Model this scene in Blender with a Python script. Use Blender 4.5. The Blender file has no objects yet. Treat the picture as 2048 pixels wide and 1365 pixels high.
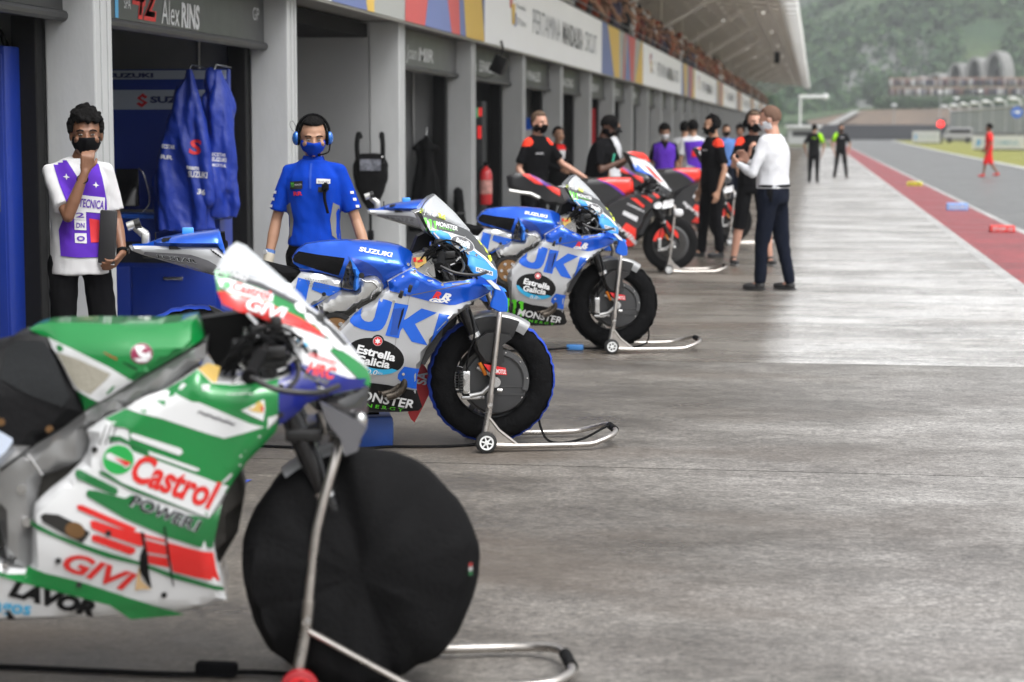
import bpy, bmesh, math, random
import numpy as np
from mathutils import Vector, Matrix, noise, geometry
from mathutils.bvhtree import BVHTree
R = math.radians
scene = bpy.context.scene
COL = scene.collection
random.seed(7)

# ---------------- camera ----------------
cam_d = bpy.data.cameras.new("camera"); cam = bpy.data.objects.new("camera", cam_d); COL.objects.link(cam)
cam.location = (0, 0, 1.53)
cam.rotation_euler = (R(90-6.0), 0, R(8.6))
cam_d.sensor_width = 36; cam_d.lens = 70.3; cam_d.clip_start = .1; cam_d.clip_end = 6000
cam_d.dof.use_dof = True; cam_d.dof.focus_distance = 9.75; cam_d.dof.aperture_fstop = 2.8; cam_d.dof.aperture_blades = 0
scene.camera = cam
# ---------------- world, sun, exposure ----------------
world = bpy.data.worlds.new("World"); scene.world = world; world.use_nodes = True
nt = world.node_tree; nt.nodes.clear()
sky = nt.nodes.new('ShaderNodeTexSky'); sky.sky_type = 'NISHITA'; sky.sun_disc = False
SUN_EL, SUN_AZ = 58, 132
sky.sun_elevation = R(SUN_EL); sky.sun_rotation = R(SUN_AZ); sky.dust_density = 6; sky.air_density = 1.2
hs = nt.nodes.new('ShaderNodeHueSaturation'); hs.inputs['Saturation'].default_value = .12; hs.inputs['Value'].default_value = 1.7
bgn = nt.nodes.new('ShaderNodeBackground'); bgn.inputs['Strength'].default_value = .15
won = nt.nodes.new('ShaderNodeOutputWorld')
nt.links.new(sky.outputs[0], hs.inputs['Color']); nt.links.new(hs.outputs[0], bgn.inputs[0]); nt.links.new(bgn.outputs[0], won.inputs[0])
sun_d = bpy.data.lights.new("sun", 'SUN'); sun_d.energy = 1.5; sun_d.angle = R(24); sun_d.color = (1, .985, .96)
sun = bpy.data.objects.new("sun", sun_d); COL.objects.link(sun)
sun.rotation_euler = (R(90-SUN_EL), 0, R(180-SUN_AZ)); sun.location = (0, 0, 60)
scene.view_settings.view_transform = 'Standard'; scene.view_settings.look = 'None'
scene.view_settings.exposure = -0.02; scene.view_settings.gamma = 1
scene.render.engine = 'CYCLES'

# ---------------- materials ----------------
MATS = {}
def srgb(r, g, b):
    f = lambda c: (c/255/12.92) if c/255 <= .04045 else ((c/255+.055)/1.055)**2.4
    return (f(r), f(g), f(b))
def mat(name, rgb=(.5, .5, .5), rough=.5, metal=0, coat=0, var=0, vscale=8, bump=0, bscale=60, alpha=1, trans=0, emit=0, sheen=0, spec=.5, stretch=None):
    if name in MATS: return MATS[name]
    m = bpy.data.materials.new(name); m.use_nodes = True; MATS[name] = m
    t = m.node_tree; b = t.nodes['Principled BSDF']
    b.inputs['Base Color'].default_value = (*rgb, 1); b.inputs['Roughness'].default_value = rough
    b.inputs['Metallic'].default_value = metal; b.inputs['Coat Weight'].default_value = coat; b.inputs['Coat Roughness'].default_value = .04
    b.inputs['Alpha'].default_value = alpha; b.inputs['Transmission Weight'].default_value = trans; b.inputs['Specular IOR Level'].default_value = spec
    b.inputs['Sheen Weight'].default_value = sheen
    if emit: b.inputs['Emission Color'].default_value = (*rgb, 1); b.inputs['Emission Strength'].default_value = emit
    if var or bump:
        tc = t.nodes.new('ShaderNodeTexCoord'); src = tc.outputs['Object']
        if stretch:
            mp = t.nodes.new('ShaderNodeMapping'); mp.inputs['Scale'].default_value = stretch; t.links.new(src, mp.inputs[0]); src = mp.outputs[0]
    if var:
        n = t.nodes.new('ShaderNodeTexNoise'); n.inputs['Scale'].default_value = vscale; n.inputs['Detail'].default_value = 6; n.inputs['Roughness'].default_value = .65
        t.links.new(src, n.inputs['Vector'])
        r = t.nodes.new('ShaderNodeMapRange'); r.inputs[1].default_value = .3; r.inputs[2].default_value = .7; r.inputs[3].default_value = 1-var; r.inputs[4].default_value = 1+var
        t.links.new(n.outputs[0], r.inputs[0])
        mx = t.nodes.new('ShaderNodeMix'); mx.data_type = 'RGBA'; mx.blend_type = 'MULTIPLY'; mx.inputs[0].default_value = 1
        mx.inputs[6].default_value = (*rgb, 1); t.links.new(r.outputs[0], mx.inputs[7]); t.links.new(mx.outputs[2], b.inputs['Base Color'])
        r2 = t.nodes.new('ShaderNodeMapRange'); r2.inputs[1].default_value = .3; r2.inputs[2].default_value = .7
        r2.inputs[3].default_value = max(.02, rough*(1-var)); r2.inputs[4].default_value = min(1, rough*(1+var)); t.links.new(n.outputs[0], r2.inputs[0]); t.links.new(r2.outputs[0], b.inputs['Roughness'])
    if bump:
        n = t.nodes.new('ShaderNodeTexNoise'); n.inputs['Scale'].default_value = bscale; n.inputs['Detail'].default_value = 5
        t.links.new(src, n.inputs['Vector'])
        bp = t.nodes.new('ShaderNodeBump'); bp.inputs['Strength'].default_value = bump; bp.inputs['Distance'].default_value = .01
        t.links.new(n.outputs[0], bp.inputs['Height']); t.links.new(bp.outputs[0], b.inputs['Normal'])
    return m

# ---------------- object helpers ----------------
def link(name, me, m=None, parent=None, smooth=None, mats=None):
    o = bpy.data.objects.new(name, me); COL.objects.link(o)
    if mats:
        for q in mats: me.materials.append(q)
    elif m: me.materials.append(m)
    if parent is not None: o.parent = parent
    if smooth is not None:
        me.polygons.foreach_set('use_smooth', [True]*len(me.polygons))
        if smooth < 180: me.set_sharp_from_angle(angle=R(smooth))
    return o
def tag(o, label=None, cat=None, group=None, kind=None):
    if label: o['label'] = label
    if cat: o['category'] = cat
    if group: o['group'] = group
    if kind: o['kind'] = kind
    return o
def empty(name, loc, rz=0, label=None, cat=None, group=None):
    o = bpy.data.objects.new(name, None); COL.objects.link(o); o.location = loc; o.rotation_euler = (0, 0, rz); o.empty_display_size = .1
    return tag(o, label, cat, group)
def copy_tree(o, parent=None):
    c = o.copy(); COL.objects.link(c)
    if parent is not None: c.parent = parent
    for ch in list(o.children): copy_tree(ch, c)
    return c

class MB:
    """collects shapes into one mesh"""
    def __init__(s): s.v = []; s.f = []; s.mi = []; s.cur = 0
    def add(s, vs, fs):
        n = len(s.v); s.v += [tuple(v) for v in vs]; s.f += [tuple(i+n for i in f) for f in fs]; s.mi += [s.cur]*len(fs); return s
    def box(s, x0, x1, y0, y1, z0, z1, M=None):
        vs = [Vector(p) for p in ((x0,y0,z0),(x1,y0,z0),(x1,y1,z0),(x0,y1,z0),(x0,y0,z1),(x1,y0,z1),(x1,y1,z1),(x0,y1,z1))]
        if M: vs = [M@v for v in vs]
        return s.add(vs, [(0,3,2,1),(4,5,6,7),(0,1,5,4),(1,2,6,5),(2,3,7,6),(3,0,4,7)])
    def bbox(s, x0, x1, y0, y1, z0, z1, b=.01, seg=2, M=None):
        bm = bmesh.new(); bmesh.ops.create_cube(bm, size=1)
        for v in bm.verts: v.co = Vector(((x0+x1)/2+v.co.x*(x1-x0), (y0+y1)/2+v.co.y*(y1-y0), (z0+z1)/2+v.co.z*(z1-z0)))
        bmesh.ops.bevel(bm, geom=bm.edges[:], offset=b, segments=seg, affect='EDGES', profile=.5)
        s.bm(bm, M); return s
    def bm(s, bm, M=None):
        bm.verts.index_update()
        s.add([(M@v.co if M else v.co) for v in bm.verts], [[v.index for v in f.verts] for f in bm.faces]); bm.free(); return s
    def cyl(s, p0, p1, r0, r1=None, n=12, cap=True):
        r1 = r0 if r1 is None else r1
        p0, p1 = Vector(p0), Vector(p1); d = (p1-p0).normalized(); a = d.orthogonal().normalized(); b = d.cross(a)
        vs = []
        for p, r in ((p0, r0), (p1, r1)):
            for i in range(n):
                t = 2*math.pi*i/n; vs.append(p+a*(r*math.cos(t))+b*(r*math.sin(t)))
        fs = [(i, (i+1) % n, n+(i+1) % n, n+i) for i in range(n)]
        if cap: fs += [tuple(range(n-1, -1, -1)), tuple(range(n, 2*n))]
        return s.add(vs, fs)
    def tube(s, pts, r, n=8, sub=4, cap=True):
        P = [Vector(p) for p in pts]
        if sub > 1 and len(P) > 2:
            Q = []
            for i in range(len(P)-1):
                a, b, c, d = P[max(i-1, 0)], P[i], P[i+1], P[min(i+2, len(P)-1)]
                for k in range(sub):
                    t = k/sub; Q.append(.5*((2*b)+(c-a)*t+(2*a-5*b+4*c-d)*t*t+(3*b-a-3*c+d)*t**3))
            Q.append(P[-1]); P = Q
        rs = r if isinstance(r, (list, tuple)) else None
        up = None; vs = []
        for i, p in enumerate(P):
            d = (P[min(i+1, len(P)-1)]-P[max(i-1, 0)]).normalized()
            if up is None: up = d.orthogonal().normalized()
            up = (up-d*up.dot(d)).normalized(); b = d.cross(up)
            rr = r if rs is None else rs[0]+(rs[1]-rs[0])*i/(len(P)-1)
            for k in range(n):
                t = 2*math.pi*k/n; vs.append(p+up*(rr*math.cos(t))+b*(rr*math.sin(t)))
        fs = []
        for i in range(len(P)-1):
            for k in range(n): fs.append((i*n+k, i*n+(k+1) % n, (i+1)*n+(k+1) % n, (i+1)*n+k))
        if cap: fs += [tuple(range(n-1, -1, -1)), tuple(range((len(P)-1)*n, len(P)*n))]
        return s.add(vs, fs)
    def lathe_y(s, prof, c, n=48, a0=0, a1=360):
        """prof: (radius, lateral offset along local y); axis along y through c"""
        full = abs(a1-a0-360) < 1e-6; m = n if full else n+1; vs = []
        for i in range(m):
            t = R(a0+(a1-a0)*i/n)
            for (r, y) in prof: vs.append((c[0]+r*math.cos(t), c[1]+y, c[2]+r*math.sin(t)))
        k = len(prof); fs = []
        for i in range(n):
            j = (i+1) % m
            for q in range(k-1): fs.append((i*k+q, j*k+q, j*k+q+1, i*k+q+1))
        return s.add(vs, fs)
    def prism_y(s, poly, y0, y1):
        """poly in (x,z), extruded in y"""
        tris = geometry.tessellate_polygon([[Vector((p[0], p[1], 0)) for p in poly]]); n = len(poly)
        vs = [(p[0], y0, p[1]) for p in poly]+[(p[0], y1, p[1]) for p in poly]
        fs = [tuple(t) for t in tris]+[tuple(i+n for i in reversed(t)) for t in tris]+[(i, (i+1) % n, n+(i+1) % n, n+i) for i in range(n)]
        return s.add(vs, fs)
    def ball(s, c, r, seg=12, M=None):
        r = (r, r, r) if not isinstance(r, (tuple, list)) else r
        vs = []; fs = []; rings = seg//2+1
        for i in range(rings+1):
            ph = math.pi*i/rings
            for k in range(seg):
                t = 2*math.pi*k/seg; v = Vector((r[0]*math.sin(ph)*math.cos(t), r[1]*math.sin(ph)*math.sin(t), r[2]*math.cos(ph)))
                if M: v = M@v
                vs.append(v+Vector(c))
        for i in range(rings):
            for k in range(seg): fs.append((i*seg+k, (i+1)*seg+k, (i+1)*seg+(k+1) % seg, i*seg+(k+1) % seg))
        return s.add(vs, fs)
    def build(s, name, m=None, parent=None, smooth=None, mats=None):
        me = bpy.data.meshes.new(name); me.from_pydata(s.v, [], s.f); me.update()
        if mats: me.polygons.foreach_set('material_index', s.mi)
        bm = bmesh.new(); bm.from_mesh(me); bmesh.ops.remove_doubles(bm, verts=bm.verts, dist=1e-5); bmesh.ops.recalc_face_normals(bm, faces=bm.faces); bm.to_mesh(me); bm.free()
        return link(name, me, m, parent, smooth, mats)

def tess(poly, step, holes=()):
    """triangulate a 2D polygon with interior grid points -> verts, faces"""
    P = [Vector((p[0], p[1])) for p in poly]
    allv = list(P); edges = [(i, (i+1) % len(P)) for i in range(len(P))]
    # densify boundary
    V = []
    loops = [poly]+list(holes); E = []
    for lp in loops:
        st = len(V)
        for i in range(len(lp)):
            a = Vector(lp[i][:2]); b = Vector(lp[(i+1) % len(lp)][:2]); n = max(1, int((b-a).length/step))
            for k in range(n): V.append(a+(b-a)*(k/n))
        m = len(V)-st; E += [(st+k, st+(k+1) % m) for k in range(m)]
    xs = [v.x for v in V]; ys = [v.y for v in V]
    A = np.array([[v.x, v.y] for v in V])
    segs = np.array([[V[a].x, V[a].y, V[b].x, V[b].y] for a, b in E])
    gx = np.arange(min(xs)+step/2, max(xs), step); gy = np.arange(min(ys)+step/2, max(ys), step)
    if len(gx) and len(gy):
        G = np.array([[x, y] for x in gx for y in gy])
        d = bdist(G, segs); ins = inside(G, segs)
        for g in G[(d > step*.4) & ins]: V.append(Vector((g[0], g[1])))
    r = geometry.delaunay_2d_cdt(V, E, [], 4 if holes else 1, 1e-6)
    return [(v.x, v.y) for v in r[0]], [tuple(f) for f in r[2]], segs
def bdist(G, segs):
    d = np.full(len(G), 1e9)
    for x0, y0, x1, y1 in segs:
        ax, ay = x1-x0, y1-y0; L = ax*ax+ay*ay+1e-12
        t = np.clip(((G[:, 0]-x0)*ax+(G[:, 1]-y0)*ay)/L, 0, 1)
        d = np.minimum(d, np.hypot(G[:, 0]-x0-t*ax, G[:, 1]-y0-t*ay))
    return d
def inside(G, segs):
    c = np.zeros(len(G), bool)
    for x0, y0, x1, y1 in segs:
        k = ((y0 > G[:, 1]) != (y1 > G[:, 1]))
        if abs(y1-y0) < 1e-12: continue
        c ^= k & (G[:, 0] < (x1-x0)*(G[:, 1]-y0)/(y1-y0)+x0)
    return c
def smooth_poly(pts, it=1):
    """corner-cutting (keeps an organic outline)"""
    for _ in range(it):
        q = []
        for i in range(len(pts)):
            a, b = pts[i], pts[(i+1) % len(pts)]
            q += [(a[0]*.75+b[0]*.25, a[1]*.75+b[1]*.25), (a[0]*.25+b[0]*.75, a[1]*.25+b[1]*.75)]
        pts = q
    return pts

class Shell:
    """closed panel body of a motorcycle: side outline in (u,v), half width w(u,v), rounded rim"""
    def __init__(s, poly, base, rnd=.03, edge=.8, step=.022):
        s.poly = poly; s.base = base; s.rnd = rnd; s.edge = edge; s.step = step
        s.V, s.F, s.segs = tess(poly, step)
    def w(s, pts):
        G = np.array(pts, float).reshape(-1, 2); d = bdist(G, s.segs); k = np.clip(d/s.rnd, 0, 1)
        f = s.edge+(1-s.edge)*np.sqrt(np.clip(1-(1-k)**2, 0, 1))
        return np.array([s.base(u, v) for u, v in G])*f
    def build(s, name, m, parent, smooth=35, ymin=None):
        W = s.w(s.V); n = len(s.V)
        vs = [(u, -w, v) for (u, v), w in zip(s.V, W)]+[(u, w if ymin is None else ymin, v) for (u, v), w in zip(s.V, W)]
        fs = list(s.F)+[tuple(i+n for i in reversed(f)) for f in s.F]
        cnt = {}
        for f in s.F:
            for i in range(len(f)):
                a, b = f[i], f[(i+1) % len(f)]; cnt[(a, b)] = 1
        for (a, b) in list(cnt):
            if (b, a) not in cnt: fs.append((b, a, a+n, b+n))
        me = bpy.data.meshes.new(name); me.from_pydata(vs, [], fs); me.update()
        bm = bmesh.new(); bm.from_mesh(me); bmesh.ops.recalc_face_normals(bm, faces=bm.faces); bm.to_mesh(me); bm.free()
        return link(name, me, m, parent, smooth)
    def decal(s, name, poly, m, parent, off=.0025, both=False, step=None, holes=()):
        V, F, _ = tess(poly, step or s.step, holes); s.place(name, V, F, m, parent, off, both)
    def place(s, name, V, F, m, parent, off=.0025, both=True):
        if not V: return
        W = s.w(V); vs = [(u, -w-off, v) for (u, v), w in zip(V, W)]; fs = list(F)
        if both:
            n = len(V); vs += [(u, w+off, v) for (u, v), w in zip(V, W)]; fs += [tuple(i+n for i in reversed(f)) for f in F]
        me = bpy.data.meshes.new(name); me.from_pydata(vs, [], fs); me.update()
        # face outwards on the near side
        bm = bmesh.new(); bm.from_mesh(me); bm.normal_update()
        fl = [f for f in bm.faces if (f.normal.y > 0) == (f.calc_center_median().y < 0)]
        bmesh.ops.reverse_faces(bm, faces=fl); bm.to_mesh(me); bm.free()
        return link(name, me, m, parent, 180)
def text_mesh(txt, size=1, shear=0, bold=0, space=1, sub=.0, cx=True):
    """text outline as flat triangles in the xy plane, baseline at 0; centred in x"""
    c = bpy.data.curves.new('t', 'FONT'); c.body = txt; c.size = size; c.shear = shear; c.offset = bold; c.space_character = space
    c.align_x = 'CENTER' if cx else 'LEFT'; c.resolution_u = 3; c.fill_mode = 'FRONT'
    o = bpy.data.objects.new('t', c); COL.objects.link(o); bpy.context.view_layer.update()
    me = bpy.data.meshes.new_from_object(o); bm = bmesh.new(); bm.from_mesh(me)
    bmesh.ops.triangulate(bm, faces=bm.faces)
    if sub:
        for _ in range(4):
            es = [e for e in bm.edges if e.calc_length() > sub]
            if not es: break
            bmesh.ops.subdivide_edges(bm, edges=es, cuts=1); bmesh.ops.triangulate(bm, faces=bm.faces)
    bm.verts.index_update(); V = [(v.co.x, v.co.y) for v in bm.verts]; F = [tuple(v.index for v in f.verts) for f in bm.faces]
    bm.free(); bpy.data.objects.remove(o); bpy.data.curves.remove(c); bpy.data.meshes.remove(me)
    return V, F
def fit_text(txt, a, b, h, shear=0, bold=0, sub=.025, space=1):
    """text whose baseline runs from 2D point a to b, letter height h"""
    V, F = text_mesh(txt, 1, shear, bold, space, 0, cx=False)
    if not V: return V, F
    x0 = min(v[0] for v in V); x1 = max(v[0] for v in V); y1 = max(v[1] for v in V); y0 = min(0, min(v[1] for v in V))
    a = Vector(a); b = Vector(b); d = b-a; n = Vector((-d.y, d.x)).normalized()
    out = [tuple(a+d*((x-x0)/(x1-x0))+n*(y/max(y1, .01)*h)) for x, y in V]
    bm = bmesh.new(); vv = [bm.verts.new((p[0], p[1], 0)) for p in out]
    for f in F:
        try: bm.faces.new([vv[i] for i in f])
        except ValueError: pass
    for _ in range(3):
        es = [e for e in bm.edges if e.calc_length() > sub]
        if not es: break
        bmesh.ops.subdivide_edges(bm, edges=es, cuts=1); bmesh.ops.triangulate(bm, faces=bm.faces)
    bm.verts.index_update(); V = [(v.co.x, v.co.y) for v in bm.verts]; F = [tuple(v.index for v in f.verts) for f in bm.faces]; bm.free()
    return V, F
def flat(name, V, F, M, m, parent=None):
    """place 2D mesh with matrix M (x,y in plane, z out)"""
    me = bpy.data.meshes.new(name); me.from_pydata([tuple(M@Vector((v[0], v[1], 0))) for v in V], [], F); me.update()
    return link(name, me, m, parent)
def frame_m(o, x, y):
    o, x, y = Vector(o), Vector(x).normalized(), Vector(y).normalized(); z = x.cross(y)
    return Matrix(((x.x, y.x, z.x, o.x), (x.y, y.y, z.y, o.y), (x.z, y.z, z.z, o.z), (0, 0, 0, 1)))

# =====================================================================
#  SETTING
# =====================================================================
def ground_mat(name, base, base2, rough, rough2, wave=True, streak=1.0, patch=None, bumpd=.004, aniso=0, coat=0, grain=1.0, xmix=None, sxy=(.5, 5.0)):
    m = bpy.data.materials.new(name); m.use_nodes = True; t = m.node_tree; L = t.links; N = t.nodes
    b = N['Principled BSDF']; tc = N.new('ShaderNodeTexCoord')
    def noise_(sc, scale, det=8, rg=.6):
        mp = N.new('ShaderNodeMapping'); mp.inputs['Scale'].default_value = sc; L.new(tc.outputs['Object'], mp.inputs[0])
        n = N.new('ShaderNodeTexNoise'); n.inputs['Scale'].default_value = scale; n.inputs['Detail'].default_value = det; n.inputs['Roughness'].default_value = rg
        L.new(mp.outputs[0], n.inputs['Vector']); return n.outputs[0]
    def rng(v, a, b_, c, d):
        r = N.new('ShaderNodeMapRange'); r.inputs[1].default_value = a; r.inputs[2].default_value = b_; r.inputs[3].default_value = c; r.inputs[4].default_value = d; L.new(v, r.inputs[0]); return r.outputs[0]
    def mixc(f, a, c, mode='MIX'):
        x = N.new('ShaderNodeMix'); x.data_type = 'RGBA'; x.blend_type = mode
        if isinstance(f, float): x.inputs[0].default_value = f
        else: L.new(f, x.inputs[0])
        for i, q in ((6, a), (7, c)):
            if isinstance(q, tuple): x.inputs[i].default_value = (*q, 1)
            else: L.new(q, x.inputs[i])
        return x.outputs[2]
    big = noise_((.45, .75, 1), 1.0, 8, .62); st = noise_((sxy[0], sxy[1], 1), 1.0, 9, .7); fine = noise_((1, 1.5, 1), 48, 3, .8); clump = noise_((1, 1.6, 1), 17, 4, .75); mid = noise_((1, 1.35, 1), 4.2, 10, .85); st2 = noise_((9, 100, 1), 1.0, 7, .85)
    col = mixc(rng(big, .38, .64, 0, 1), base, base2)
    col = mixc(1.0, col, mixc(rng(st, .3, .7, 0, 1), (1-.2*streak,)*3, (1+.16*streak,)*3), 'MULTIPLY')
    col = mixc(1.0, col, mixc(rng(st2, .3, .7, 0, 1), (1-.26*streak,)*3, (1+.2*streak,)*3), 'MULTIPLY')
    col = mixc(1.0, col, mixc(rng(fine, .36, .64, 0, 1), (1-.5*grain,)*3, (1+.62*grain,)*3), 'MULTIPLY')
    col = mixc(1.0, col, mixc(rng(clump, .36, .66, 0, 1), (1-.32*grain,)*3, (1+.34*grain,)*3), 'MULTIPLY')
    col = mixc(1.0, col, mixc(rng(mid, .33, .68, 0, 1), (1-.34*streak,)*3, (1+.26*streak,)*3), 'MULTIPLY')
    if xmix:       # paler outside the canopy line: sky sheen of rain-wet concrete painted into the colour
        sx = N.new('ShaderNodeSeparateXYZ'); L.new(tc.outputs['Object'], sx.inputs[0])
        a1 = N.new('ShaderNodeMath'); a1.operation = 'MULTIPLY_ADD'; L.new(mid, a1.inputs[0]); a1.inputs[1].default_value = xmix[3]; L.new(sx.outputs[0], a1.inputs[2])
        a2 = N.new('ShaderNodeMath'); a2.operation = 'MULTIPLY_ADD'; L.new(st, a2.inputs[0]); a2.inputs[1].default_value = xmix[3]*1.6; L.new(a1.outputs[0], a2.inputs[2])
        pf = rng(a2.outputs[0], xmix[0]+xmix[3]*1.3, xmix[1]+xmix[3]*1.3, 0, 1); wet_sheen = pf
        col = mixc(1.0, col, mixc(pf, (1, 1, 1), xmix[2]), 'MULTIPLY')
    if patch:
        pn = noise_((.5, 1.1, 1), .9, 4, .5); pq = rng(pn, .5, .62, 0, patch[1])
        if xmix: iv = N.new('ShaderNodeMath'); iv.operation = 'SUBTRACT'; iv.inputs[0].default_value = 1; L.new(pf, iv.inputs[1]); ml = N.new('ShaderNodeMath'); ml.operation = 'MULTIPLY'; L.new(pq, ml.inputs[0]); L.new(iv.outputs[0], ml.inputs[1]); pq = ml.outputs[0]
        col = mixc(pq, col, patch[0])
    L.new(col, b.inputs['Base Color'])
    rr = N.new('ShaderNodeMath'); rr.operation = 'ADD'; L.new(rng(big, .35, .65, rough, rough2), rr.inputs[0]); L.new(rng(st, .3, .7, -.1, .1), rr.inputs[1])
    L.new(rr.outputs[0], b.inputs['Roughness'])
    if aniso:      # brushed concrete: wet highlights smear across the broom lines
        b.inputs['Anisotropic'].default_value = aniso; tg = N.new('ShaderNodeTangent'); tg.direction_type = 'UV_MAP'; tg.uv_map = 'uv'; L.new(tg.outputs[0], b.inputs['Tangent']); b.inputs['IOR'].default_value = 1.5+coat
    bp = N.new('ShaderNodeBump'); bp.inputs['Strength'].default_value = .5; bp.inputs['Distance'].default_value = bumpd
    ad = N.new('ShaderNodeMath'); ad.operation = 'MULTIPLY_ADD'; L.new(fine, ad.inputs[0]); ad.inputs[1].default_value = .25 if aniso else 1; L.new(st2, ad.inputs[2]); L.new(ad.outputs[0], bp.inputs['Height']); L.new(bp.outputs[0], b.inputs['Normal'])
    return m
def sheet(name, x0, x1, y0, y1, z, m, kind='structure'):
    me = bpy.data.meshes.new(name); me.from_pydata([(x0, y0, z), (x1, y0, z), (x1, y1, z), (x0, y1, z)], [], [(0, 1, 2, 3)]); me.update()
    uv = me.uv_layers.new(name='uv')
    for l in me.loops: c = me.vertices[l.vertex_index].co; uv.data[l.index].uv = (c.y, -c.x)
    o = link(name, me, m); o['kind'] = kind; return o
g_far = ground_mat('ground_mat', (.085, .10, .045), (.12, .13, .06), .9, .9)
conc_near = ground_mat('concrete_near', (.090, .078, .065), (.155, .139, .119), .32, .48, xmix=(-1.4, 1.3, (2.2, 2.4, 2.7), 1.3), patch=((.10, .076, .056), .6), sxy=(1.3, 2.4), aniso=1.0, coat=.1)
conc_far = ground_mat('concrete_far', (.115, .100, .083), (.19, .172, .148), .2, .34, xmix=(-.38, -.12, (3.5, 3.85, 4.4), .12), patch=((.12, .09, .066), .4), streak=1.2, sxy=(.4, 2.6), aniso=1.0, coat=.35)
conc_in = ground_mat('garage_floor_mat', (.12, .12, .12), (.16, .16, .16), .35, .5)
asphalt = ground_mat('asphalt', (.128, .129, .129), (.175, .175, .173), .3, .42, streak=.6)
red_paint = ground_mat('red_paint', (.23, .035, .042), (.35, .08, .09), .35, .6, streak=1.2)
white_paint = ground_mat('white_paint', (.36, .36, .355), (.52, .52, .51), .4, .6, streak=.9)
grass_m = ground_mat('grass_mat', (.20, .21, .035), (.27, .26, .06), .95, .95, streak=.7)

sheet('ground', -900, 1500, -60, 3000, -.06, g_far)
# paved pit apron, in poured slabs with open joints
JN = [-4.0, .2, 4.6, 9.0]
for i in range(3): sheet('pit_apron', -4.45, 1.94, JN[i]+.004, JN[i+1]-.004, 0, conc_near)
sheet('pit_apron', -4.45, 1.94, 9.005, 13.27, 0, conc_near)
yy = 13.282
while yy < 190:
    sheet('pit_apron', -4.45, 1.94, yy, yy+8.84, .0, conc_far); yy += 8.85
sheet('pit_apron', -12, -4.45, -4, 200, -.004, conc_in)
jm = mat('joint_dark', (.03, .028, .025), .9)
o = sheet('apron_joint_bed', -4.6, 1.95, -4, 195, -.012, jm)
pp = ground_mat('paint_spot', (.05, .09, .45), (.05, .09, .45), .6, .7)
me = bpy.data.meshes.new('floor_marking'); me.from_pydata([(-2.62, 8.35, .003), (-2.45, 8.22, .003), (-2.43, 8.42, .003), (-2.5, 8.42, .003)], [], [(0, 1, 2, 3)]); o = link('floor_marking', me, pp); o['kind'] = 'structure'
sheet('white_line', 1.94, 2.08, -4, 420, .002, white_paint)
sheet('red_strip', 2.08, 3.08, -4, 420, .002, red_paint)
sheet('white_line', 3.08, 3.2, -4, 420, .002, white_paint)
def strip(name, pts0, pts1, z, m):
    n = len(pts0); me = bpy.data.meshes.new(name); me.from_pydata([(x, y, z) for x, y in pts0]+[(x, y, z) for x, y in pts1], [], [(i, i+1, n+i+1, n+i) for i in range(n-1)]); me.update()
    o = link(name, me, m); o['kind'] = 'structure'; return o
edge = [(8.1, -4), (8.1, 80), (8.8, 150), (10.2, 240), (11.6, 320), (16, 420), (30, 520)]
strip('pit_lane', [(3.2, y) for x, y in edge], edge, -.004, asphalt)
strip('pit_lane_edge', edge, [(x+.55, y) for x, y in edge], .02, white_paint)
strip('grass_verge', [(x+.55, y) for x, y in edge], [(70, y) for x, y in edge], -.02, grass_m)
sheet('far_track', -60, 60, 330, 560, .0, asphalt)
for (x, y) in ((14.5, 118), (16.8, 134)): sheet('grass_line', x-3.5, x+4, y, y+.5, 0, white_paint)

# ---------------- pit building ----------------
P0, PITCH, NB = 11.95, 4.47, 40
wallg = mat('pillar_paint', (.43, .44, .445), .55, var=.13, vscale=1.3, stretch=(1, 1, .35), bump=.15, bscale=40)
partg = [mat('partition_grey', (.30, .305, .31), .6, var=.06, vscale=1.5), mat('partition_dark', (.04, .042, .044), .6, var=.06, vscale=1.5), mat('partition_mid', (.22, .225, .23), .6, var=.05)]
blackm = mat('black_metal', (.008, .008, .0085), .5, spec=.2); dkgrey = mat('header_grey', (.035, .036, .038), .45, var=.1, vscale=4)
soffit = mat('soffit', (.16, .155, .145), .7, var=.05); whitev = mat('banner_white', (.88, .89, .92), .5, var=.02, vscale=.8)
bld = empty('pit_building', (-4.3, P0, 0), 0, 'long grey pit garage building with sponsor banner and covered spectator balcony', 'building')
def bpart(mb, name, m, smooth=None, mats=None):
    o = mb.build(name, m, None, smooth, mats); o.parent = bld; o.matrix_parent_inverse = Matrix.Translation((4.3, -P0, 0)); return o
def share(o, dy):
    c = o.copy(); COL.objects.link(c); c.location = o.location+Vector((0, dy, 0)); return c
Yr = lambda n: P0+PITCH*n      # right (far) edge of pillar n
pil = MB(); pil.bbox(-4.62, -4.3, Yr(0)-.30, Yr(0), 0, 2.66, .012); pil.box(-4.298, -4.292, Yr(0)-.215, Yr(0)-.20, 0, 2.64); pil.box(-4.298, -4.292, Yr(0)-.10, Yr(0)-.085, 0, 2.64)
pil = bpart(pil, 'pillar', wallg)
for n in [-2, -1]+list(range(1, NB)): share(pil, PITCH*n)
spec = {2: (0, 0, 0), 4: (1, 1, 1), 3: (0, 1, 1), 1: (2, 1, 1), 0: (2, 1, 1), 5: (0, 1, 1), 6: (1, 1, 1), 7: (1, 1, 1), 8: (1, 1, 1)}
protos = {}
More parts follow.
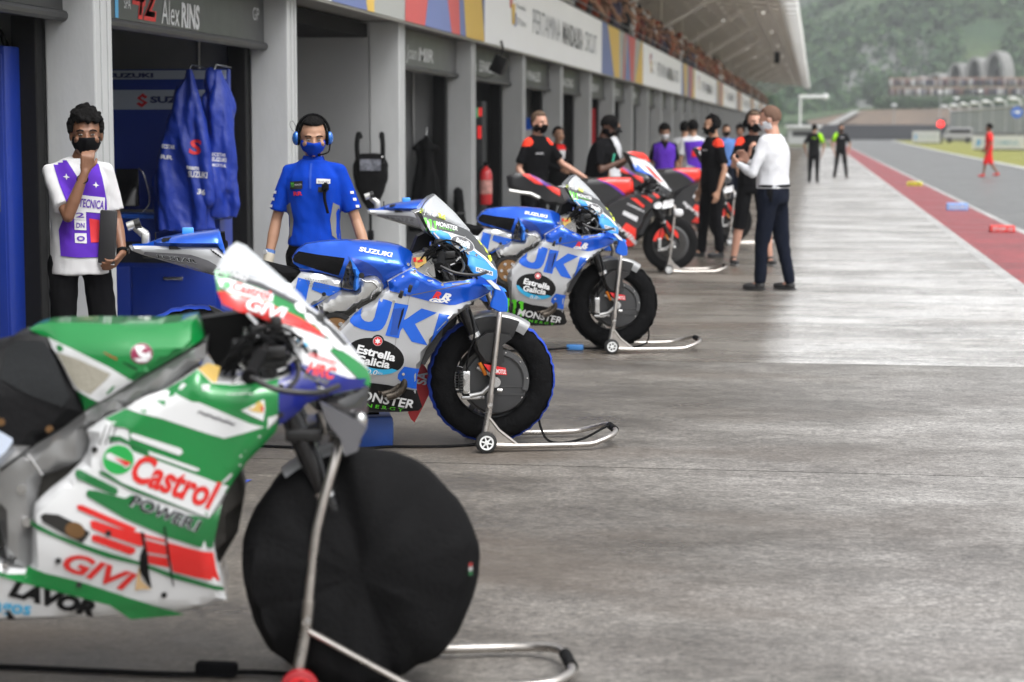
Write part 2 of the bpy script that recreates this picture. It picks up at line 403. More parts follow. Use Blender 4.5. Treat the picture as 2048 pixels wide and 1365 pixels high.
for n in range(-1, NB):       # bay n lies between pillar n-1 and pillar n
    pm, hd, tr = spec.get(n, (random.choice([0, 1, 1, 2]), 1, 1))
    y1 = Yr(n)-.30; y0 = Yr(n-1)
    for key, ok in (('partition_wall%d' % pm, 1), ('header_panel', hd), ('door_track', tr)):
        if not ok: continue
        if key in protos:
            share(protos[key][0], PITCH*(n-protos[key][1]))
            if key == 'door_track': share(protos['near'][0], PITCH*(n-protos['near'][1]))
            continue
        mb = MB(); nm = key.rstrip('0123456789')
        if nm == 'partition_wall': mb.box(-9, -4.64 if key != 'partition_wall0' else -4.625, y1, y1+.29, 0, 2.66); o = bpart(mb, nm, partg[pm])
        elif nm == 'header_panel':
            mb.box(-4.62, -4.5, y0, y1, 2.24, 2.655); mb.cyl((-4.5, y0, 2.22), (-4.5, y1, 2.22), .035, n=10); o = bpart(mb, nm, dkgrey)
        else: mb.bbox(-4.78, -4.625, y1-.13, y1-.003, 0, 2.22, .008); o = bpart(mb, nm, blackm); m2 = MB(); m2.bbox(-4.78, -4.63, y0+.003, y0+.1, 0, 2.22, .008); protos['near'] = (bpart(m2, nm, blackm), n)
        protos[key] = (o, n)
cnd = MB()
for n in (0, 1, 3, 4, 5): 
    y1 = Yr(n)-.30; cnd.cyl((-5.05, y1-.02, 1.15), (-5.05, y1-.02, 2.35), .012, n=8)
    for z in (1.2, 1.55, 1.95): cnd.box(-5.08, -5.02, y1-.03, y1-.002, z, z+.012)
bpart(cnd, 'conduit', mat('steel_pipe', (.5, .5, .5), .35, .8))
for n, x, sw in ((0, -4.9, .11), (1, -4.93, .2)):
    y1 = Yr(n)-.34; hb = MB()
    if n == 0: hb.tube([(-5.0, y1, 1.95), (-5.01, y1, 2.1), (-4.95, y1, 2.17), (-4.87, y1, 2.1), (-4.82, y1, 1.93), (-4.76, y1, 1.84), (-4.69, y1, 1.9), (-4.665, y1, 2.15)], .018, 10)
    else: hb.tube([(-5.05, y1, 2.28), (-5.0, y1, 2.34), (-4.9, y1, 2.31), (-4.75, y1, 2.30), (-4.68, y1, 2.33)], .014, 10)
    bpart(hb, 'cable_hose', blackm, 60)
bk = MB(); bk.box(-9.2, -9, -4, Yr(NB), 0, 2.66); bk.box(-9, -4.64, -4, Yr(NB), 2.5, 2.64); bpart(bk, 'garage_interior', mat('interior_dark', (.012, .012, .013), .8, spec=.1))
sl = MB(); sl.box(-9.2, -4.22, -4, Yr(NB), 2.665, 2.9); bpart(sl, 'balcony_slab', soffit)
sl = MB(); sl.box(-4.24, -4.2, -4, Yr(NB), 2.63, 2.655); bpart(sl, 'drip_edge', mat('ledge', (.28, .27, .25), .6))
# banner: white panels with lettering, patterned panels of coloured wedges
bcol = [mat('ban_red', (.52, .09, .09), .55), mat('ban_blue', (.14, .18, .38), .55), mat('ban_yellow', (.66, .44, .09), .55), mat('ban_grey', (.36, .37, .36), .55)]
segs_b = [(-4, 17.2, 'w'), (17.2, 25.3, 'p'), (25.3, 39.5, 'w'), (39.5, 48.9, 'p'), (48.9, 63.2, 'w'), (63.2, 70, 'p'), (70, 85.5, 'w'), (85.5, 91.5, 'p'), (91.5, 107, 'w'), (107, 114, 'p'), (114, 129, 'w'), (129, 136, 'p'), (136, 151, 'w'), (151, 158, 'p'), (158, Yr(NB), 'w')]
BZ0, BZ1, BX = 2.655, 3.665, -4.19
thin_t = mat('ban_text_grey', (.28, .30, .33), .6); bold_t = mat('ban_text_dark', (.035, .04, .05), .6)
def yz(Y, Z): return (BX+.004, Y, Z)
for k, (a, b, ty) in enumerate(segs_b):
    bb = MB(); bb.box(BX-.03, BX, a+.002, b-.002, BZ0, BZ1); o = bpart(bb, 'banner_panel', whitev if ty == 'w' else bcol[3])
    if ty == 'p':
        if k == 1: tri = [(17.2, 18.1, 17.2, 18.6, 1), (18.1, 18.9, 18.6, 18.9, 2), (20.4, 21.3, 20.35, 22.3, 0), (21.3, 22.55, 22.3, 23.0, 1) , (22.0, 22.9, 21.4, 23.1, 1), (22.3, 23.4, 23.0, 23.55, 0), (23.4, 23.6, 23.55, 24.05, 1), (23.6, 24.35, 23.95, 24.9, 2), (24.5, 24.9, 24.2, 25.3, 2), (25.05, 25.3, 25.28, 25.3, 1)]
        elif k == 3: tri = [(39.5, 40.6, 39.5, 42.0, 1), (40.6, 43.0, 42.0, 43.1, 2), (44.6, 46.9, 45.8, 46.5, 0), (44.9, 45.1, 44.4, 45.7, 1), (44.2, 44.35, 43.9, 44.3, 0), (48.4, 48.9, 46.8, 48.9, 2), (48.8, 48.9, 48.88, 48.9, 1)]
        else:
            w = b-a; tri = [(a, a+.1*w, a, a+.22*w, 1), (a+.12*w, a+.36*w, a+.22*w, a+.36*w, 2), (a+.5*w, a+.78*w, a+.62*w, a+.74*w, 0), (a+.52*w, a+.55*w, a+.48*w, a+.62*w, 1), (a+.94*w, a+w, a+.78*w, a+w, 2)]
        for j, (t0, t1, c0, c1, ci) in enumerate(tri):    # (top y0, top y1, bottom y0, bottom y1)
            e = .002+.0012*j
            wd = MB(); wd.add([(BX+e, t0, BZ1), (BX+e, t1, BZ1), (BX+e, c1, BZ0), (BX+e, c0, BZ0)], [(0, 1, 2, 3)]); bpart(wd, 'banner_wedge', bcol[ci])
    elif k >= 2 and b-a > 13.5 and k <= 12:
        L = 14.2
        for (s0, s1, z0, hh, tx, mm, bo) in ((.315, .545, 2.98, .36, 'PERTAMINA', thin_t, 0), (.565, .77, 2.98, .36, 'MANDALIKA', bold_t, .018), (.79, .93, 2.98, .36, 'CIRCUIT', thin_t, 0), (.20, .265, 3.25, .07, 'Mandalika', thin_t, 0), (.20, .265, 3.02, .1, 'GP Series', thin_t, 0)):
            V, F = fit_text(tx, (a+s0*L, z0), (a+s1*L, z0), hh, 0, bo, 5)
            mb = MB(); mb.add([yz(p[0], p[1]) for p in V], F); bpart(mb, 'banner_lettering', mm)
        for (y0, z0, w_, h_, ci) in ((.155, 3.22, .22, .26, 0), (.168, 3.0, .24, .3, 2), (.183, 2.98, .16, .2, 1), (.178, 3.35, .2, .16, 1)):
            mb = MB(); y = a+y0*L; mb.add([yz(y, z0), yz(y+w_, z0), yz(y+w_*1.3, z0+h_), yz(y-w_*.2, z0+h_*.9)], [(0, 1, 2, 3)]); mb.v = [(BX+.003+.001*ci, v[1], v[2]) for v in mb.v]; bpart(mb, 'banner_emblem', bcol[ci])
# name boards on the headers
sgx = -4.492
white_i = mat('ink_white', (.62, .63, .65), .5); cyan_i = mat('ink_cyan', (.10, .42, .75), .5); red_i = mat('ink_red', (.6, .02, .02), .5)
def board_text(n, items):
    y0 = Yr(n-1)
    for (a, b, z, h, tx, mm, sh, bo) in items:
        V, F = fit_text(tx, (y0+a, z), (y0+b, z), h, sh, bo, 5); mb = MB(); mb.add([(sgx, p[0], p[1]) for p in V], F); bpart(mb, 'board_lettering', mm)
bd = MB(); bd.box(-4.5, -4.495, Yr(0)+.02, Yr(1)-.32, 2.25, 2.65); bpart(bd, 'name_board', mat('board_dark', (.06, .062, .064), .4, var=.25, vscale=2.5))
bd = MB(); bd.box(-4.4945, -4.492, Yr(0)+.60, Yr(0)+.66, 2.26, 2.65); bpart(bd, 'board_stripe', cyan_i)
board_text(1, [(.77, .90, 2.33, .07, 'SPA', white_i, 0, 0), (.93, 1.44, 2.29, .3, '42', red_i, .25, .04), (1.53, 1.93, 2.27, .17, 'Alex', white_i, .1, 0), (1.97, 2.40, 2.275, .17, 'RINS', white_i, .1, .035), (3.82, 4.0, 2.42, .1, 'GP', white_i, 0, 0)])
board_text(1, [(.95, 1.42, 2.302, .275, '42', mat('ink_silver', (.32, .32, .33), .5), .25, .0)])
bdp = MB(); bdp.box(-4.5, -4.495, Yr(2)+.02, Yr(3)-.32, 2.25, 2.65); bpart(bdp, 'name_board', mat('board_mid', (.10, .10, .105), .4, var=.25, vscale=2.5))
board_text(3, [(.15, .6, 2.33, .2, '36', white_i, .2, .02), (1.0, 1.6, 2.33, .15, 'Joan', white_i, .1, 0), (1.7, 2.6, 2.33, .15, 'MIR', white_i, .1, .03)])
for n, (tx1, tx2) in ((4, ('Aleix', 'ESPARGARO')), (5, ('Maverick', 'VINALES')), (6, ('Team', 'RACING')), (7, ('Pit', 'CREW')), (8, ('Team', 'RACING')), (9, ('Pit', 'CREW'))):
    board_text(n, [(.4, 1.2, 2.33, .13, tx1, white_i, .1, 0), (1.4, 3.0, 2.33, .15, tx2, white_i, .1, .02)])
# balcony railing, canopy
rl = MB(); y = 20
while y < 185:
    rl.cyl((-4.26, y, 2.9), (-4.26, y, 3.85), .018, n=6); y += 2.235
for z in (3.72, 3.85): rl.cyl((-4.26, 0, z), (-4.26, 186, z), .016, n=6)
bpart(rl, 'balcony_rail', mat('rail_grey', (.10, .10, .10), .5, .5))
bw = MB(); bw.box(-9.3, -9.2, -4, 186, 2.9, 7.2); bpart(bw, 'stand_back_wall', mat('back_wall', (.045, .045, .05), .7))
for i in range(4):
    st = MB(); st.box(-9.2, -5.0-i*1.0, -4, 186, 2.9+i*.3+.002, 3.2+i*.3); bpart(st, 'stand_step', mat('step_grey', (.12, .12, .12), .8))
roofm = mat('canopy_sheet', (.70, .67, .63), .55, var=.1, vscale=.3, stretch=(1, .05, 1))
_t = roofm.node_tree; _b = _t.nodes['Principled BSDF']; _tr = _t.nodes.new('ShaderNodeBsdfTranslucent'); _tr.inputs[0].default_value = (.74, .70, .64, 1); _mx = _t.nodes.new('ShaderNodeMixShader'); _mx.inputs[0].default_value = .35   # fibreglass sheet lets daylight through
_t.links.new(_b.outputs[0], _mx.inputs[1]); _t.links.new(_tr.outputs[0], _mx.inputs[2]); _t.links.new(_mx.outputs[0], _t.nodes['Material Output'].inputs['Surface'])
beamm = mat('canopy_beam', (.62, .60, .58), .5, .2); whitem = mat('canopy_white', (.75, .76, .76), .4)
def cz(x): return 5.62-(x+1.0)*.13
cp = MB(); xe, xb = -.95, -9.3
cp.add([(xe, 22, cz(xe)), (xb, 22, cz(xb)), (xb, 188, cz(xb)), (xe, 188, cz(xe)), (xe, 22, cz(xe)+.08), (xb, 22, cz(xb)+.08), (xb, 188, cz(xb)+.08), (xe, 188, cz(xe)+.08)], [(0,1,2,3), (7,6,5,4), (0,4,5,1), (2,6,7,3), (0,3,7,4), (1,5,6,2)])
bpart(cp, 'canopy_roof', roofm)
cb = MB(); y = 24.0
if 1:
    x0, x1 = -1.05, -9.2
    for (dz0, dz1, wd) in ((-.06, -.003, .05), (-.24, -.2, .05), (-.2, -.06, .008)):
        cb.add([(x0, y-wd, cz(x0)+dz0*.4), (x1, y-wd, cz(x1)+dz0), (x1, y+wd, cz(x1)+dz0), (x0, y+wd, cz(x0)+dz0*.4), (x0, y-wd, cz(x0)+dz1*.4), (x1, y-wd, cz(x1)+dz1), (x1, y+wd, cz(x1)+dz1), (x0, y+wd, cz(x0)+dz1*.4)], [(0,1,2,3), (7,6,5,4), (0,4,5,1), (2,6,7,3), (0,3,7,4), (1,5,6,2)])
    cfo = bpart(cb, 'canopy_frame', beamm)
for k in range(1, 60): share(cfo, 2.72*k)
po = MB(); po.tube([(-5.4, 26, 3.0), (-5.4, 26, cz(-5.4)-.15)], .06, 6, 1); po.tube([(-5.4, 26, 4.0), (-2.4, 26, cz(-2.4)-.1)], .045, 6, 1); po = bpart(po, 'canopy_post', beamm)
for k in range(1, 15): share(po, 11*k)
pu = MB()
for x in (-1.6, -2.2, -2.8, -3.4, -4.0, -4.7, -5.4, -6.2): pu = MB(); pu.box(x-.03, x+.03, 22, 188, cz(x)-.07, cz(x)-.004); bpart(pu, 'canopy_purlin', beamm)
fe = MB(); y = 22.5; fe.bbox(-1.2, -.62, y-.14, y+.14, cz(-.9)-.22, cz(-.9)+.14, .05, 1); feo = bpart(fe, 'canopy_edge_fin', whitem)
for k in range(1, 64): share(feo, 2.6*k)
for i in range(34):
    lt = MB(); x = (-1.9, -2.9, -3.7)[i % 3]; y = 30+i*4.6; lt.box(x-.04, x+.04, y-.2, y+.2, cz(x)-.11, cz(x)-.075); bpart(lt, 'strip_lamp', mat('lamp_glow', (1, .98, .92), .5, emit=1.0))
spk = MB(); spk.bbox(-2.0, -1.75, 96, 96.4, 4.7, 5.25, .03); bpart(spk, 'loudspeaker', blackm)

# ---------------- spectators on the balcony (one mass) ----------------
cm = [mat('crowd_%d' % i, c, .8) for i, c in enumerate([(.26, .05, .02), (.38, .09, .035), (.10, .02, .02), (.55, .55, .55), (.015, .015, .018), (.06, .05, .09), (.42, .25, .17), (.22, .12, .08)])]
cw = MB(); rnd = random.Random(3)
for row in range(6):
    y = 24.0+rnd.random()
    while y < 184:
        x = -4.52-row*.8+rnd.uniform(-.12, .12); z = 2.95+(max(row, 0))*.3*(row > 0)+rnd.uniform(0, .08); hgt = rnd.uniform(1.5, 1.75) if row < 4 else 1.7
        c = rnd.choice([0, 1, 0, 2, 3, 3, 4, 4, 4, 5, 5, 7, 2]); s = hgt/1.7
        cw.cur = c; cw.ball((x, y, z+1.18*s), (.15, .21, .33), 7); cw.ball((x-.02, y, z+.7*s), (.14, .18, .35), 6)
        cw.cur = rnd.choice([6, 7, 6]); cw.ball((x, y, z+1.57*s), (.10, .09, .125), 7)
        cw.cyl((x, y-.22, z+1.38*s), (x+.2, y-.26, z+rnd.uniform(.95, 1.5)*s), .045, .035, 5); cw.cyl((x, y+.22, z+1.38*s), (x+.2, y+.26, z+rnd.uniform(.95, 1.5)*s), .045, .035, 5)
        cw.cur = rnd.choice([4, 4, 0, 3, 7]); cw.ball((x-.015, y, z+1.62*s), (.108, .1, .1), 7)
        y += rnd.uniform(.42, .66)*(1 if y < 110 else 1.6)
cwo = cw.build('spectator_crowd', None, None, 60, cm); tag(cwo, 'crowd of spectators in orange and dark clothes packed behind the balcony rail', 'crowd', kind='stuff')

# ---------------- hills ----------------
def sstep(a, b, x): t = min(1, max(0, (x-a)/(b-a))); return t*t*(3-2*t)
def hill_h(x, y):
    a = sstep(425, 740, y)                     # near slope
    rise = 40+26*sstep(-30, 70, x)+18*sstep(60, 220, x)
    left = 1-.85*sstep(10, -130, x)*1
    h = a*rise*(.35+.65*left)
    h += 9*noise.fractal(Vector((x/90, y/110, 0)), 1, 2, 4)*a
    b = sstep(900, 1900, y); h += b*(150+40*noise.fractal(Vector((x/400, y/500, 3)), 1, 2, 4))
    h -= 12*sstep(740, 840, y)*(1-sstep(900, 1100, y))
    return max(h, 0)-.05
hm_verts = []; NX, NY = 130, 110
xsr = [-500+1500*(i/NX) for i in range(NX+1)]; ysr = [335*(2300/335)**(j/NY) for j in range(NY+1)]
for y in ysr:
    for x in xsr: hm_verts.append((x*(.25+.75*y/2300), y, hill_h(x*(.25+.75*y/2300), y)))
hf = [(j*(NX+1)+i, j*(NX+1)+i+1, (j+1)*(NX+1)+i+1, (j+1)*(NX+1)+i) for j in range(NY) for i in range(NX)]
me = bpy.data.meshes.new('hills'); me.from_pydata(hm_verts, [], hf)
hillm = ground_mat('hill_mat', (.035, .075, .035), (.08, .12, .05), .95, .95, streak=.3)
for nd in hillm.node_tree.nodes:
    if nd.type == 'MAPPING': nd.inputs['Scale'].default_value = [q*.03 for q in nd.inputs['Scale'].default_value]
o = link('hills', me, hillm, None, 180); o['kind'] = 'structure'
def on_hill(x, y): return hill_h(x, y)
# woodland cover: leaf clumps spread over many crowns
leafm = [mat('leaf_%d' % i, c, .9, var=.25, vscale=.6) for i, c in enumerate([(.028, .065, .03), (.045, .095, .038), (.07, .125, .05), (.018, .042, .022)])]
def crown(mb, c, r, h, n, rnd, ls=.6):
    for _ in range(n):
        while True:
            p = Vector((rnd.uniform(-1, 1), rnd.uniform(-1, 1), rnd.uniform(-1, 1)))
            if .25 < p.length < 1: break
        k = .75+.35*noise.noise(Vector((c[0]+p.x*1.5, c[1]+p.y*1.5, p.z*1.5)))
        q = Vector(c)+Vector((p.x*r*k, p.y*r*k, p.z*h*k)); s = ls*rnd.uniform(.6, 1.3)
        a = Vector((rnd.gauss(0, 1), rnd.gauss(0, 1), rnd.gauss(0, 1))).normalized(); b = a.orthogonal().normalized()
        mb.cur = rnd.choice([0, 1, 1, 2, 3]); mb.add([q-a*s, q+b*s*.7, q+a*s, q-b*s*.7], [(0, 1, 2, 3)])
wd = MB(); rnd = random.Random(11)
for i in range(3000):
    y = rnd.uniform(440, 780) if i < 2450 else rnd.uniform(900, 1700); x = rnd.uniform(-.04, .13)*y
    dens = noise.noise(Vector((x/28, y/60, 7)))
    if y < 800 and dens < (-.22 if x < .055*y else -.6)+.12*rnd.random(): continue
    if y < 500 and 8 < x < 48: continue
    if 480 < y < 585 and 4 < x < 35 and rnd.random() < .35: continue
    z = on_hill(x, y); r = rnd.uniform(2.0, 4.5)*(1 if y < 800 else 2); crown(wd, (x, y, z+r*.6), r, r*rnd.uniform(.7, 1.2), 34, rnd, .9*(1 if y < 800 else 2))
tag(wd.build('hillside_woodland', None, None, None, leafm), 'green woodland and scrub covering the hazy hillside', 'woodland', kind='stuff')
barkm = mat('bark', (.09, .07, .05), .9)
def tree(x, y, h, r, label, seed):
    z = on_hill(x, y) if y > 425 else 0
    rn = random.Random(seed); t = empty('tree', (x, y, z), 0, label, 'tree', 'trees at the foot of the hill')
    tb = MB(); tb.tube([(0, 0, -.3), (rn.uniform(-.2, .2), 0, h*.3), (rn.uniform(-.4, .4), .2, h*.6)], [r*.09, r*.04], 8)
    for k in range(4):
        a = k*1.6+rn.random(); tb.tube([(0, 0, h*.4), (math.cos(a)*r*.5, math.sin(a)*r*.5, h*.7)], [r*.04, r*.015], 6, 1)
    tb.build('trunk', barkm, t, 60)
    cr = MB(); crown(cr, (0, 0, h*.66), r, h*.38, 900, rn, .45); crown(cr, (r*.3, 0, h*.5), r*.6, h*.3, 250, rn, .4); cr.build('crown', None, t, None, leafm)
# px -> world helper values were worked out by hand: x = lateral metres, y = distance
tree(13.5, 478, 11, 3.8, 'large round dark green tree left of the concrete arches', 1)
tree(-7.5, 335, 8, 2.8, 'dark tree behind the pale gantry at the end of the pit building', 2)
tree(43.5, 452, 15, 5.5, 'dense dark tree right of the tallest concrete arch', 3)
tree(4.0, 520, 7, 3.0, 'bushy tree on the slope above the light access ramp', 4)
tree(46.0, 430, 12, 6, 'dark tree at the right edge above the grandstand fence', 5)
# grey terraced rock slope, earth bank, ramp, wall
rockm = mat('rock_slope', (.15, .16, .15), .9, var=.35, vscale=.15, bump=.3, bscale=1)
def patch(name, pts, m, label, cat, kind=None, lift=.8):
    """pts: (x,y) outline laid over the hill"""
    V, F, _ = tess(pts, 3.0); me = bpy.data.meshes.new(name); me.from_pydata([(p[0], p[1], on_hill(p[0], p[1])+lift+.5*noise.noise(Vector((p[0]/4, p[1]/4, 1)))) for p in V], [], F); me.update(); o = link(name, me, m, None, 180)
    if kind: o['kind'] = kind
    else: tag(o, label, cat)
    return o
patch('rock_slope', [(5, 488), (7, 540), (15, 585), (24, 575), (34, 548), (34, 512), (20, 500), (11, 490)], rockm, '', '', 'structure', 1.2)
for nm_, q_, m_ in (('earth_bank', [(2, 372, .5), (36, 368, .5), (38, 404, 6.2), (9, 406, 5.6), (-2, 398, 3.5)], mat('earth', (.15, .11, .08), .9, var=.35, vscale=.2)), ('green_bank', [(-30, 400, 0), (-2, 399, 3.6), (9, 407, 5.7), (38, 405, 6.3), (48, 430, 7.5), (10, 440, 6.5), (-30, 440, 2.5)], hillm), ('access_ramp', [(-1.5, 371, .8), (.2, 370.5, .8), (8.6, 402, 5.4), (7.2, 403, 5.6)], mat('ramp_pale', (.30, .30, .29), .8))):
    me = bpy.data.meshes.new(nm_); me.from_pydata(q_, [], [tuple(range(len(q_)))]); me.update(); o = link(nm_, me, m_); o['kind'] = 'structure'
tb = MB(); tb.bbox(-5, 34, 355, 356.5, 0, 2.6, .1); 
for i in range(40): tb.bbox(-5+i*.98, -5+i*.98+.9, 354.6, 355, .1, 1.2, .05, 1)
tag(tb.build('barrier_wall', mat('barrier_dark', (.03, .032, .038), .7, var=.2, vscale=.5)), 'long dark barrier wall across the end of the pit exit', 'wall')
hg = MB(); rn = random.Random(5)
for i in range(60): crown(hg, (12+i*.42, 407, 7.0), .9, 1.6, 40, rn, .35)
tag(hg.build('hedge', None, None, None, leafm), 'dark clipped hedge below the crowd on the hill terrace', 'hedge')
# concrete arches
archm = mat('arch_concrete', (.27, .27, .265), .7, var=.15, vscale=.4)
def arch(px, py, w, h, dep, z0, label, yaw=0):
    a = MB(); n = 20; rw = w/2; t = .17*w
    for (r1, r2) in ((1, 0),):
        ring = []
        for i in range(n+1):
            th = math.pi*i/n; ring.append((math.cos(th), math.sin(th)))
        vs = []
        for y in (0, dep):
            for (c, s) in ring: vs.append((c*rw, y, s**.8*h if s > 0 else 0))
            for (c, s) in ring: vs.append((c*(rw-t), y, (s**.8*(h-t)) if s > 0 else 0))
        m_ = n+1
        fs = []
        for i in range(n):
            fs += [(i, i+1, m_+i+1, m_+i), (2*m_+i, 3*m_+i, 3*m_+i+1, 2*m_+i+1), (i, 2*m_+i, 2*m_+i+1, i+1), (m_+i, m_+i+1, 3*m_+i+1, 3*m_+i)]
        a.add(vs, fs)
    a.box(-rw+t*.5, rw-t*.5, dep-.3, dep-.1, 0, h*.55)
    o = a.build('concrete_arch', archm, None, 40); o.location = (px, py, z0); o.rotation_euler = (0, 0, yaw); tag(o, label, 'arch', 'concrete tunnel arches on the hillside')
for (px, w, h, zb, lab) in ((1970, 5.6, 8.2, 175, 'tallest pale concrete arch at the right end of the row'), (1932, 4.6, 6.2, 170, 'second tallest pale concrete arch beside the tallest one'), (1897, 3.8, 4.6, 168, 'middle pale concrete arch with a dark recess'), (1858, 3.8, 2.7, 172, 'low wide pale arch left of the middle one'), (1824, 3.6, 2.2, 174, 'second low pale arch from the left'), (1793, 2.6, 1.9, 176, 'smallest pale arch at the left end of the row')):
    D = 440; x = (px-1632)/4000*D; z0 = 1.53+(262-zb)/4000*D; arch(x, D, w*.9, h*.9, 6.5, z0, lab, R(-24))
# hillside crowd + terrace
tc_ = MB(); tc_.box(15, 45, 424, 438, 6, 10.6); tc_.box(13, 47, 419, 424, 4, 8.6); o = tc_.build('terrace', mat('terrace_grey', (.11, .14, .09), .9, var=.3, vscale=.3)); o['kind'] = 'structure'
hc = MB(); rn = random.Random(9)
cm2 = cm
for i in range(420):
    x = rn.uniform(15, 45); row = rn.choice([0, 0, 1, 1, 2]); y = (421, 426, 431)[row]; z = (8.6, 10.6, 10.7)[row]; hc.cur = rn.choice([3, 4, 7, 2, 4, 5, 5, 3]); hc.ball((x, y, z+.85), (.3, .25, .75), 6); hc.cur = 6; hc.ball((x, y, z+1.7), (.14, .14, .18), 5)
tag(hc.build('hillside_crowd', None, None, None, cm2), 'distant crowd standing on the terrace under the concrete arches', 'crowd', kind='stuff')

# ---------------- right side: fence, banners, lights, gantry ----------------
galv = mat('galvanised', (.42, .43, .44), .5, .5, var=.1)
fn = empty('grandstand_fence', (23, 330, 0), 0, 'tall grey ribbed metal fence with curved lamp heads right of the pit lane', 'fence')
def fpos(t): return Vector((21.6+4.6*t, 335-105*t, 0))
def fobj(mb, name, m, sm=None):
    o = mb.build(name, m, None, sm); o.parent = fn; o.matrix_parent_inverse = Matrix.Translation((-23, -330, 0)); return o
fm = MB(); a, b = fpos(0), fpos(1); d = (b-a).normalized(); nrm = Vector((-d.y, d.x, 0)); LN = (b-a).length; i = 0
while i*.55 < LN:
    p = a+d*(i*.55); fm.add([p, p+d*.38, p+d*.38+Vector((0, 0, 4.5)), p+Vector((0, 0, 4.5)), p+nrm*.12+d*.05, p+nrm*.12+d*.33, p+nrm*.12+d*.33+Vector((0, 0, 4.5)), p+nrm*.12+d*.05+Vector((0, 0, 4.5))], [(0,1,2,3), (4,5,6,7), (0,4,7,3), (1,5,6,2), (3,2,6,7)]); i += 1
fobj(fm, 'fence_panel', mat('fence_grey', (.26, .28, .29), .6, .2, var=.1, vscale=.3))
bm_ = MB(); p = a+nrm*.3; q = b+nrm*.3
bm_.add([a, b, b+nrm*.0+Vector((0, 0, 1.3)), a+Vector((0, 0, 1.3)), a-nrm*.25, b-nrm*.25, b-nrm*.25+Vector((0, 0, 1.3)), a-nrm*.25+Vector((0, 0, 1.3))], [(0,1,2,3), (7,6,5,4), (3,2,6,7), (0,3,7,4), (1,5,6,2)]); fobj(bm_, 'fence_base', mat('fence_base', (.2, .2, .2), .8))
tp = MB(); tp.tube([a+Vector((0, 0, 4.6)), b+Vector((0, 0, 4.6))], .16, 8, 1); fobj(tp, 'top_rail', galv)
for k in range(9):
    p = fpos(k/8); cb = MB(); cb.tube([p, p+Vector((0, 0, 4.8)), p+Vector((-.5, -.3, 5.4)), p+Vector((-1.0, -.5, 5.5))], .1, 6); cb.ball(p+Vector((-1.1, -.5, 5.5)), (.55, .4, .25), 8); fobj(cb, 'lamp_bracket', whitem, 60)
def wbanner(x0, x1, y0, y1, h, label, col, txt):
    c = Vector(((x0+x1)/2, (y0+y1)/2, 0)); ang = math.atan2(y1-y0, x1-x0); L = math.hypot(x1-x0, y1-y0)
    t = empty('advertising_board', c, ang, label, 'board', 'white advertising boards on the grass')
    m1 = MB(); m1.bbox(-L/2, L/2, -.03, .03, .1, h, .01); m1.build('board_face', mat('adboard', (.78, .79, .8), .5), t)
    m2 = MB(); m2.box(-L/2+.2, -L/2+.3, .03, .6, 0, .1); m2.box(L/2-.3, L/2-.2, .03, .6, 0, .1); m2.box(-L/2+.2, L/2-.2, -.02, .02, 0, .1); m2.build('foot', blackm, t)
    V, F = fit_text(txt, (-L*.28, h*.35), (L*.4, h*.35), h*.35, 0, .01, 5); mm = MB(); mm.add([(p[0], -.035, p[1]) for p in V], F); mm.build('board_lettering', col, t)
    mm = MB(); mm.add([(-L*.42, -.035, h*.3), (-L*.35, -.035, h*.3), (-L*.33, -.035, h*.7), (-L*.40, -.035, h*.75)], [(0, 1, 2, 3)]); mm.build('board_emblem', cyan_i, t)
wbanner(12.35, 16.1, 164, 161, 1.15, 'nearer white advertising board on the grass behind the person in red', mat('ink_pale_blue', (.30, .50, .62), .5), 'PERTAMINA')
wbanner(11.9, 15.0, 255, 252, 1.5, 'farther white advertising board beside the red light', mat('ink_pale_blue2', (.6, .66, .7), .5), 'INDONESIA')
sg = empty('signal_light', (14.9, 247, 0), 0, 'glowing round red signal light on a dark stand beside the grandstand fence', 'signal light')
s1 = MB(); s1.cyl((0, 0, 0), (0, 0, 1.9), .1); s1.bbox(-.45, .45, -.05, .3, 1.7, 2.9, .05); s1.build('housing', blackm, sg); s2 = MB(); s2.cyl((-.1, -.12, 2.35), (-.1, -.06, 2.35), .42, n=20); s2.build('lamp', mat('red_glow', (1, .03, .03), .4, emit=2.5), sg)
vh = empty('parked_van', (17.8, 262, 0), R(8), 'grey service van parked under the end of the grandstand fence', 'van')
v1 = MB(); v1.bbox(-1.9, 1.9, -.9, .9, .35, 1.15, .12); v1.bbox(-1.4, 1.8, -.82, .82, 1.1, 1.95, .2); v1.build('body', mat('van_white', (.30, .30, .31), .3, coat=.5), vh, 40)
v2 = MB(); v2.box(-1.1, 1.5, -.835, -.825, 1.25, 1.75); v2.build('window', blackm, vh)
for x in (-1.15, 1.15): 
    v3 = MB(); v3.cyl((x, -.92, .35), (x, -.7, .35), .34, n=18); v3.build('wheel', blackm, vh)
bs = empty('blue_sign', (16.9, 176, 0), 0, 'round blue direction sign on a post above the grass', 'sign')
s1 = MB(); s1.cyl((0, 0, 0), (0, 0, 3.0), .04); s1.build('post', galv, bs); s1 = MB(); s1.cyl((0, -.04, 3.1), (0, .0, 3.1), .5, n=24); s1.build('sign_face', mat('sign_blue', (.03, .12, .5), .4), bs)
s1 = MB(); s1.add([(-.28, -.045, 3.05), (.05, -.045, 3.05), (.05, -.045, 2.9), (.32, -.045, 3.12), (.05, -.045, 3.34), (.05, -.045, 3.2), (-.28, -.045, 3.2)], [(0, 1, 5, 6), (2, 3, 4, 5, 1)]); s1.build('arrow', white_i, bs)
gt = empty('overhead_gantry', (-3.2, 255, 0), 0, 'pale gantry post with a horizontal arm past the end of the pit building', 'gantry')
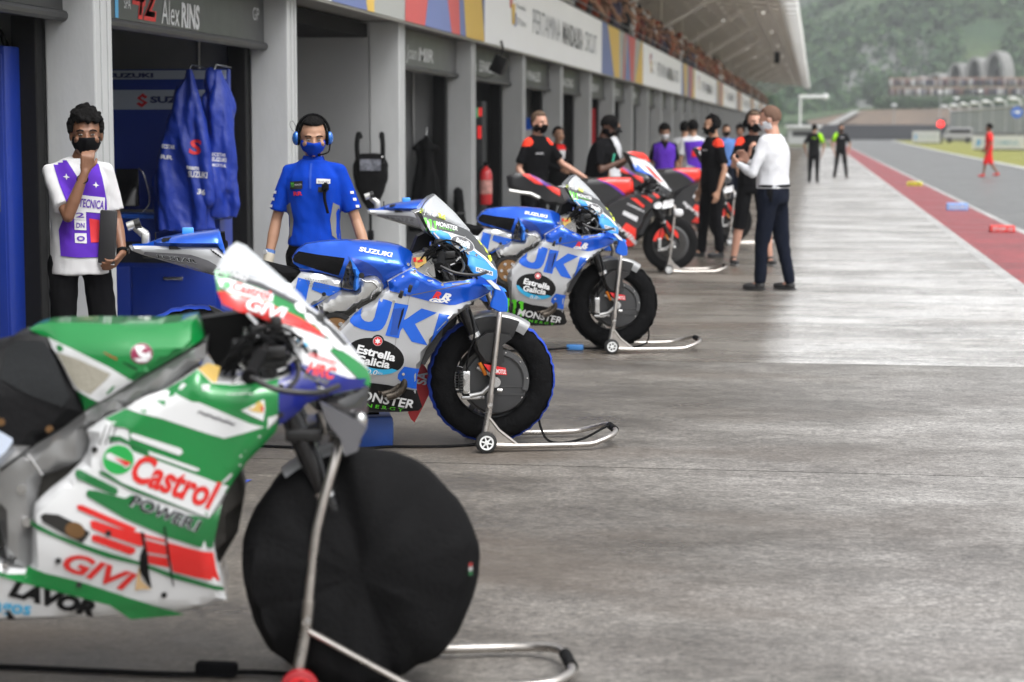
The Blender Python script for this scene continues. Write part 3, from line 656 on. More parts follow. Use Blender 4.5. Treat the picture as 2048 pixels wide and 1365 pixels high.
g1 = MB(); g1.cyl((1.2, 0, 0), (1.2, 0, 5.9), .14); g1.build('post', whitem, gt); g1 = MB(); g1.bbox(1.0, 4.3, -.15, .15, 5.6, 6.0, .05); g1.build('arm', whitem, gt); g1 = MB(); g1.ball((4.3, 0, 5.75), .4, 10); g1.build('lamp_head', whitem, gt)
hu = empty('control_cabin', (-1.2, 235, 0), 0, 'small pale flat roofed cabin behind the two men in black and green', 'cabin')
g1 = MB(); g1.bbox(-2, 1.6, -1, 1, 0, 1.9, .05); g1.build('wall', mat('cabin_grey', (.42, .43, .43), .6), hu); g1 = MB(); g1.bbox(-2.3, 1.9, -1.3, 1.3, 1.9, 2.15, .04); g1.build('roof', whitem, hu); g1 = MB(); g1.box(-1.5, 1.1, -1.02, -1.005, .9, 1.5); g1.build('window', blackm, hu)
for i, (x, y, h) in enumerate(((20.5, 345, 8), (23.5, 350, 7), (13.5, 360, 6), (26.5, 338, 8))):
    lp = empty('light_pole', (x, y, 0), 0, ['slim pale light pole left of the signal light', 'slim light pole over the grandstand fence corner', 'short pale pole in front of the dark barrier', 'light pole with a round head above the fence'][i], 'light pole', 'light poles by the grandstand')
    g1 = MB(); g1.cyl((0, 0, 0), (0, 0, h), .1, .06, 8); g1.build('pole', galv, lp); g1 = MB(); g1.ball((0, 0, h), (.5, .3, .25), 8); g1.build('lamp_head', whitem, lp)
# marker boards along the red strip
def marker(x, y, w, h, col, label, txt):
    t = empty('marker_board', (x, y, 0), 0, label, 'marker board', 'team marker boards beside the red strip')
    m1 = MB(); m1.bbox(-w/2, w/2, -.12, .12, .004, h, .012); m1.build('board', col, t)
    V, F = fit_text(txt, (-w*.4, h*.28), (w*.4, h*.28), h*.5, 0, .02, 5); mm = MB(); mm.add([(p[0], -.124, p[1]) for p in V], F); mm.build('board_lettering', white_i if txt != 'PIT' else bold_t, t)
marker(2.75, 57.2, .42, .11, mat('mk_yellow', (.75, .72, .05), .5), 'yellow marker board on the edge of the red strip, farthest of the three', 'PIT')
marker(2.72, 39.6, .40, .14, mat('mk_blue', (.25, .45, .85), .5), 'light blue marker board on the edge of the red strip', 'SUZUKI')
marker(2.82, 31.2, .37, .10, mat('mk_red', (.75, .07, .06), .5), 'red marker board nearest the camera on the red strip', 'STOP 12')

# =====================================================================
#  PEOPLE   (local axes: facing -y, own left hand side = +x, z up)
# =====================================================================
def fuse(mb, voxel, name, m, parent, smooth_it=4, disp=None, cut=None):
    me = bpy.data.meshes.new('tmp'); me.from_pydata(mb.v, [], mb.f); me.update()
    o = bpy.data.objects.new('tmp', me); COL.objects.link(o)
    r = o.modifiers.new('r', 'REMESH'); r.mode = 'VOXEL'; r.voxel_size = voxel
    if smooth_it: s = o.modifiers.new('s', 'SMOOTH'); s.factor = .5; s.iterations = smooth_it
    dg = bpy.context.evaluated_depsgraph_get(); new = bpy.data.meshes.new_from_object(o.evaluated_get(dg)); bpy.data.objects.remove(o); bpy.data.meshes.remove(me)
    new.name = name; new.materials.clear()
    if disp:
        ns = [v.normal.copy() for v in new.vertices]
        for v, n in zip(new.vertices, ns): v.co += n*disp(v.co)
    if cut is not None:
        bm = bmesh.new(); bm.from_mesh(new)
        bmesh.ops.bisect_plane(bm, geom=bm.verts[:]+bm.edges[:]+bm.faces[:], plane_co=(0, 0, cut), plane_no=(0, 0, -1), clear_outer=True); bm.to_mesh(new); bm.free()
    return link(name, new, m, parent, 180)
def cap(mb, a, b, ra, rb, n=12):
    """tapered capsule"""
    a, b = Vector(a), Vector(b); mb.cyl(a, b, ra, rb, n); mb.ball(a, ra, n); mb.ball(b, rb, n)
def loft(mb, rings, n=20, ex=2.3):
    """rings: (centre, rx, ry) stacked; super-elliptic section"""
    vs = []
    for (c, rx, ry) in rings:
        for k in range(n):
            t = 2*math.pi*k/n; cx, sy = math.cos(t), math.sin(t)
            vs.append((c[0]+rx*math.copysign(abs(cx)**(2/ex), cx), c[1]+ry*math.copysign(abs(sy)**(2/ex), sy), c[2]))
    m = len(rings); fs = []
    for i in range(m-1):
        for k in range(n): fs.append((i*n+k, i*n+(k+1) % n, (i+1)*n+(k+1) % n, (i+1)*n+k))
    fs += [tuple(range(n-1, -1, -1)), tuple(range((m-1)*n, m*n))]; mb.add(vs, fs)
def hand(mb, wrist, d, palm_n, s, curl=.35, side=1, n=8):
    """palm plus five bent fingers. d: direction out of the wrist, palm_n: palm normal, side: thumb side sign"""
    W, d, pn = Vector(wrist), Vector(d).normalized(), Vector(palm_n).normalized(); pn = (pn-d*pn.dot(d)).normalized(); sd = d.cross(pn)*side
    L = [.90, 1.0, .94, .76]
    for k in range(4):
        off = sd*((1.5-k)*.0205*s); base = W+d*.088*s+off-pn*.002*s*abs(k-1.2)
        cap(mb, W+off*.55+d*.012*s, base, .0145*s, .0118*s, n)
        p = base; ang = curl*(.7+.12*k)
        for j, (ln, r) in enumerate(((.040, .0100), (.026, .0090), (.020, .0080))):
            a = ang*(j+1); q = p+(d*math.cos(a)+pn*math.sin(a))*ln*L[k]*s; cap(mb, p, q, r*s, r*.92*s, n); p = q
    t0 = W+d*.028*s+sd*.022*s; t1 = t0+(d*.65+sd*.62+pn*.35).normalized()*.042*s; t2 = t1+(d*.85+sd*.12+pn*(.35+curl*.5)).normalized()*.032*s
    cap(mb, W+d*.015*s+sd*.01*s, t0, .016*s, .015*s, n); cap(mb, t0, t1, .0135*s, .0115*s, n); cap(mb, t1, t2, .0112*s, .009*s, n)
SK = {'brown': mat('skin_brown', (.22, .105, .06), .5, var=.08, vscale=20), 'tan': mat('skin_tan', (.40, .22, .14), .5, var=.06, vscale=20), 'fair': mat('skin_fair', (.52, .28, .20), .5, var=.06, vscale=20), 'dark': mat('skin_dark', (.10, .045, .028), .5, var=.08, vscale=20)}
hairm = mat('hair_black', (.005, .0045, .0045), .8, spec=.12, bump=1, bscale=90); hairb = mat('hair_brown', (.10, .06, .035), .7, bump=1, bscale=90)
eye_w = mat('eye_white', (.30, .28, .26), .3); eye_d = mat('eye_dark', (.02, .012, .008), .15)
def cloth(name, c, rough=.85, **k): return mat('cloth_'+name, c, rough, spec=.08, bump=.25, bscale=260, **k)
K_black = cloth('black', (.0055, .0055, .0065)); K_navy = cloth('navy', (.0065, .009, .018)); K_white = cloth('white', (.62, .63, .66)); K_wtee = cloth('tee_white', (.60, .60, .61))
K_blue = cloth('royal_blue', (.003, .045, .42), .7); K_purple = cloth('purple', (.10, .03, .40), .7); K_green = cloth('lime', (.35, .75, .02)); K_red = cloth('red', (.75, .03, .03)); K_fluo = cloth('fluoro_red', (.85, .06, .03)); K_lblue = cloth('mid_blue', (.10, .20, .48)); K_grey = cloth('grey', (.2, .2, .2))
glove_m = cloth('glove', (.52, .48, .40)); shoe_k = mat('shoe_black', (.015, .015, .016), .6); sole_w = mat('sole_pale', (.35, .35, .35), .6)
def rx(v, a, o):
    v = Vector(v)-Vector(o); return Vector((v.x, v.y*math.cos(a)-v.z*math.sin(a), v.y*math.sin(a)+v.z*math.cos(a)))+Vector(o)
def person(label, loc, rz, h=1.75, skin='tan', shirt=None, sleeve='short', trousers=None, shorts=False, hair='short', hairmat=None, mask=None, cap_=None, headset=None, lean=0, hyaw=0, hpitch=0,
           Le=(.118, .0, .63), Lw=(.128, -.04, .475), Re=(-.118, .0, .63), Rw=(-.128, -.04, .475), hx=0, hs=1.05, Lf=(.062, 0), Rf=(-.062, 0), Lcurl=.35, Rcurl=.35, Lp=None, Rp=None, Ld=None, Rd=None, vox=.010, gloves=False, build=1.0, hem=.515, tuck=False, collar=None, group=None, voxc=None, shoe=None, kneeL=None, kneeR=None):
    """all joint positions in units of body height"""
    t = empty('person', (loc[0], loc[1], loc[2] if len(loc) > 2 else 0), R(rz), label, 'person', group)
    S = lambda p: Vector((p[0]*h, p[1]*h, p[2]*h)); s = h/1.75; B = build; voxc = voxc or vox*1.15
    hipc = Vector((0, 0, .53*h)); la = R(lean); T = lambda p: rx(S(p), la, hipc)     # torso lean forward (towards -y)
    sk = SK[skin]
    hd = T((hx, -.012, .922)); Hm = Matrix.Translation(hd)@Matrix.Rotation(R(hyaw), 4, 'Z')@Matrix.Rotation(R(hpitch)+la*.35, 4, 'X'); s0 = s; s = s*hs; H = lambda x, y, z, s=s: Hm@Vector((x*s, y*s, z*s))
    Rh = Hm.to_3x3().to_4x4()
    body = MB()
    # head
    body.ball(H(0, .012, .022), (.076*s, .094*s, .092*s), 18, Rh); body.ball(H(0, -.022, -.03), (.064*s, .068*s, .078*s), 16, Rh)
    cap(body, H(-.028, -.035, -.072), H(.028, -.035, -.072), .030*s, .030*s); cap(body, H(0, -.068, -.088), H(0, -.062, -.08), .018*s, .02*s)
    cap(body, H(-.034, -.074, .020), H(.034, -.074, .020), .013*s, .013*s, 10)                      # brow
    cap(body, H(0, -.086, .004), H(0, -.103, -.028), .0085*s, .0125*s, 10)                          # nose
    for q in (-1, 1): body.ball(H(q*.013, -.094, -.032), .0095*s, 8); cap(body, H(q*.045, -.07, -.022), H(q*.05, -.055, -.03), .018*s, .018*s, 8); body.ball(H(q*.079, .012, -.012), (.009*s, .02*s, .031*s), 10, Rh)
    cap(body, H(-.02, -.083, -.055), H(.02, -.083, -.055), .008*s, .008*s, 8); cap(body, H(-.017, -.081, -.066), H(.017, -.081, -.066), .008*s, .008*s, 8)
    s = s0; nb = T((hx*.3, .008, .83)); cap(body, nb, H(0, .012, -.06), .056*s*B, .05*s, 14)
    for q in (-1, 1): cap(body, nb+Vector((0, 0, -.012*s)), T((q*.07*B, .004, .803)), .034*s, .030*s, 10)
    # trunk core, arms
    core = [(T((0, 0, z)), a*h*B, b*h*B) for z, a, b in ((.50, .085, .058), (.56, .085, .058), (.63, .078, .055), (.70, .088, .06), (.77, .095, .058), (.81, .075, .045), (.835, .035, .035))]; loft(body, core)
    arms = []
    for side, e, w, cu, pn, dd in ((1, Le, Lw, Lcurl, Lp, Ld), (-1, Re, Rw, Rcurl, Rp, Rd)):
        sh = T((side*.090*B, 0, .800)); E = S(e) if len(e) == 3 else S(e[:3]); Wp = S(w[:3]); arms.append((side, sh, E, Wp))
        cap(body, sh, E, .040*s*B, .034*s, 12); cap(body, E, E.lerp(Wp, .35), .035*s, .037*s, 12); cap(body, E.lerp(Wp, .35), Wp, .037*s, .024*s, 12)
        d = Vector(dd) if dd else (Wp-E).normalized(); pnn = Vector(pn) if pn else Vector((-side, 0, 0))
        if not gloves: hand(body, Wp, d, pnn, s, cu, -side if pn is None else side)
    hips = []
    for side, f, kn in ((1, Lf, kneeL), (-1, Rf, kneeR)):
        hp = S((side*.052*B, .0, .50)); fz = f[2] if len(f) > 2 else 0; an = S((f[0], f[1]+.012, .045+fz)); k = S(kn) if kn else hp.lerp(an, .5)+Vector((0, -.012*h, 0)); hips.append((side, hp, k, an, f))
        cap(body, hp, k, .075*s*B, .052*s, 14); cap(body, k, k.lerp(an, .3), .050*s, .054*s, 12); cap(body, k.lerp(an, .3), an, .054*s, .034*s, 12); cap(body, an, an+Vector((0, -.09*s, -.05*s)), .036*s, .026*s, 10)
    bo = fuse(body, vox, 'body', sk, t, 3)
    # eyes, brows
    for q in (-1, 1):
        b = MB(); b.ball(H(q*.031, -.0835, .002), (.012*s, .0085*s, .0042*s), 10, Rh); b.build('eye', eye_w, t, 180); b = MB(); b.ball(H(q*.032, -.091, .002), (.0052*s, .004*s, .0042*s), 8, Rh); b.build('iris', eye_d, t, 180)
        b = MB(); b.tube([H(q*.015, -.089, .021), H(q*.033, -.0895, .027), H(q*.052, -.078, .020)], .0038*s, 6); b.build('eyebrow', hairmat or hairm, t, 60)
    # hair
    if hair == 'curly':
        cb = MB(); rn = random.Random(len(label))
        for k in range(330):
            while True:
                v = Vector((rn.gauss(0, 1), rn.gauss(0, 1), rn.gauss(0, 1))).normalized()
                if v.z > (.42 if v.y < -.35 else (-.1 if v.y < .1 else -.45)): break
            p = Vector((v.x*.079, .016+v.y*.096, .026+v.z*.098)); p += v*rn.uniform(0, .022)*(.3+max(0, v.z)); cb.ball(H(*p), rn.uniform(.013, .021)*s, 6)
        fuse(cb, .0065 if vox < .008 else .011, 'hair', hairmat or hairm, t, 1, lambda p: .003*noise.noise(p*70))
    elif hair != 'none':
        hb = MB(); nn = 64 if hair == 'curly' else 40; big = {'short': 1.07, 'curly': 1.2, 'buzz': 1.035, 'long': 1.14}[hair]; n = nn; c = Vector((0, .014, .024)); vs = []; fs = []; keep = []
        for i in range(n//2+1):
            ph = math.pi*i/(n//2)
            for k in range(n):
                th = 2*math.pi*k/n; v = Vector((.079*math.sin(ph)*math.cos(th), .098*math.sin(ph)*math.sin(th), .096*math.cos(ph)))
                am = {'short': .05, 'curly': .13, 'buzz': .012, 'long': .09}[hair]
                f = big*(1+am*noise.noise(v*(38 if hair == 'curly' else 42))+am*.6*noise.noise(v*120)); p = c+Vector((v.x*f, v.y*f, v.z*(f+(.05 if hair != 'buzz' else 0)))); vs.append(H(*p))
                front = v.y < -.045; low = -.062 if v.y > .02 else (-.02 if v.y > -.03 else .052); keep.append(v.z > (.048 if front else low))
        for i in range(n//2):
            for k in range(n):
                q = (i*n+k, (i+1)*n+k, (i+1)*n+(k+1) % n, i*n+(k+1) % n)
                if all(keep[j] for j in q): fs.append(q)
        hb.add(vs, fs); o = hb.build('hair', hairmat or hairm, t, 180); sd = o.modifiers.new('thick', 'SOLIDIFY'); sd.thickness = .012*s; sd.offset = -1
    if mask is not None:
        mk = MB(); n = 24; vs = []; fs = []
        rows = [(-.012, .070, .100, .9), (-.03, .075, .098, 1.0), (-.052, .073, .094, 1.0), (-.075, .064, .086, 1), (-.096, .046, .074, 1), (-.108, .02, .055, 1)]
        for (z, wx, fy, _) in rows:
            for k in range(n+1):
                a = math.pi*(k/n); x = -wx*math.cos(a); y = .02-(fy+.0245)*(math.sin(a)**.8); nose_ = .012*math.exp(-((x)/.016)**2)*(1 if z > -.04 else .3); vs.append(H(x, y-nose_+.002*math.sin(z*300), z))
        for i in range(len(rows)-1):
            for k in range(n): fs.append((i*(n+1)+k, i*(n+1)+k+1, (i+1)*(n+1)+k+1, (i+1)*(n+1)+k))
        mk.add(vs, fs); o = mk.build('face_mask', mask, t, 180); sd = o.modifiers.new('thick', 'SOLIDIFY'); sd.thickness = .003
        lp = MB()
        for q in (-1, 1): lp.tube([H(q*.068, .0, -.02), H(q*.083, .02, .012), H(q*.084, .028, -.01)], .0015*s, 5); lp.tube([H(q*.062, -.0, -.075), H(q*.083, .028, -.03)], .0015*s, 5)
        lp.build('mask_loop', mask, t, 60)
    if cap_ is not None:
        cb = MB(); cb.ball(H(0, .014, .03), (.087*s, .106*s, .1*s), 20, Rh); cb.v = [v for v in cb.v]; 
        o = fuse(cb, .008, 'cap', cap_, t, 1); bm = bmesh.new(); bm.from_mesh(o.data); pl = Hm.to_3x3()@Vector((0, -.12, 1)); bmesh.ops.bisect_plane(bm, geom=bm.verts[:]+bm.edges[:]+bm.faces[:], plane_co=H(0, 0, .035), plane_no=-pl, clear_outer=True); bm.to_mesh(o.data); bm.free()
        vb = MB(); pts = [(-.07, -.06, .040), (-.065, -.12, .034), (-.04, -.155, .03), (0, -.165, .03), (.04, -.155, .03), (.065, -.12, .034), (.07, -.06, .040)]
        vb.add([H(*p) for p in pts]+[H(p[0], p[1], p[2]+.006) for p in pts], [tuple(range(7)), tuple(range(13, 6, -1))]+[(i, i+7, (i+1) % 7+7, (i+1) % 7) for i in range(7)]); vb.build('cap_visor', cap_, t, 40)
    if headset is not None:
        hb = MB(); pts = [H(.098*math.cos(R(a)), .01, .02+.115*math.sin(R(a))) for a in range(0, 181, 15)]; hb.tube(pts, .009*s, 8, 1); hb.build('headset_band', K_black, t, 60)
        for q in (-1, 1):
            c = MB(); c.ball(H(q*.098, .008, -.008), (.026*s, .036*s, .045*s), 16, Rh); c.build('ear_cup', headset, t, 180); c = MB(); c.ball(H(q*.086, .008, -.008), (.016*s, .037*s, .046*s), 16, Rh); c.build('ear_cushion', K_black, t, 180)
        c = MB(); c.tube([H(.1, -.02, -.04), H(.085, -.075, -.075), H(.03, -.115, -.082)], .0045*s, 8); c.ball(H(.03, -.116, -.082), .011*s, 10); c.build('microphone', K_black, t, 60)
        c = MB(); c.tube([H(-.108, .0, .03), H(-.13, .0, .055), H(-.135, .005, .085), H(-.118, .01, .095), H(-.1, .01, .06)], .0025*s, 6); c.build('headset_wire', mat('wire_grey', (.25, .25, .26), .4), t, 60)
    # clothes
    fold = lambda a=.006: (lambda p: a*(noise.noise(Vector((p.x*9, p.y*9, p.z*5+2)))+.6*noise.noise(Vector((p.x*22+p.z*9, p.y*20, p.z*13)))))
    if shirt is not None:
        sb = MB(); hm = hem
        rings = [(hm, .100, .074), (.56, .096, .072), (.62, .091, .068), (.68, .096, .072), (.74, .100, .074), (.78, .096, .067), (.805, .078, .056), (.825, .055, .047), (.842, .042, .042)]
        for q in (-1, 1): cap(sb, T((q*.022, .006, .822)), T((q*.088*B, .0, .803)), .045*s, .042*s, 12)
        loft(sb, [(T((0, 0, z)), a*h*B, b*h*B) for z, a, b in rings], 24)
        for side, sh, E, Wp in arms:
            if sleeve == 'long': cap(sb, sh, E, .050*s*B, .047*s, 14); cap(sb, E, E.lerp(Wp, .94), .048*s, .034*s, 14)
            elif sleeve == 'short': k = sh.lerp(E, .80); cap(sb, sh, sh.lerp(E, .3), .048*s*B, .052*s, 14); sb.cyl(sh.lerp(E, .2), k, .052*s*B, .060*s, 16)
            else: sb.ball(sh, .05*s, 12)
        so = fuse(sb, voxc, 'shirt', shirt, t, 3, fold(.008)); t['_'] = 0; del t['_']
        if collar is not None:
            c = MB(); cc = T((0, .004, .842)); m_ = 20
            for k in range(m_): pass
            vs = []
            for (dz, rr) in ((-.012, .066), (.022, .060), (.026, .066), (-.006, .078)):
                for k in range(m_+1):
                    a = R(-70+320*k/m_); vs.append((cc.x+rr*s*math.sin(a+math.pi*.0)*-1*1.0, cc.y+rr*s*math.cos(a)*-1*-.85, cc.z+dz*s-(.02*s if k in (0, m_) else 0)))
            fs = [(r_*(m_+1)+k, r_*(m_+1)+k+1, (r_+1)*(m_+1)+k+1, (r_+1)*(m_+1)+k) for r_ in range(3) for k in range(m_)]
            c.add(vs, fs); o = c.build('collar', collar, t, 60); o.location = (0, 0, 0)
        bv = BVHTree.FromPolygons([v.co for v in so.data.vertices], [p.vertices[:] for p in so.data.polygons]); t_bvh[t.name] = bv
    if trousers is not None:
        tb = MB(); loft(tb, [(S((0, 0, z)), a*h*B, b*h*B) for z, a, b in ((.47, .090, .066), (.50, .098, .071), (.53, .097, .070), (.565, .092, .066))], 20)
        for side, hp, k, an, f in hips:
            end = k+(an-k)*.12 if shorts else an
            cap(tb, hp, k, .092*s*B, .074*s*(1.1 if shorts else 1), 14)
            if shorts: tb.cyl(k.lerp(hp, .2), end, .078*s, .082*s, 16)
            else: cap(tb, k, an.lerp(k, .06), .068*s, .056*s, 14)
        fuse(tb, voxc, 'trousers', trousers, t, 3, fold(.010))
    for side, hp, k, an, f in hips:
        fb = MB(); fz = f[2]*h if len(f) > 2 else 0; x, y = f[0]*h, f[1]*h
        fb.ball((x, y+.02*s, .045*s+fz), (.043*s, .052*s, .045*s), 12); fb.ball((x+side*.006, y-.07*s, .038*s+fz), (.046*s, .09*s, .034*s), 12); fb.ball((x, y+.01*s, .085*s+fz), (.042*s, .048*s, .03*s), 10)
        sho = fuse(fb, .009, 'shoe', shoe or shoe_k, t, 2); sl_ = MB(); sl_.ball((x+side*.004, y-.035*s, .014*s+fz), (.048*s, .125*s, .014*s), 14); sl_.build('shoe_sole', sole_w if (shoe is None and shorts) else shoe_k, t, 60)
    if gloves:
        for side, sh, E, Wp in arms:
            gb = MB(); d = (Wp-E).normalized(); cu, pn = ((Lcurl, Lp) if side > 0 else (Rcurl, Rp)); hand(gb, Wp, d, Vector(pn) if pn else Vector((-side, 0, 0)), s*1.15, cu, -side if pn is None else side); cap(gb, Wp-d*.05*s, Wp+d*.02*s, .036*s, .032*s, 12); fuse(gb, .007, 'glove', glove_m, t, 2)
    t_arm[t.name] = arms; t_H[t.name] = H
    return t
t_bvh = {}; t_arm = {}; t_H = {}
def on_shirt(t, name, poly, m, off=.004, direction=(0, 1, 0), step=.012, VF=None):
    """lay a flat shape onto the shirt from the front: poly in (x,z) metres"""
    bv = t_bvh[t.name]; V, F = VF if VF else tess(poly, step)[:2]; d = Vector(direction).normalized(); sdv = Vector((0, 0, 1)).cross(d).normalized()*-1
    pts = []; ok = []
    for (x, z) in V:
        o = sdv*x+Vector((0, 0, z))-d*1.0; hit = bv.ray_cast(o, d)
        ok.append(hit[0] is not None); pts.append((hit[0]-d*off) if hit[0] is not None else Vector((0, 0, 0)))
    F = [f for f in F if all(ok[i] for i in f) and max((pts[i]-pts[f[0]]).length for i in f) < .09]
    if not F: return
    me = bpy.data.meshes.new(name); me.from_pydata(pts, [], F); bm = bmesh.new(); bm.from_mesh(me); bmesh.ops.delete(bm, geom=[v for v in bm.verts if not v.link_faces], context='VERTS'); bm.to_mesh(me); bm.free(); return link(name, me, m, t, 180)
def shirt_text(t, s, a, b, hgt, m, bold=.02, off=.006, direction=(0, 1, 0)):
    return on_shirt(t, 'shirt_lettering', None, m, off, direction, VF=fit_text(s, a, b, hgt, 0, bold, .012))
sticker_w = mat('print_white', (.62, .62, .64), .6); print_k = mat('print_black', (.01, .01, .01), .6); print_g = mat('print_green', (.1, .6, .05), .6); print_r = mat('print_red', (.62, .02, .03), .6); print_p = mat('print_purple', (.10, .03, .35), .6)

# 1: young man by the left pillar, hand to his mask
p = person('young man in white t-shirt and purple bib by the left pillar, touching his black mask', (-3.96, 10.42), 26, 1.64, 'brown', K_wtee, 'short', K_black, hair='curly', mask=K_black, hyaw=-4, hpitch=4, lean=-2,
           hx=.03, hs=1.1, Re=(-.045, -.11, .655), Rw=(.012, -.125, .80), Rd=(.15, -.1, .9), Rp=(.1, 1, .1), Rcurl=.95, Le=(.125, .02, .635), Lw=(.135, -.055, .53), Ld=(-.45, -.4, -.45), Lp=(-.8, .3, .3), Lcurl=.55, Lf=(.10, .02), Rf=(-.07, 0), vox=.0065, voxc=.009, hem=.46, build=1.0)
z = 1.64
on_shirt(p, 'bib', [(-.135, 1.375), (-.075, 1.395), (.0, 1.26), (.07, 1.375), (.11, 1.35), (.145, 1.15), (.15, .98), (.12, .85), (-.02, .85), (-.11, .86), (-.115, 1.0), (-.07, 1.12), (-.11, 1.25)], K_purple, .006)
on_shirt(p, 'bib', [(-.175, 1.33), (-.155, 1.36), (-.165, 1.1), (-.155, .9), (-.17, .9), (-.178, 1.1)], K_purple, .006, (.5, .85, 0))
on_shirt(p, 'bib_patch', [(-.02, 1.19), (.135, 1.17), (.13, 1.085), (-.02, 1.10)], sticker_w, .009); shirt_text(p, 'TECNICA', (-.01, 1.125), (.125, 1.108), .045, print_p, .02, .012)
for z0, tx in ((1.0, 'DN'), (1.055, '2'), (.93, 'o')):
    on_shirt(p, 'bib_patch', [(-.035, z0), (.028, z0-.004), (.028, z0+.05), (-.035, z0+.052)], sticker_w, .009); shirt_text(p, tx, (-.026, z0+.012), (.018, z0+.01), .026, print_p, .02, .012)
on_shirt(p, 'bib_patch', [(.045, 1.06), (.10, 1.05), (.10, .93), (.05, .93)], print_r, .009)
for cx, czz in ((-.07, 1.285), (.085, 1.24)): on_shirt(p, 'bib_mark', [(cx-.018, czz), (cx-.004, czz+.004), (cx, czz+.018), (cx+.005, czz+.003), (cx+.018, czz-.004), (cx+.005, czz-.006), (cx, czz-.018), (cx-.004, czz-.005)], sticker_w, .009)
a = t_arm[p.name]; side, sh, E, Wp = a[0]
b = MB(); b.cyl(Wp.lerp(E, .10), Wp.lerp(E, .02), .031, n=20); b.build('watch_strap', K_black, p, 60); b = MB(); q = Wp.lerp(E, .06); b.cyl(q+Vector((.028, -.01, 0)), q+Vector((.036, -.013, 0)), .017, n=16); b.build('watch_face', mat('dark_glass', (.02, .02, .02), .15), p, 60)
side, sh, E, Wp = a[1]; b = MB(); b.tube([Wp.lerp(E, .16)+Vector((math.cos(R(k))*.029, 0, 0))+Vector((0, math.sin(R(k))*.02, math.sin(R(k))*.022)) for k in range(0, 361, 30)], .003, 6, 1); b.build('wrist_cord', K_black, p, 60)
# folder held against the hip
f = empty('document_folder', (-3.96, 10.42, 0), R(26), 'dark grey folder held upright against the hip of the man in the purple bib', 'folder')
b = MB(); M = Matrix.Translation((.135, -.14, .955))@Matrix.Rotation(R(-25), 4, 'Z')@Matrix.Rotation(R(4), 4, 'Y'); b.bbox(-.045, .05, -.012, .012, -.14, .15, .01, M=M); b.build('folder_cover', mat('folder_grey', (.028, .028, .03), .55), f, 40); b = MB(); b.bbox(-.042, .046, -.006, .006, -.145, -.139, .002, M=M); b.build('paper_edge', sticker_w, f)
# 2: mechanic in royal blue
p = person('mechanic in a royal blue polo shirt with blue headset, blue mask and work gloves', (-2.87, 11.31), 4, 1.62, 'tan', K_blue, 'short', K_black, hair='short', mask=K_blue, headset=mat('cup_blue', (.01, .13, .5), .2, .3, coat=1), hyaw=14, hpitch=12,
           Re=(-.140, .01, .625), Rw=(-.165, -.03, .475), Le=(.150, .01, .625), Lw=(.205, -.04, .485), Lcurl=.5, Rcurl=.5, gloves=True, vox=.0065, voxc=.009, hem=.535, collar=K_blue, build=1.0)
on_shirt(p, 'chest_patch', [(-.125, 1.24), (-.045, 1.245), (-.045, 1.20), (-.125, 1.195)], print_k, .007); shirt_text(p, 'MONSTER', (-.092, 1.217), (-.05, 1.22), .009, sticker_w, 0, .010)
for k in range(3): on_shirt(p, 'claw_mark', [(-.119+k*.008, 1.234), (-.114+k*.008, 1.234), (-.115+k*.008, 1.204)], print_g, .010, step=.01)
on_shirt(p, 'chest_patch', [(.035, 1.258), (.112, 1.255), (.112, 1.228), (.035, 1.23)], sticker_w, .007); shirt_text(p, 'SUZUKI', (.045, 1.236), (.104, 1.234), .009, print_k, .01, .010)
shirt_text(p, 'RR', (-.10, 1.16), (-.045, 1.163), .022, print_r, .04, .008); on_shirt(p, 'chest_patch', oval(.07, 1.195, .027, .016) if 'oval' in globals() else [(.045, 1.18), (.095, 1.18), (.095, 1.21), (.045, 1.21)], print_k, .007)
on_shirt(p, 'shirt_placket', [(-.006, 1.345), (.006, 1.345), (.006, 1.2), (-.006, 1.2)], mat('placket', (.008, .06, .42), .8), .006)
for sg in (-1, 1): on_shirt(p, 'side_gusset', [(sg*.125, 1.12), (sg*.155, 1.1), (sg*.15, .9), (sg*.118, .93), (sg*.108, 1.02)], K_grey, .005)
for q, sgn in ((0, 1), (1, -1)):
    side, sh, E, Wp = t_arm[p.name][q]
    for k in range(3):
        c = sh.lerp(E, .42+.14*k); dd = Vector((-sgn*.9, .6, 0)).normalized(); on_shirt(p, 'sleeve_patch', None, sticker_w, .006, (-sgn*.75, .66, 0), VF=(lambda o_, pts: ([(o_+a_, b_) for a_, b_ in pts], [(0, 1, 2, 3)]))( (c.x*(.66)+c.y*(.75*sgn)) , [(-.012, c.z-.008), (.012, c.z-.008), (.012, c.z+.008), (-.012, c.z+.008)]))
side, sh, E, Wp = t_arm[p.name][1]; b = MB(); q0 = Wp.lerp(E, .3); b.cyl(q0, Wp.lerp(E, .22), .030, n=20); b.build('watch_strap', K_lblue, p, 60); b = MB(); b.cyl(Wp.lerp(E, .26)+Vector((-.02, -.024, 0)), Wp.lerp(E, .26)+Vector((-.024, -.031, 0)), .014, n=16); b.build('watch_face', chrome_w if 'chrome_w' in globals() else sticker_w, p, 60)
b = MB(); b.tube([(.09, -.125, 1.235), (.085, -.14, 1.15), (.105, -.145, 1.06)], [.010, .008], 8); b.bbox(.07, .11, -.15, -.125, 1.19, 1.23, .008); b.build('headset_cable', K_black, p, 60)
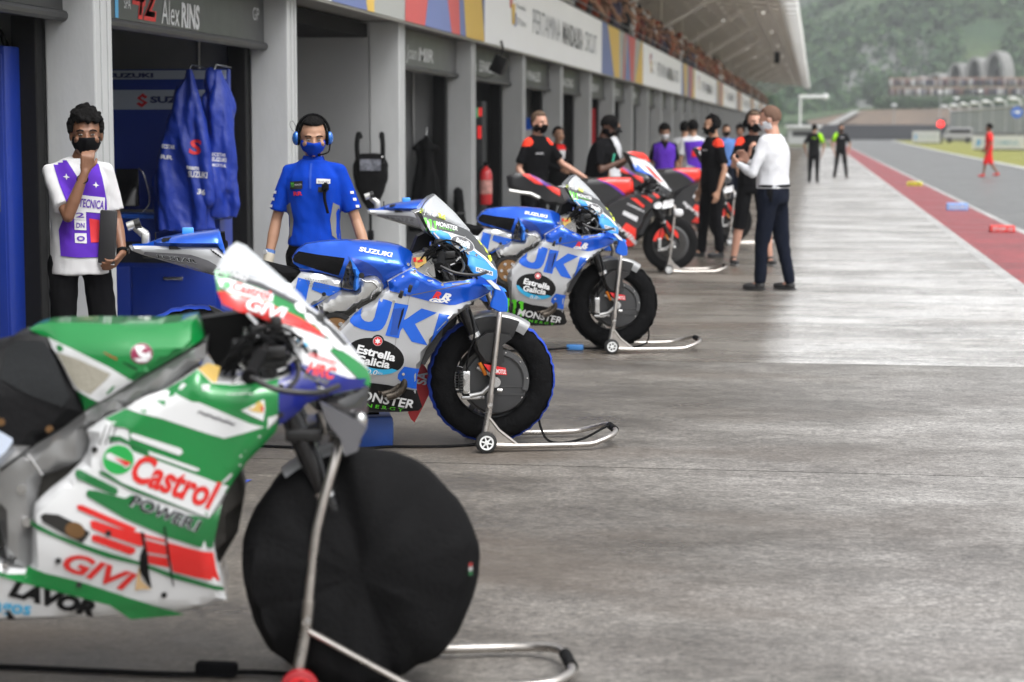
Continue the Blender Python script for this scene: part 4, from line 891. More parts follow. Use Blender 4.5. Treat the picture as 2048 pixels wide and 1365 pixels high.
# 3: black and red team, leaning on the tail of the black motorcycle
def fluo(t, h, sg=(-1, 1), B=1.0, fr=(0, 1, 0)):
    for q in t_arm[t.name]:
        side, sh, E, Wp = q
        if side not in sg: continue
        so = next(o for o in t.children if o.name.startswith('shirt') and 'lett' not in o.name)
        if len(so.data.materials) < 2: so.data.materials.append(K_fluo)
        for pl in so.data.polygons:
            c = pl.center; d = Vector(c)-sh-Vector((side*.02, 0, 0))
            if (d.x/.075)**2+(d.y/.085)**2+((d.z-.005)/.062)**2 < 1 and c.x*side > .045: pl.material_index = 1
p = person('mechanic in black with red shoulders resting his hand on the nearer black motorcycle', (-3.12, 22.25), 55, 1.76, 'fair', K_black, 'short', K_black, hair='short', hairmat=hairb, mask=K_black, hyaw=-5, lean=6,
           Le=(.16, -.10, .66), Lw=(.24, -.22, .575), Ld=(.7, -.7, -.5), Lp=(0, 0, -1), Re=(-.14, .0, .63), Rw=(-.12, -.1, .5), vox=.011)
fluo(p, 1.76); shirt_text(p, 'SPONSOR', (-.12, 1.27), (-.02, 1.27), .02, sticker_w)
p = person('man in a black shirt and black cap looking down at the phone in his hands', (-2.55, 23.3), 72, 1.74, 'dark', K_black, 'short', K_black, hair='short', mask=K_black, cap_=K_black, lean=14, hpitch=30,
           Le=(.12, -.12, .64), Lw=(.03, -.24, .70), Ld=(-.2, -1, .2), Lp=(0, .3, 1), Re=(-.12, -.10, .62), Rw=(-.02, -.235, .69), Rd=(.2, -1, .2), Rp=(0, .3, 1), Lcurl=.7, Rcurl=.7, vox=.011, build=1.08)
b = MB(); b.bbox(-.03, .03, -.55, -.50, 1.27, 1.285, .003); ph = b.build('smartphone', K_black, None, 40); ph.location = (-2.55, 23.3, 0); ph.rotation_euler = (0, 0, R(72)); tag(ph, 'dark phone held by the man in the black cap', 'phone')
on_shirt(p, 'lanyard_pass', [(-.03, 1.26), (.03, 1.27), (.05, 1.17), (-.01, 1.15)], mat('pass_green', (.05, .62, .40), .5), .03); on_shirt(p, 'pass_card', [(0, 1.16), (.045, 1.17), (.055, 1.09), (.02, 1.08)], sticker_w, .035)
p = person('man in a white shirt standing right behind the man in the black cap', (-2.7, 26.7), 75, 1.73, 'tan', K_white, 'short', K_navy, mask=K_black, vox=.013)
p = person('figure in black with a red and white collar in a far garage doorway', (-3.75, 29.3), 40, 1.60, 'tan', K_black, 'long', K_black, vox=.014, Le=(.13, -.02, .64), Lw=(.04, -.12, .60), Re=(-.13, -.02, .64), Rw=(-.04, -.12, .60))
on_shirt(p, 'collar_panel', [(-.07, 1.33), (.07, 1.33), (.08, 1.25), (-.07, 1.25)], K_red, .012); on_shirt(p, 'chest_panel', [(-.05, 1.25), (.06, 1.25), (.04, 1.12), (-.01, 1.1)], sticker_w, .012)
p = person('person in a purple vest with a white mask behind the farther black motorcycle', (-2.28, 30.6), 8, 1.63, 'brown', K_black, 'short', K_black, hair='curly', mask=K_white, vox=.013, hpitch=10)
on_shirt(p, 'vest', [(-.16, 1.32), (-.06, 1.36), (0, 1.24), (.06, 1.36), (.16, 1.32), (.17, .95), (-.17, .95)], K_purple, .012)
p = person('man in a white t-shirt seen from behind beyond the purple vest', (-2.14, 33.2), 170, 1.70, 'tan', K_white, 'short', K_red, vox=.014)
p = person('person in a white and purple bib turned away, beside the black headset', (-1.93, 32.0), 200, 1.72, 'tan', K_white, 'short', K_black, mask=K_black, vox=.014)
on_shirt(p, 'vest', [(-.17, 1.36), (.15, 1.38), (.17, .95), (.1, .93), (-.12, 1.0)], K_purple, .012, (0, -1, 0)); on_shirt(p, 'vest_patch', [(-.06, 1.22), (.08, 1.22), (.08, 1.12), (-.06, 1.12)], K_red, .018, (0, -1, 0))
p = person('black clad mechanic with red shoulders and black headset, standing sideways', (-1.23, 24.38), -62, 1.73, 'tan', K_black, 'short', K_black, hair='short', mask=K_black, headset=K_black, hyaw=-8, hpitch=6, vox=.011, build=1.05,
           Le=(.155, .02, .62), Lw=(.16, -.03, .47), Lf=(.07, .02), Rf=(-.07, -.06))
fluo(p, 1.73); shirt_text(p, 'SPONSOR', (-.02, 1.29), (.1, 1.29), .018, sticker_w)
p = person('man in a blue shirt far behind, left of the pair in blue', (-1.71, 38.8), 20, 1.66, 'tan', K_lblue, 'short', K_navy, mask=K_black, vox=.016)
p = person('man in a blue and lime shirt farthest back beside the other blue shirt', (-1.52, 41.2), -30, 1.66, 'brown', K_lblue, 'short', K_navy, hair='curly', vox=.016)
on_shirt(p, 'lime_panel', [(.03, 1.36), (.14, 1.32), (.14, 1.2), (.04, 1.25)], K_green, .012)
p = person('mechanic in black shorts with red shoulders, partly behind the man in white', (-.70, 22.93), 18, 1.76, 'fair', K_black, 'short', K_black, shorts=True, hair='short', hairmat=hairb, mask=K_black, headset=K_black, hyaw=5, vox=.011,
           Re=(-.14, -.03, .65), Rw=(-.07, -.15, .72), Rd=(.1, -.2, .9), Rcurl=.6, Lf=(.115, -.03), Rf=(-.11, .04))
fluo(p, 1.76); shirt_text(p, 'SPONSOR', (-.03, 1.32), (.1, 1.32), .02, sticker_w)
p = person('man in a white long sleeved shirt and dark trousers, back half turned, hands raised', (-.40, 19.4), -112, 1.78, 'fair', K_white, 'long', K_navy, hair='buzz', hairmat=mat('hair_reddish', (.13, .07, .045), .8), mask=K_white, hyaw=8, hpitch=14, lean=2, vox=.010, build=1.16, hem=.55,
           Le=(.16, -.05, .635), Lw=(.09, -.16, .68), Ld=(-.3, -.8, .5), Lp=(-.7, .2, .3), Lcurl=.6, Re=(-.16, -.05, .635), Rw=(-.05, -.17, .69), Rd=(.3, -.5, .8), Rp=(.8, .2, 0), Rcurl=.5, Lf=(.06, -.055), Rf=(-.06, .07))
b = MB(); b.tube([(.1*1.1*math.cos(R(k))*1.78, .072*1.12*math.sin(R(k))*1.78, .565*1.78) for k in range(0, 360, 20)]+[(.1*1.1*1.78, 0, .565*1.78)], .014, 8, 1); b.build('belt', K_black, p, 60)
b = MB(); b.bbox(.165, .205, .02, .075, .86, .98, .008); b.build('radio', K_black, p, 40)
for (lab, loc, rz, face, sx) in (('far man in black with one lime green sleeve, seen from behind', (-.05, 59.8), 172, (0, -1, 0), 1), ('far man in black with one lime green sleeve, facing the camera', (.80, 65.7), 8, (0, 1, 0), -1)):
    p = person(lab, loc, rz, 1.74, 'tan', K_black, 'short', K_black, mask=K_black if rz < 90 else None, vox=.016, Le=(.17, .0, .64), Re=(-.17, .0, .64), Lf=(.07, 0) if rz > 90 else (.11, -.03), Rf=(-.06, .0) if rz > 90 else (-.11, 0))
    a = t_arm[p.name][0 if rz < 90 else 1]; a = t_arm[p.name][1]
    b = MB(); side, sh, E, Wp = a; cap(b, sh+Vector((0, 0, .01)), sh.lerp(E, .6), .068, .068); o = b.build('lime_sleeve', K_green, p, 180)
    shirt_text(p, 'TEAM', (-.07, 1.3), (.07, 1.3), .03, K_green if rz > 90 else sticker_w, .02, .01, face)
p = person('person dressed all in red walking across the pit lane', (5.71, 68.6), -100, 1.76, 'brown', K_red, 'short', K_red, shorts=True, vox=.016, hair='curly', shoe=K_red, Lf=(.05, -.10), Rf=(-.05, .16, .02), kneeR=(-.05, .03, .27), Le=(.13, .05, .64), Lw=(.12, -.02, .5), Re=(-.13, -.04, .64), Rw=(-.12, -.1, .53))

# =====================================================================
#  MOTORCYCLES  (local axes: x forward, -y = right hand side, z up; origin on the ground under the front axle)
# =====================================================================
suz_blue = mat('metallic_blue', (.002, .085, .56), .30, .55, coat=.6, var=.05, vscale=2)
suz_light = mat('light_blue_paint', (.05, .33, .85), .3, .15, coat=.6)
suz_silver = mat('satin_silver', (.50, .51, .53), .34, .55, coat=.6, var=.03, vscale=3)
suz_letter = mat('letter_blue', (.002, .10, .58), .4, .1, coat=.25)
carbon = mat('carbon', (.010, .010, .011), .36, coat=.25, bump=.2, bscale=300)
alum = mat('brushed_frame', (.52, .52, .51), .36, .85, var=.08, vscale=10, bump=.08, bscale=90)
steel = mat('stand_steel', (.50, .47, .44), .3, .95, var=.18, vscale=14)
rubber = mat('rubber', (.008, .008, .0085), .8, spec=.12, bump=.2, bscale=120)
cover_m = mat('warmer_fabric', (.0055, .0055, .006), .85, spec=.08, bump=.7, bscale=38, var=.12, vscale=7)
cover_b = mat('warmer_blue', (.006, .045, .40), .7, bump=.6, bscale=40)
blackp = mat('satin_black', (.007, .007, .0075), .36, coat=.15)
pad_m = mat('seat_foam', (.006, .006, .0065), .9, spec=.08, bump=.5, bscale=220)
gold = mat('clutch_bronze', (.30, .17, .08), .4, .9); orange = mat('orange_anodised', (.75, .22, .02), .35, .5)
chrome = mat('machined', (.62, .62, .62), .25, 1.0)
ink_w = mat('decal_white', (.72, .73, .74), .4); ink_k = mat('decal_black', (.006, .006, .0065), .5, spec=.2); ink_g = mat('decal_green', (.10, .62, .02), .4, emit=0)
ink_r = mat('decal_red', (.62, .02, .025), .4); ink_y = mat('decal_yellow', (.62, .75, .05), .4); ink_c = mat('decal_cyan', (.03, .36, .62), .4); ink_gr = mat('decal_grey', (.10, .10, .11), .4)
glass_m = mat('windscreen_clear', (.86, .89, .92), .08, alpha=.42, coat=1)
glass_d = mat('windscreen_tint', (.07, .075, .08), .15, coat=1)
label_m = mat('sticker_gold', (.62, .42, .12), .4)
def P3(pts, lat): return [(u, -lat, v) for u, v in pts]
def mb_tube(name, pts, r, m, parent, n=10, sub=4):
    b = MB(); b.tube(pts, r, n, sub); return b.build(name, m, parent, 60)
def ss(a, b, x): t = min(1., max(0., (x-a)/(b-a))); return t*t*(3-2*t)
def bolts(name, sh, pts, m, parent, r=.007):
    W = sh.w(pts)
    for (u, v), w in zip(pts, W):
        b = MB(); b.cyl((u, -w-.006, v), (u, -w+.004, v), r, n=12); b.build(name, m, parent, 60)
def oval(cx, cy, rx, ry, rot=0, n=36, a0=0, a1=360):
    c, s = math.cos(R(rot)), math.sin(R(rot))
    return [(cx+rx*math.cos(R(a0+(a1-a0)*i/n))*c-ry*math.sin(R(a0+(a1-a0)*i/n))*s, cy+rx*math.cos(R(a0+(a1-a0)*i/n))*s+ry*math.sin(R(a0+(a1-a0)*i/n))*c) for i in range(n)]
def txt(sh, s, a, b, h, m, parent, shear=0, bold=0, off=.004, name='lettering'):
    V, F = fit_text(s, a, b, h, shear, bold); return sh.place(name, V, F, m, parent, off, False)
def claw(sh, x, y, h, m, parent, slope=-.15, name='claw_mark', off=.0045):
    """three ragged vertical claw strokes"""
    for k in range(3):
        x0 = x+k*h*.36; yy = y+slope*k*h*.36; L = (.95, 1.0, .9)[k]*h
        p = [(x0-.13*h, yy), (x0+.02*h, yy+.07*h), (x0+.17*h, yy-.01*h), (x0+.12*h, yy-.06*h), (x0+.14*h, yy-.35*h), (x0+.09*h, yy-.45*h), (x0+.12*h, yy-.6*h), (x0+.04*h, yy-L), (x0+.02*h, yy-.72*h), (x0-.03*h, yy-.55*h), (x0+.0*h, yy-.4*h), (x0-.03*h, yy-.1*h)]
        sh.decal(name, p, m, parent, off, False)
def wheel_cover(root, name, c, r, hw, hub, seed, m, rim=None, closed=False):
    rn = Vector((seed*3.1, seed*1.7, 0)); b = MB()
    if closed: prof = [(0, -hw*1.05), (r*.3, -hw*1.12), (r*.55, -hw*1.15), (r*.78, -hw*1.05), (r*.9, -hw*.9), (r*.97, -hw*.6), (r*1.0, -hw*.25), (r*1.0, hw*.25), (r*.97, hw*.6), (r*.88, hw*.95), (r*.55, hw), (r*.3, hw)]
    else: prof = [(hub, -hw*.72), (hub*1.04, -hw*.95), (r*.78, -hw*1.08), (r*.88, -hw*1.0), (r*.95, -hw*.78), (r*.985, -hw*.5), (r*1.0, -hw*.1), (r*1.0, hw*.4), (r*.985, hw*.62), (r*.93, hw*.9), (r*.8, hw), (hub, hw*.9)]
    b.lathe_y(prof, c, 96)
    for i, v in enumerate(b.v):
        p = Vector(v); d = p-Vector(c); rr = math.hypot(d.x, d.z); a = math.atan2(d.z, d.x)
        if rr < .02:
            if closed and d.y < 0: b.v[i] = (p.x, p.y-.055*ss(.62, .36, p.z)-.032*noise.noise(Vector((d.z*2, 3, d.z*2.2))+rn), p.z)
            continue
        k = noise.noise(Vector((d.x*14, d.z*14, d.y*9))+rn)*.008+noise.noise(Vector((d.x*40, d.z*40, d.y*14))+rn)*.003
        f = 1+((k*.6+(.005*math.sin(3*a+1)+.003*math.sin(7*a) if closed else 0))/rr)*(rr > r*.9)
        y = d.y-k*1.4*(1 if d.y < 0 else -1)
        if closed: y -= (.042*noise.noise(Vector((d.x*11+d.z*2, 3, d.z*2.2))+rn)+.016*noise.noise(Vector((d.x*26+d.z*6, 1, d.z*3.5))+rn))*(1 if d.y < 0 else 0)
        if closed and y < 0: y -= .055*ss(.62, .36, p.z)
        b.v[i] = (c[0]+d.x*f, c[1]+y, c[2]+d.z*f)
    o = b.build(name, m, root, 60)
    if rim:
        b = MB(); n = 96; prof = [(r*.80, hw*1.05), (r*.93, hw*1.0), (r*1.022, hw*.72), (r*1.034, hw*.2), (r*1.034, -.2*hw), (r*1.028, -.45*hw), (r*.995, -.66*hw)]; b.lathe_y(prof, c, n)
        for i, v in enumerate(b.v):
            d = Vector(v)-Vector(c); rr = math.hypot(d.x, d.z); a = math.atan2(d.z, d.x); k = .0035*math.sin(a*34+2*math.sin(a*5))+.004*noise.noise(Vector((math.cos(a)*9, math.sin(a)*9, 0)))
            b.v[i] = (c[0]+d.x*(1+k/rr), c[1]+d.y+k, c[2]+d.z*(1+k/rr))
        b.build(name+'_hem', rim, root, 60)
    return o
def wheel_inner(root, c, hub, side=-1, hw=.05):
    b = MB(); b.lathe_y([(hub*.98, -.03), (hub*1.03, -.045), (hub*1.08, -.04)], c, 60); b.lathe_y([(hub*.98, -.03), (hub*.95, .03), (hub*1.05, .045)], c, 60)
    for k in range(5):
        a = R(72*k+20); b.box(.03, hub, -.012, .012, -.014, .014, Matrix.Translation(c)@Matrix.Rotation(-a, 4, 'Y'))
    b.cyl((c[0], c[1]-.05, c[2]), (c[0], c[1]+.05, c[2]), .035, n=20); b.build('wheel_rim', blackp, root, 40)
def gear(root, brakes=True, radiator=True):
    """fork, brakes, bars, engine, swingarm, rear wheel shared by all the machines"""
    ax = (0, 0, .33)
    for s in (-1, 1):
        mb_tube('fork_leg', [(-.015, s*.115, .36), (-.085, s*.115, .53)], .026, blackp, root, 14, 1)
        mb_tube('fork_tube', [(-.08, s*.115, .52), (-.262, s*.115, .955)], .031, mat('fork_black', (.02, .02, .022), .25, .6, coat=.5), root, 14, 1)
        b = MB(); b.cyl((-.102, s*.115, .565), (-.092, s*.115, .545), .034, n=16); b.build('fork_ring', chrome, root, 60)
    b = MB(); b.bbox(-.30, -.18, -.15, .15, .90, .925, .008); b.bbox(-.20, -.10, -.15, .15, .70, .735, .008, M=None); b.build('fork_clamp', blackp, root, 40)
    for s in (-1, 1):
        mb_tube('handlebar', [(-.245, s*.12, .965), (-.262, s*.24, .945), (-.285, s*.37, .905)], .011, chrome, root, 10, 1)
        b = MB(); p0, p1 = Vector((-.262, s*.225, .948)), Vector((-.287, s*.36, .908))
        for k in range(9): b.cyl(p0.lerp(p1, k/9), p0.lerp(p1, (k+.8)/9), .0185, n=12)
        b.cyl(p0, p1, .0165, n=12); b.cyl(p1, p1+(p1-p0)*.09, .021, n=12); b.build('grip', rubber, root, 60)
        mb_tube('brake_lever', [(-.225, s*.15, .945), (-.17, s*.19, .925), (-.165, s*.28, .895), (-.19, s*.36, .872)], .0065, blackp, root, 8)
        b = MB(); b.bbox(-.245, -.195, s*.175-.022, s*.175+.022, .93, .965, .006); b.bbox(-.235, -.205, s*.13-.018, s*.13+.018, .99, 1.04, .008); b.build('lever_clamp', blackp, root, 40)
        mb_tube('lever_guard', [(-.285, s*.37, .905), (-.22, s*.39, .875), (-.12, s*.37, .862), (-.06, s*.30, .87)], .008, carbon, root, 8)
    b = MB()
    for (x, y, z, sx, sy, sz) in ((-.2, -.03, 1.0, .05, .07, .035), (-.15, -.07, .93, .03, .03, .03), (-.31, -.09, .955, .03, .03, .02), (-.13, -.12, .9, .02, .02, .05), (-.27, -.15, 1.0, .02, .02, .02), (-.12, .02, .99, .03, .08, .045)):
        b.bbox(x-sx, x+sx, y-sy, y+sy, z-sz, z+sz, .008)
    b.build('dash_unit', blackp, root, 40)
    rn = random.Random(4); b = MB()
    for k in range(9):
        y = -rn.uniform(.02, .16); b.tube([(-.36+rn.uniform(-.03, .03), y, .9+rn.uniform(-.03, .03)), (-.27+rn.uniform(-.03, .03), y-.04, 1.0+rn.uniform(-.05, .03)), (-.18+rn.uniform(-.03, .03), y-.02, .95+rn.uniform(-.04, .04)), (-.1+rn.uniform(-.03, .03), y, .84+rn.uniform(-.03, .03))], .0045, 6)
    b.build('cable', rubber, root, 60)
    b = MB()
    for k in range(26):
        p = Vector((rn.uniform(-.34, -.08), -rn.uniform(.06, .19), rn.uniform(.84, 1.03))); q = p+Vector((rn.uniform(-.03, .03), rn.uniform(-.01, .01), rn.uniform(-.03, .03))); b.cyl(p, q, rn.uniform(.003, .007), n=7)
    b.build('bracket_fitting', chrome, root, 60)
    # front brake
    for s in ((-1, 1) if brakes else ()):
        b = MB(); b.lathe_y([(.085, -.003), (.16, -.003), (.16, .003), (.085, .003), (.085, -.003)], (0, s*.082, .33), 48); b.build('brake_disc', mat('carbon_disc', (.035, .034, .033), .5, .3), root, 40)
        c = MB(); c.bbox(-.155, -.115, s*.09-.035, s*.09+.035, .27, .385, .01); c.cyl((-.135, s*.09-.04, .30), (-.135, s*.09+.04, .30), .016, n=12); c.cyl((-.135, s*.09-.04, .355), (-.135, s*.09+.04, .355), .016, n=12); c.bbox(-.16, -.05, s*.125-.01, s*.125+.01, .245, .262, .004); c.build('brake_caliper', chrome, root, 40)
        c = MB()
        for k in range(8): c.bbox(-.168, -.15, s*.09-.036, s*.09+.036, .275+k*.0135, .283+k*.0135, .002, 1)
        c.build('caliper_fins', blackp, root)
        c = MB(); c.cyl((0, s*.075, .33), (0, s*.155, .33), .026, n=24); c.cyl((0, s*.155, .33), (0, s*.165, .33), .016, n=6); c.build('axle_nut', chrome, root, 40)
        c = MB(); c.tube([(-.12, s*.13, .262), (-.06, s*.135, .275), (0, s*.135, .33)], .012, 8, 1); c.tube([(-.085, s*.13, .40), (-.03, s*.135, .37), (0, s*.135, .345)], .009, 8, 1); c.cyl((0.01, s*.14, .29), (.035, s*.14, .287), .011, n=10); c.build('fork_foot', alum, root, 60)
        mb_tube('brake_hose', [(-.135, s*.13, .385), (-.13, s*.14, .46), (-.10, s*.15, .56), (-.12, s*.14, .68)], .005, rubber, root, 6)
        c = MB(); c.cyl((-.075, s*.145, .425), (-.045, s*.145, .365), .0095, n=12); c.build('brake_sensor', orange, root, 60)
    # engine, swingarm, rear wheel
    eng = Shell(smooth_poly([(-.96, .42), (-.98, .62), (-.86, .74), (-.55, .80), (-.34, .72), (-.30, .5), (-.42, .30), (-.62, .24), (-.86, .26)]), lambda u, v: .155, .05, .6, .035); eng.build('engine', mat('engine_dark', (.035, .033, .03), .5, .6, var=.4, vscale=16), root)
    if radiator:
        b = MB(); b.cyl((-.765, -.19, .58), (-.765, -.15, .58), .075, n=28); b.cyl((-.765, -.2, .58), (-.765, -.15, .58), .03, n=20)
        b.build('clutch_cover', gold, root, 40)
        b = MB()
        for k in range(6): a = R(60*k); b.cyl((-.765+.05*math.cos(a), -.197, .58+.05*math.sin(a)), (-.765+.05*math.cos(a), -.19, .58+.05*math.sin(a)), .011, n=10)
        b.cyl((-.765, -.206, .58), (-.765, -.2, .58), .013, n=6); b.build('clutch_spring', chrome, root, 40)
        b = MB(); b.lathe_y([(.078, -.195), (.1, -.195), (.1, -.15), (.078, -.15), (.078, -.195)], (-.765, 0, .58), 36, 40, 330); b.build('clutch_ring', blackp, root, 40)
    if radiator: b = MB(); b.prism_y([(-.30, .78), (-.22, .76), (-.26, .55), (-.34, .42), (-.39, .44), (-.36, .60)], -.17, .17); b.build('radiator', mat('radiator_grid', (.03, .03, .032), .6, .4, bump=1, bscale=200), root)
    for s in (-1, 1):
        c = MB(); c.prism_y([(-.93, .44), (-.88, .52), (-1.1, .47), (-1.40, .41), (-1.46, .36), (-1.43, .33), (-1.3, .35), (-1.08, .38)], s*.125-.016, s*.125+.016); c.build('swingarm', blackp, root, 40)
        c = MB(); c.cyl((-.93, s*.16, .40), (-.93, s*.24, .40), .009, n=10); c.build('footpeg', chrome, root, 60)
    wheel_inner(root, (-1.42, 0, .36), .21)
def bike_tail(root, tail, m, name='tail_unit'): pass

# ---------- front stand ----------
def front_stand(name, loc, label, wheelm, redw=False, du=0, ext=0, dz=0):
    t = empty(name, (loc[0], loc[1], 0), R(loc[2]), label, 'paddock stand', 'steel front paddock stands')
    c_, s_ = math.cos(R(loc[2])), math.sin(R(loc[2])); t.location = (loc[0]+du*c_, loc[1]+du*s_, 0)
    for s in (-1, 1):
        k = s*.21
        b = MB(); b.tube([(.03-du*.25, s*.10, .72), (.02-du*.25, s*.16, .66), (-.004, s*.185, .47), (-.03, s*.2, .26)], .0135, 12, 3); b.build('upright', steel, t, 60)
        b = MB(); b.tube([(-.028, s*.2, .28), (-.038, s*.2, .19), (-.058, k, .09), (-.065, k, .058)], .0165, 12, 3); b.cyl((-.035, s*.2-.02, .225), (-.035, s*.2+.02, .225), .012, n=10); b.build('lower_upright', steel, t, 60)
        b = MB(); b.cyl((-.03, s*.2-.022, .23), (-.03, s*.2+.022, .23), .009, n=6); b.build('pivot_bolt', chrome, t, 60)
        b = MB(); (None if redw else b.prism_y([(-.05, .155), (-.03, .16), (.01, .1), (.1, .035), (.09, .025), (-.045, .03)], k-.004, k+.004)); b.tube([(-.035, k, .165), (.01, k, .105), (.1, k, .033)] if not redw else [(-.03, k, .2), (.25, k, .035)], .008 if not redw else .009, 8, 1); b.build('gusset', steel, t, 40)
        w = MB(); w.lathe_y([(.022, -.018), (.036, -.02), (.05, -.014), (.052, 0), (.05, .014), (.036, .02), (.022, .018)], (-.055, k-s*-.03, .052), 32); w.build('roller_tyre', wheelm, t, 50)
        w = MB(); c = (-.055, k+s*.03, .052); w.lathe_y([(.026, -.019), (.034, -.0205), (.037, -.018)], c, 32); w.lathe_y([(.0, -.021), (.009, -.021), (.012, -.015)], c, 20); w.lathe_y([(.026, .019), (.034, .0205), (.037, .018)], c, 32)
        for q in range(6):
            M = Matrix.Translation(c)@Matrix.Rotation(R(60*q+15), 4, 'Y'); w.box(.008, .030, -.0195, .0195, -.0035, .0035, M)
        w.build('roller_rim', whitem if not redw else ink_r, t, 50)
        w = MB(); w.lathe_y([(0, -.015), (.03, -.015)], c, 20); w.build('roller_disc', blackp, t)
    b = MB(); b.tube([(-.045, -.21, .035), (.1, -.21, .028), (.42, -.21, .028), (.50+ext, -.20, .04-dz*.3), (.57+ext, -.16, .062-dz*.7), (.60+ext, -.09, .075-dz), (.60+ext, .09, .075-dz), (.57+ext, .16, .062-dz*.7), (.50+ext, .20, .04-dz*.3), (.42, .21, .028), (.1, .21, .028), (-.045, .21, .035)], .0135, 12, 4); b.build('base_tube', steel, t, 60)
    b = MB(); b.tube([(.03-du*.25, -.1, .72), (.03-du*.25, .1, .72)], .016, 12, 1); b.cyl((0.0-du*.25, 0, .70), (-.02-du*.25, 0, .76), .014, n=12); b.build('head_bar', steel, t, 60)
    b = MB(); b.tube([(.603+ext, -.07, .075-dz), (.603+ext, .07, .075-dz)], .018, 12, 1); b.build('foot_grip', rubber, t, 60)
    return t

# =====================================================================
#  BLUE AND SILVER MACHINE
# =====================================================================
def fairbase(u, v):
    w = .13+.10*ss(.12, .48, v)
    if v > .66:
        L = np.interp(v, [.66, .75, .80, .86, .9, 1.06, 1.235], [.02, .045, .06, .062, .045, -.08, -.262])
        k = max(0., L-u)/.34; f = math.sqrt(min(1, k))*.98+.02
        w *= f*ss(.60, .76, v)+1*(1-ss(.60, .76, v))
    w *= 1-.35*ss(.95, 1.22, v)
    return w
def blue_bike(loc, label):
    root = empty('racing_motorcycle', (loc[0], loc[1], 0), R(loc[2]), label, 'motorcycle', 'racing motorcycles on front stands in the pit lane')
    gear(root)
    wheel_cover(root, 'tyre_warmer', (0, 0, .33), .302, .066, .185, 1, cover_m, cover_b)
    wheel_inner(root, (0, 0, .33), .19)
    wheel_cover(root, 'tyre_warmer', (-1.42, 0, .36), .335, .10, .2, 2, cover_m, cover_b)
    # disc shroud on the near side
    b = MB(); b.lathe_y([(0, -.103), (.06, -.103), (.125, -.1), (.15, -.096), (.158, -.085)], (.015, 0, .325), 60); b.build('disc_shroud', mat('shroud_grey', (.030, .031, .033), .45, coat=.2), root, 30)
    b = MB(); b.lathe_y([(.122, -.106), (.128, -.110), (.150, -.108), (.154, -.096)], (.02, 0, .33), 40, -20, 80); b.box(.02, .145, -.106, -.103, .30, .303); b.box(.02, .15, -.106, -.103, .262, .265); b.box(.018, .021, -.107, -.103, .265, .42); b.build('shroud_rib', mat('shroud_rib', (.055, .056, .058), .4), root, 30)
    for a in (75, 40, 5, -35): 
        b = MB(); b.cyl((.02+.142*math.cos(R(a)), -.113, .33+.142*math.sin(R(a))), (.02+.142*math.cos(R(a)), -.106, .33+.142*math.sin(R(a))), .004, n=8); b.build('shroud_screw', chrome, root)
    pod = MB(); pod.prism_y([(-0.091,0.529),(-0.043,0.569),(-0.009,0.571),(0.072,0.557),(0.081,0.542),(0.034,0.509),(0.044,0.428),(0.009,0.404),(-0.015,0.420),(-0.040,0.430),(-0.080,0.480)], -.165, -.125); pod.build('brake_duct', carbon, root, 30)
    tri = MB(); tri.prism_y([(-0.060,0.422),(0.048,0.400),(0.053,0.366),(-0.007,0.372),(-0.029,0.381)], -.178, -.168); tri.build('duct_flag', ink_r, root)
    V, F = fit_text('MOTUL', *[(0.001,0.377),(0.049,0.372)], .02, 0, .02, 1); me = bpy.data.meshes.new('t'); me.from_pydata([(p[0], -.1795, p[1]) for p in V], [], F); link('flag_lettering', me, ink_w, root)
    # front mudguard
    b = MB(); prof = []
    for i in range(9): th = R(-80+160*i/8); prof.append((.318+.014*math.cos(th*1.0), .085*math.sin(th)))
    prof = [(.262, -.088), (.29, -.09)]+[(r_, y_) for r_, y_ in prof]+[(.29, .09), (.262, .088)]; b.lathe_y(prof, (0, 0, .33), 26, 56, 118); b.build('front_mudguard', mat('mudguard_silver', (.26, .265, .27), .35, .4, coat=.5), root, 60)
    b = MB(); b.lathe_y([(.23, -.095), (.265, -.098), (.31, -.093), (.312, -.085)], (0, 0, .33), 20, 66, 110); b.build('mudguard_stay', carbon, root, 50)
    # main fairing
    fo = [(-0.518,0.825),(-0.459,0.858),(-0.388,0.892),(-0.379,0.873),(-0.336,0.852),(-0.289,0.832),(-0.255,0.813),(-0.205,0.819),(-0.144,0.821),(-0.115,0.830),(-0.113,0.854),(-0.124,0.880),(-0.134,0.894),(-0.131,0.925),(-0.146,0.944),(-0.165,0.964),(-0.196,0.985),(-0.224,0.999),(-0.257,1.014),(-0.288,1.024),(-0.319,1.045),(-0.344,1.097),(-0.363,1.132),(-0.380,1.144),(-0.353,1.153),(-0.321,1.141),(-0.245,1.113),(-0.174,1.082),(-0.124,1.060),(-0.107,1.048),(-0.079,1.017),(-0.050,0.984),(-0.022,0.946),(0.007,0.903),(0.021,0.865),(0.024,0.836),(0.019,0.803),(0.002,0.777),(-0.024,0.753),(-0.084,0.725),(-0.132,0.695),(-0.175,0.667),(-0.204,0.646),(-0.232,0.623),(-0.271,0.585),(-0.309,0.535),(-0.338,0.493),(-0.354,0.453),(-0.371,0.403),(-0.377,0.362),(-0.381,0.319),(-0.372,0.271),(-0.355,0.223),(-0.372,0.204),(-0.463,0.199),(-0.600,0.202),(-0.700,0.220),(-0.737,0.285),(-0.750,0.362),(-0.763,0.457),(-0.777,0.528),(-0.772,0.580),(-0.703,0.652),(-0.637,0.701),(-0.575,0.734),(-0.542,0.773),(-0.511,0.797)]
    fair = Shell(fo, fairbase, .028, .84, .02); fair.build('fairing', suz_silver, root)
    D = lambda nm, poly, m, off=.0025: fair.decal(nm, poly, m, root, off)
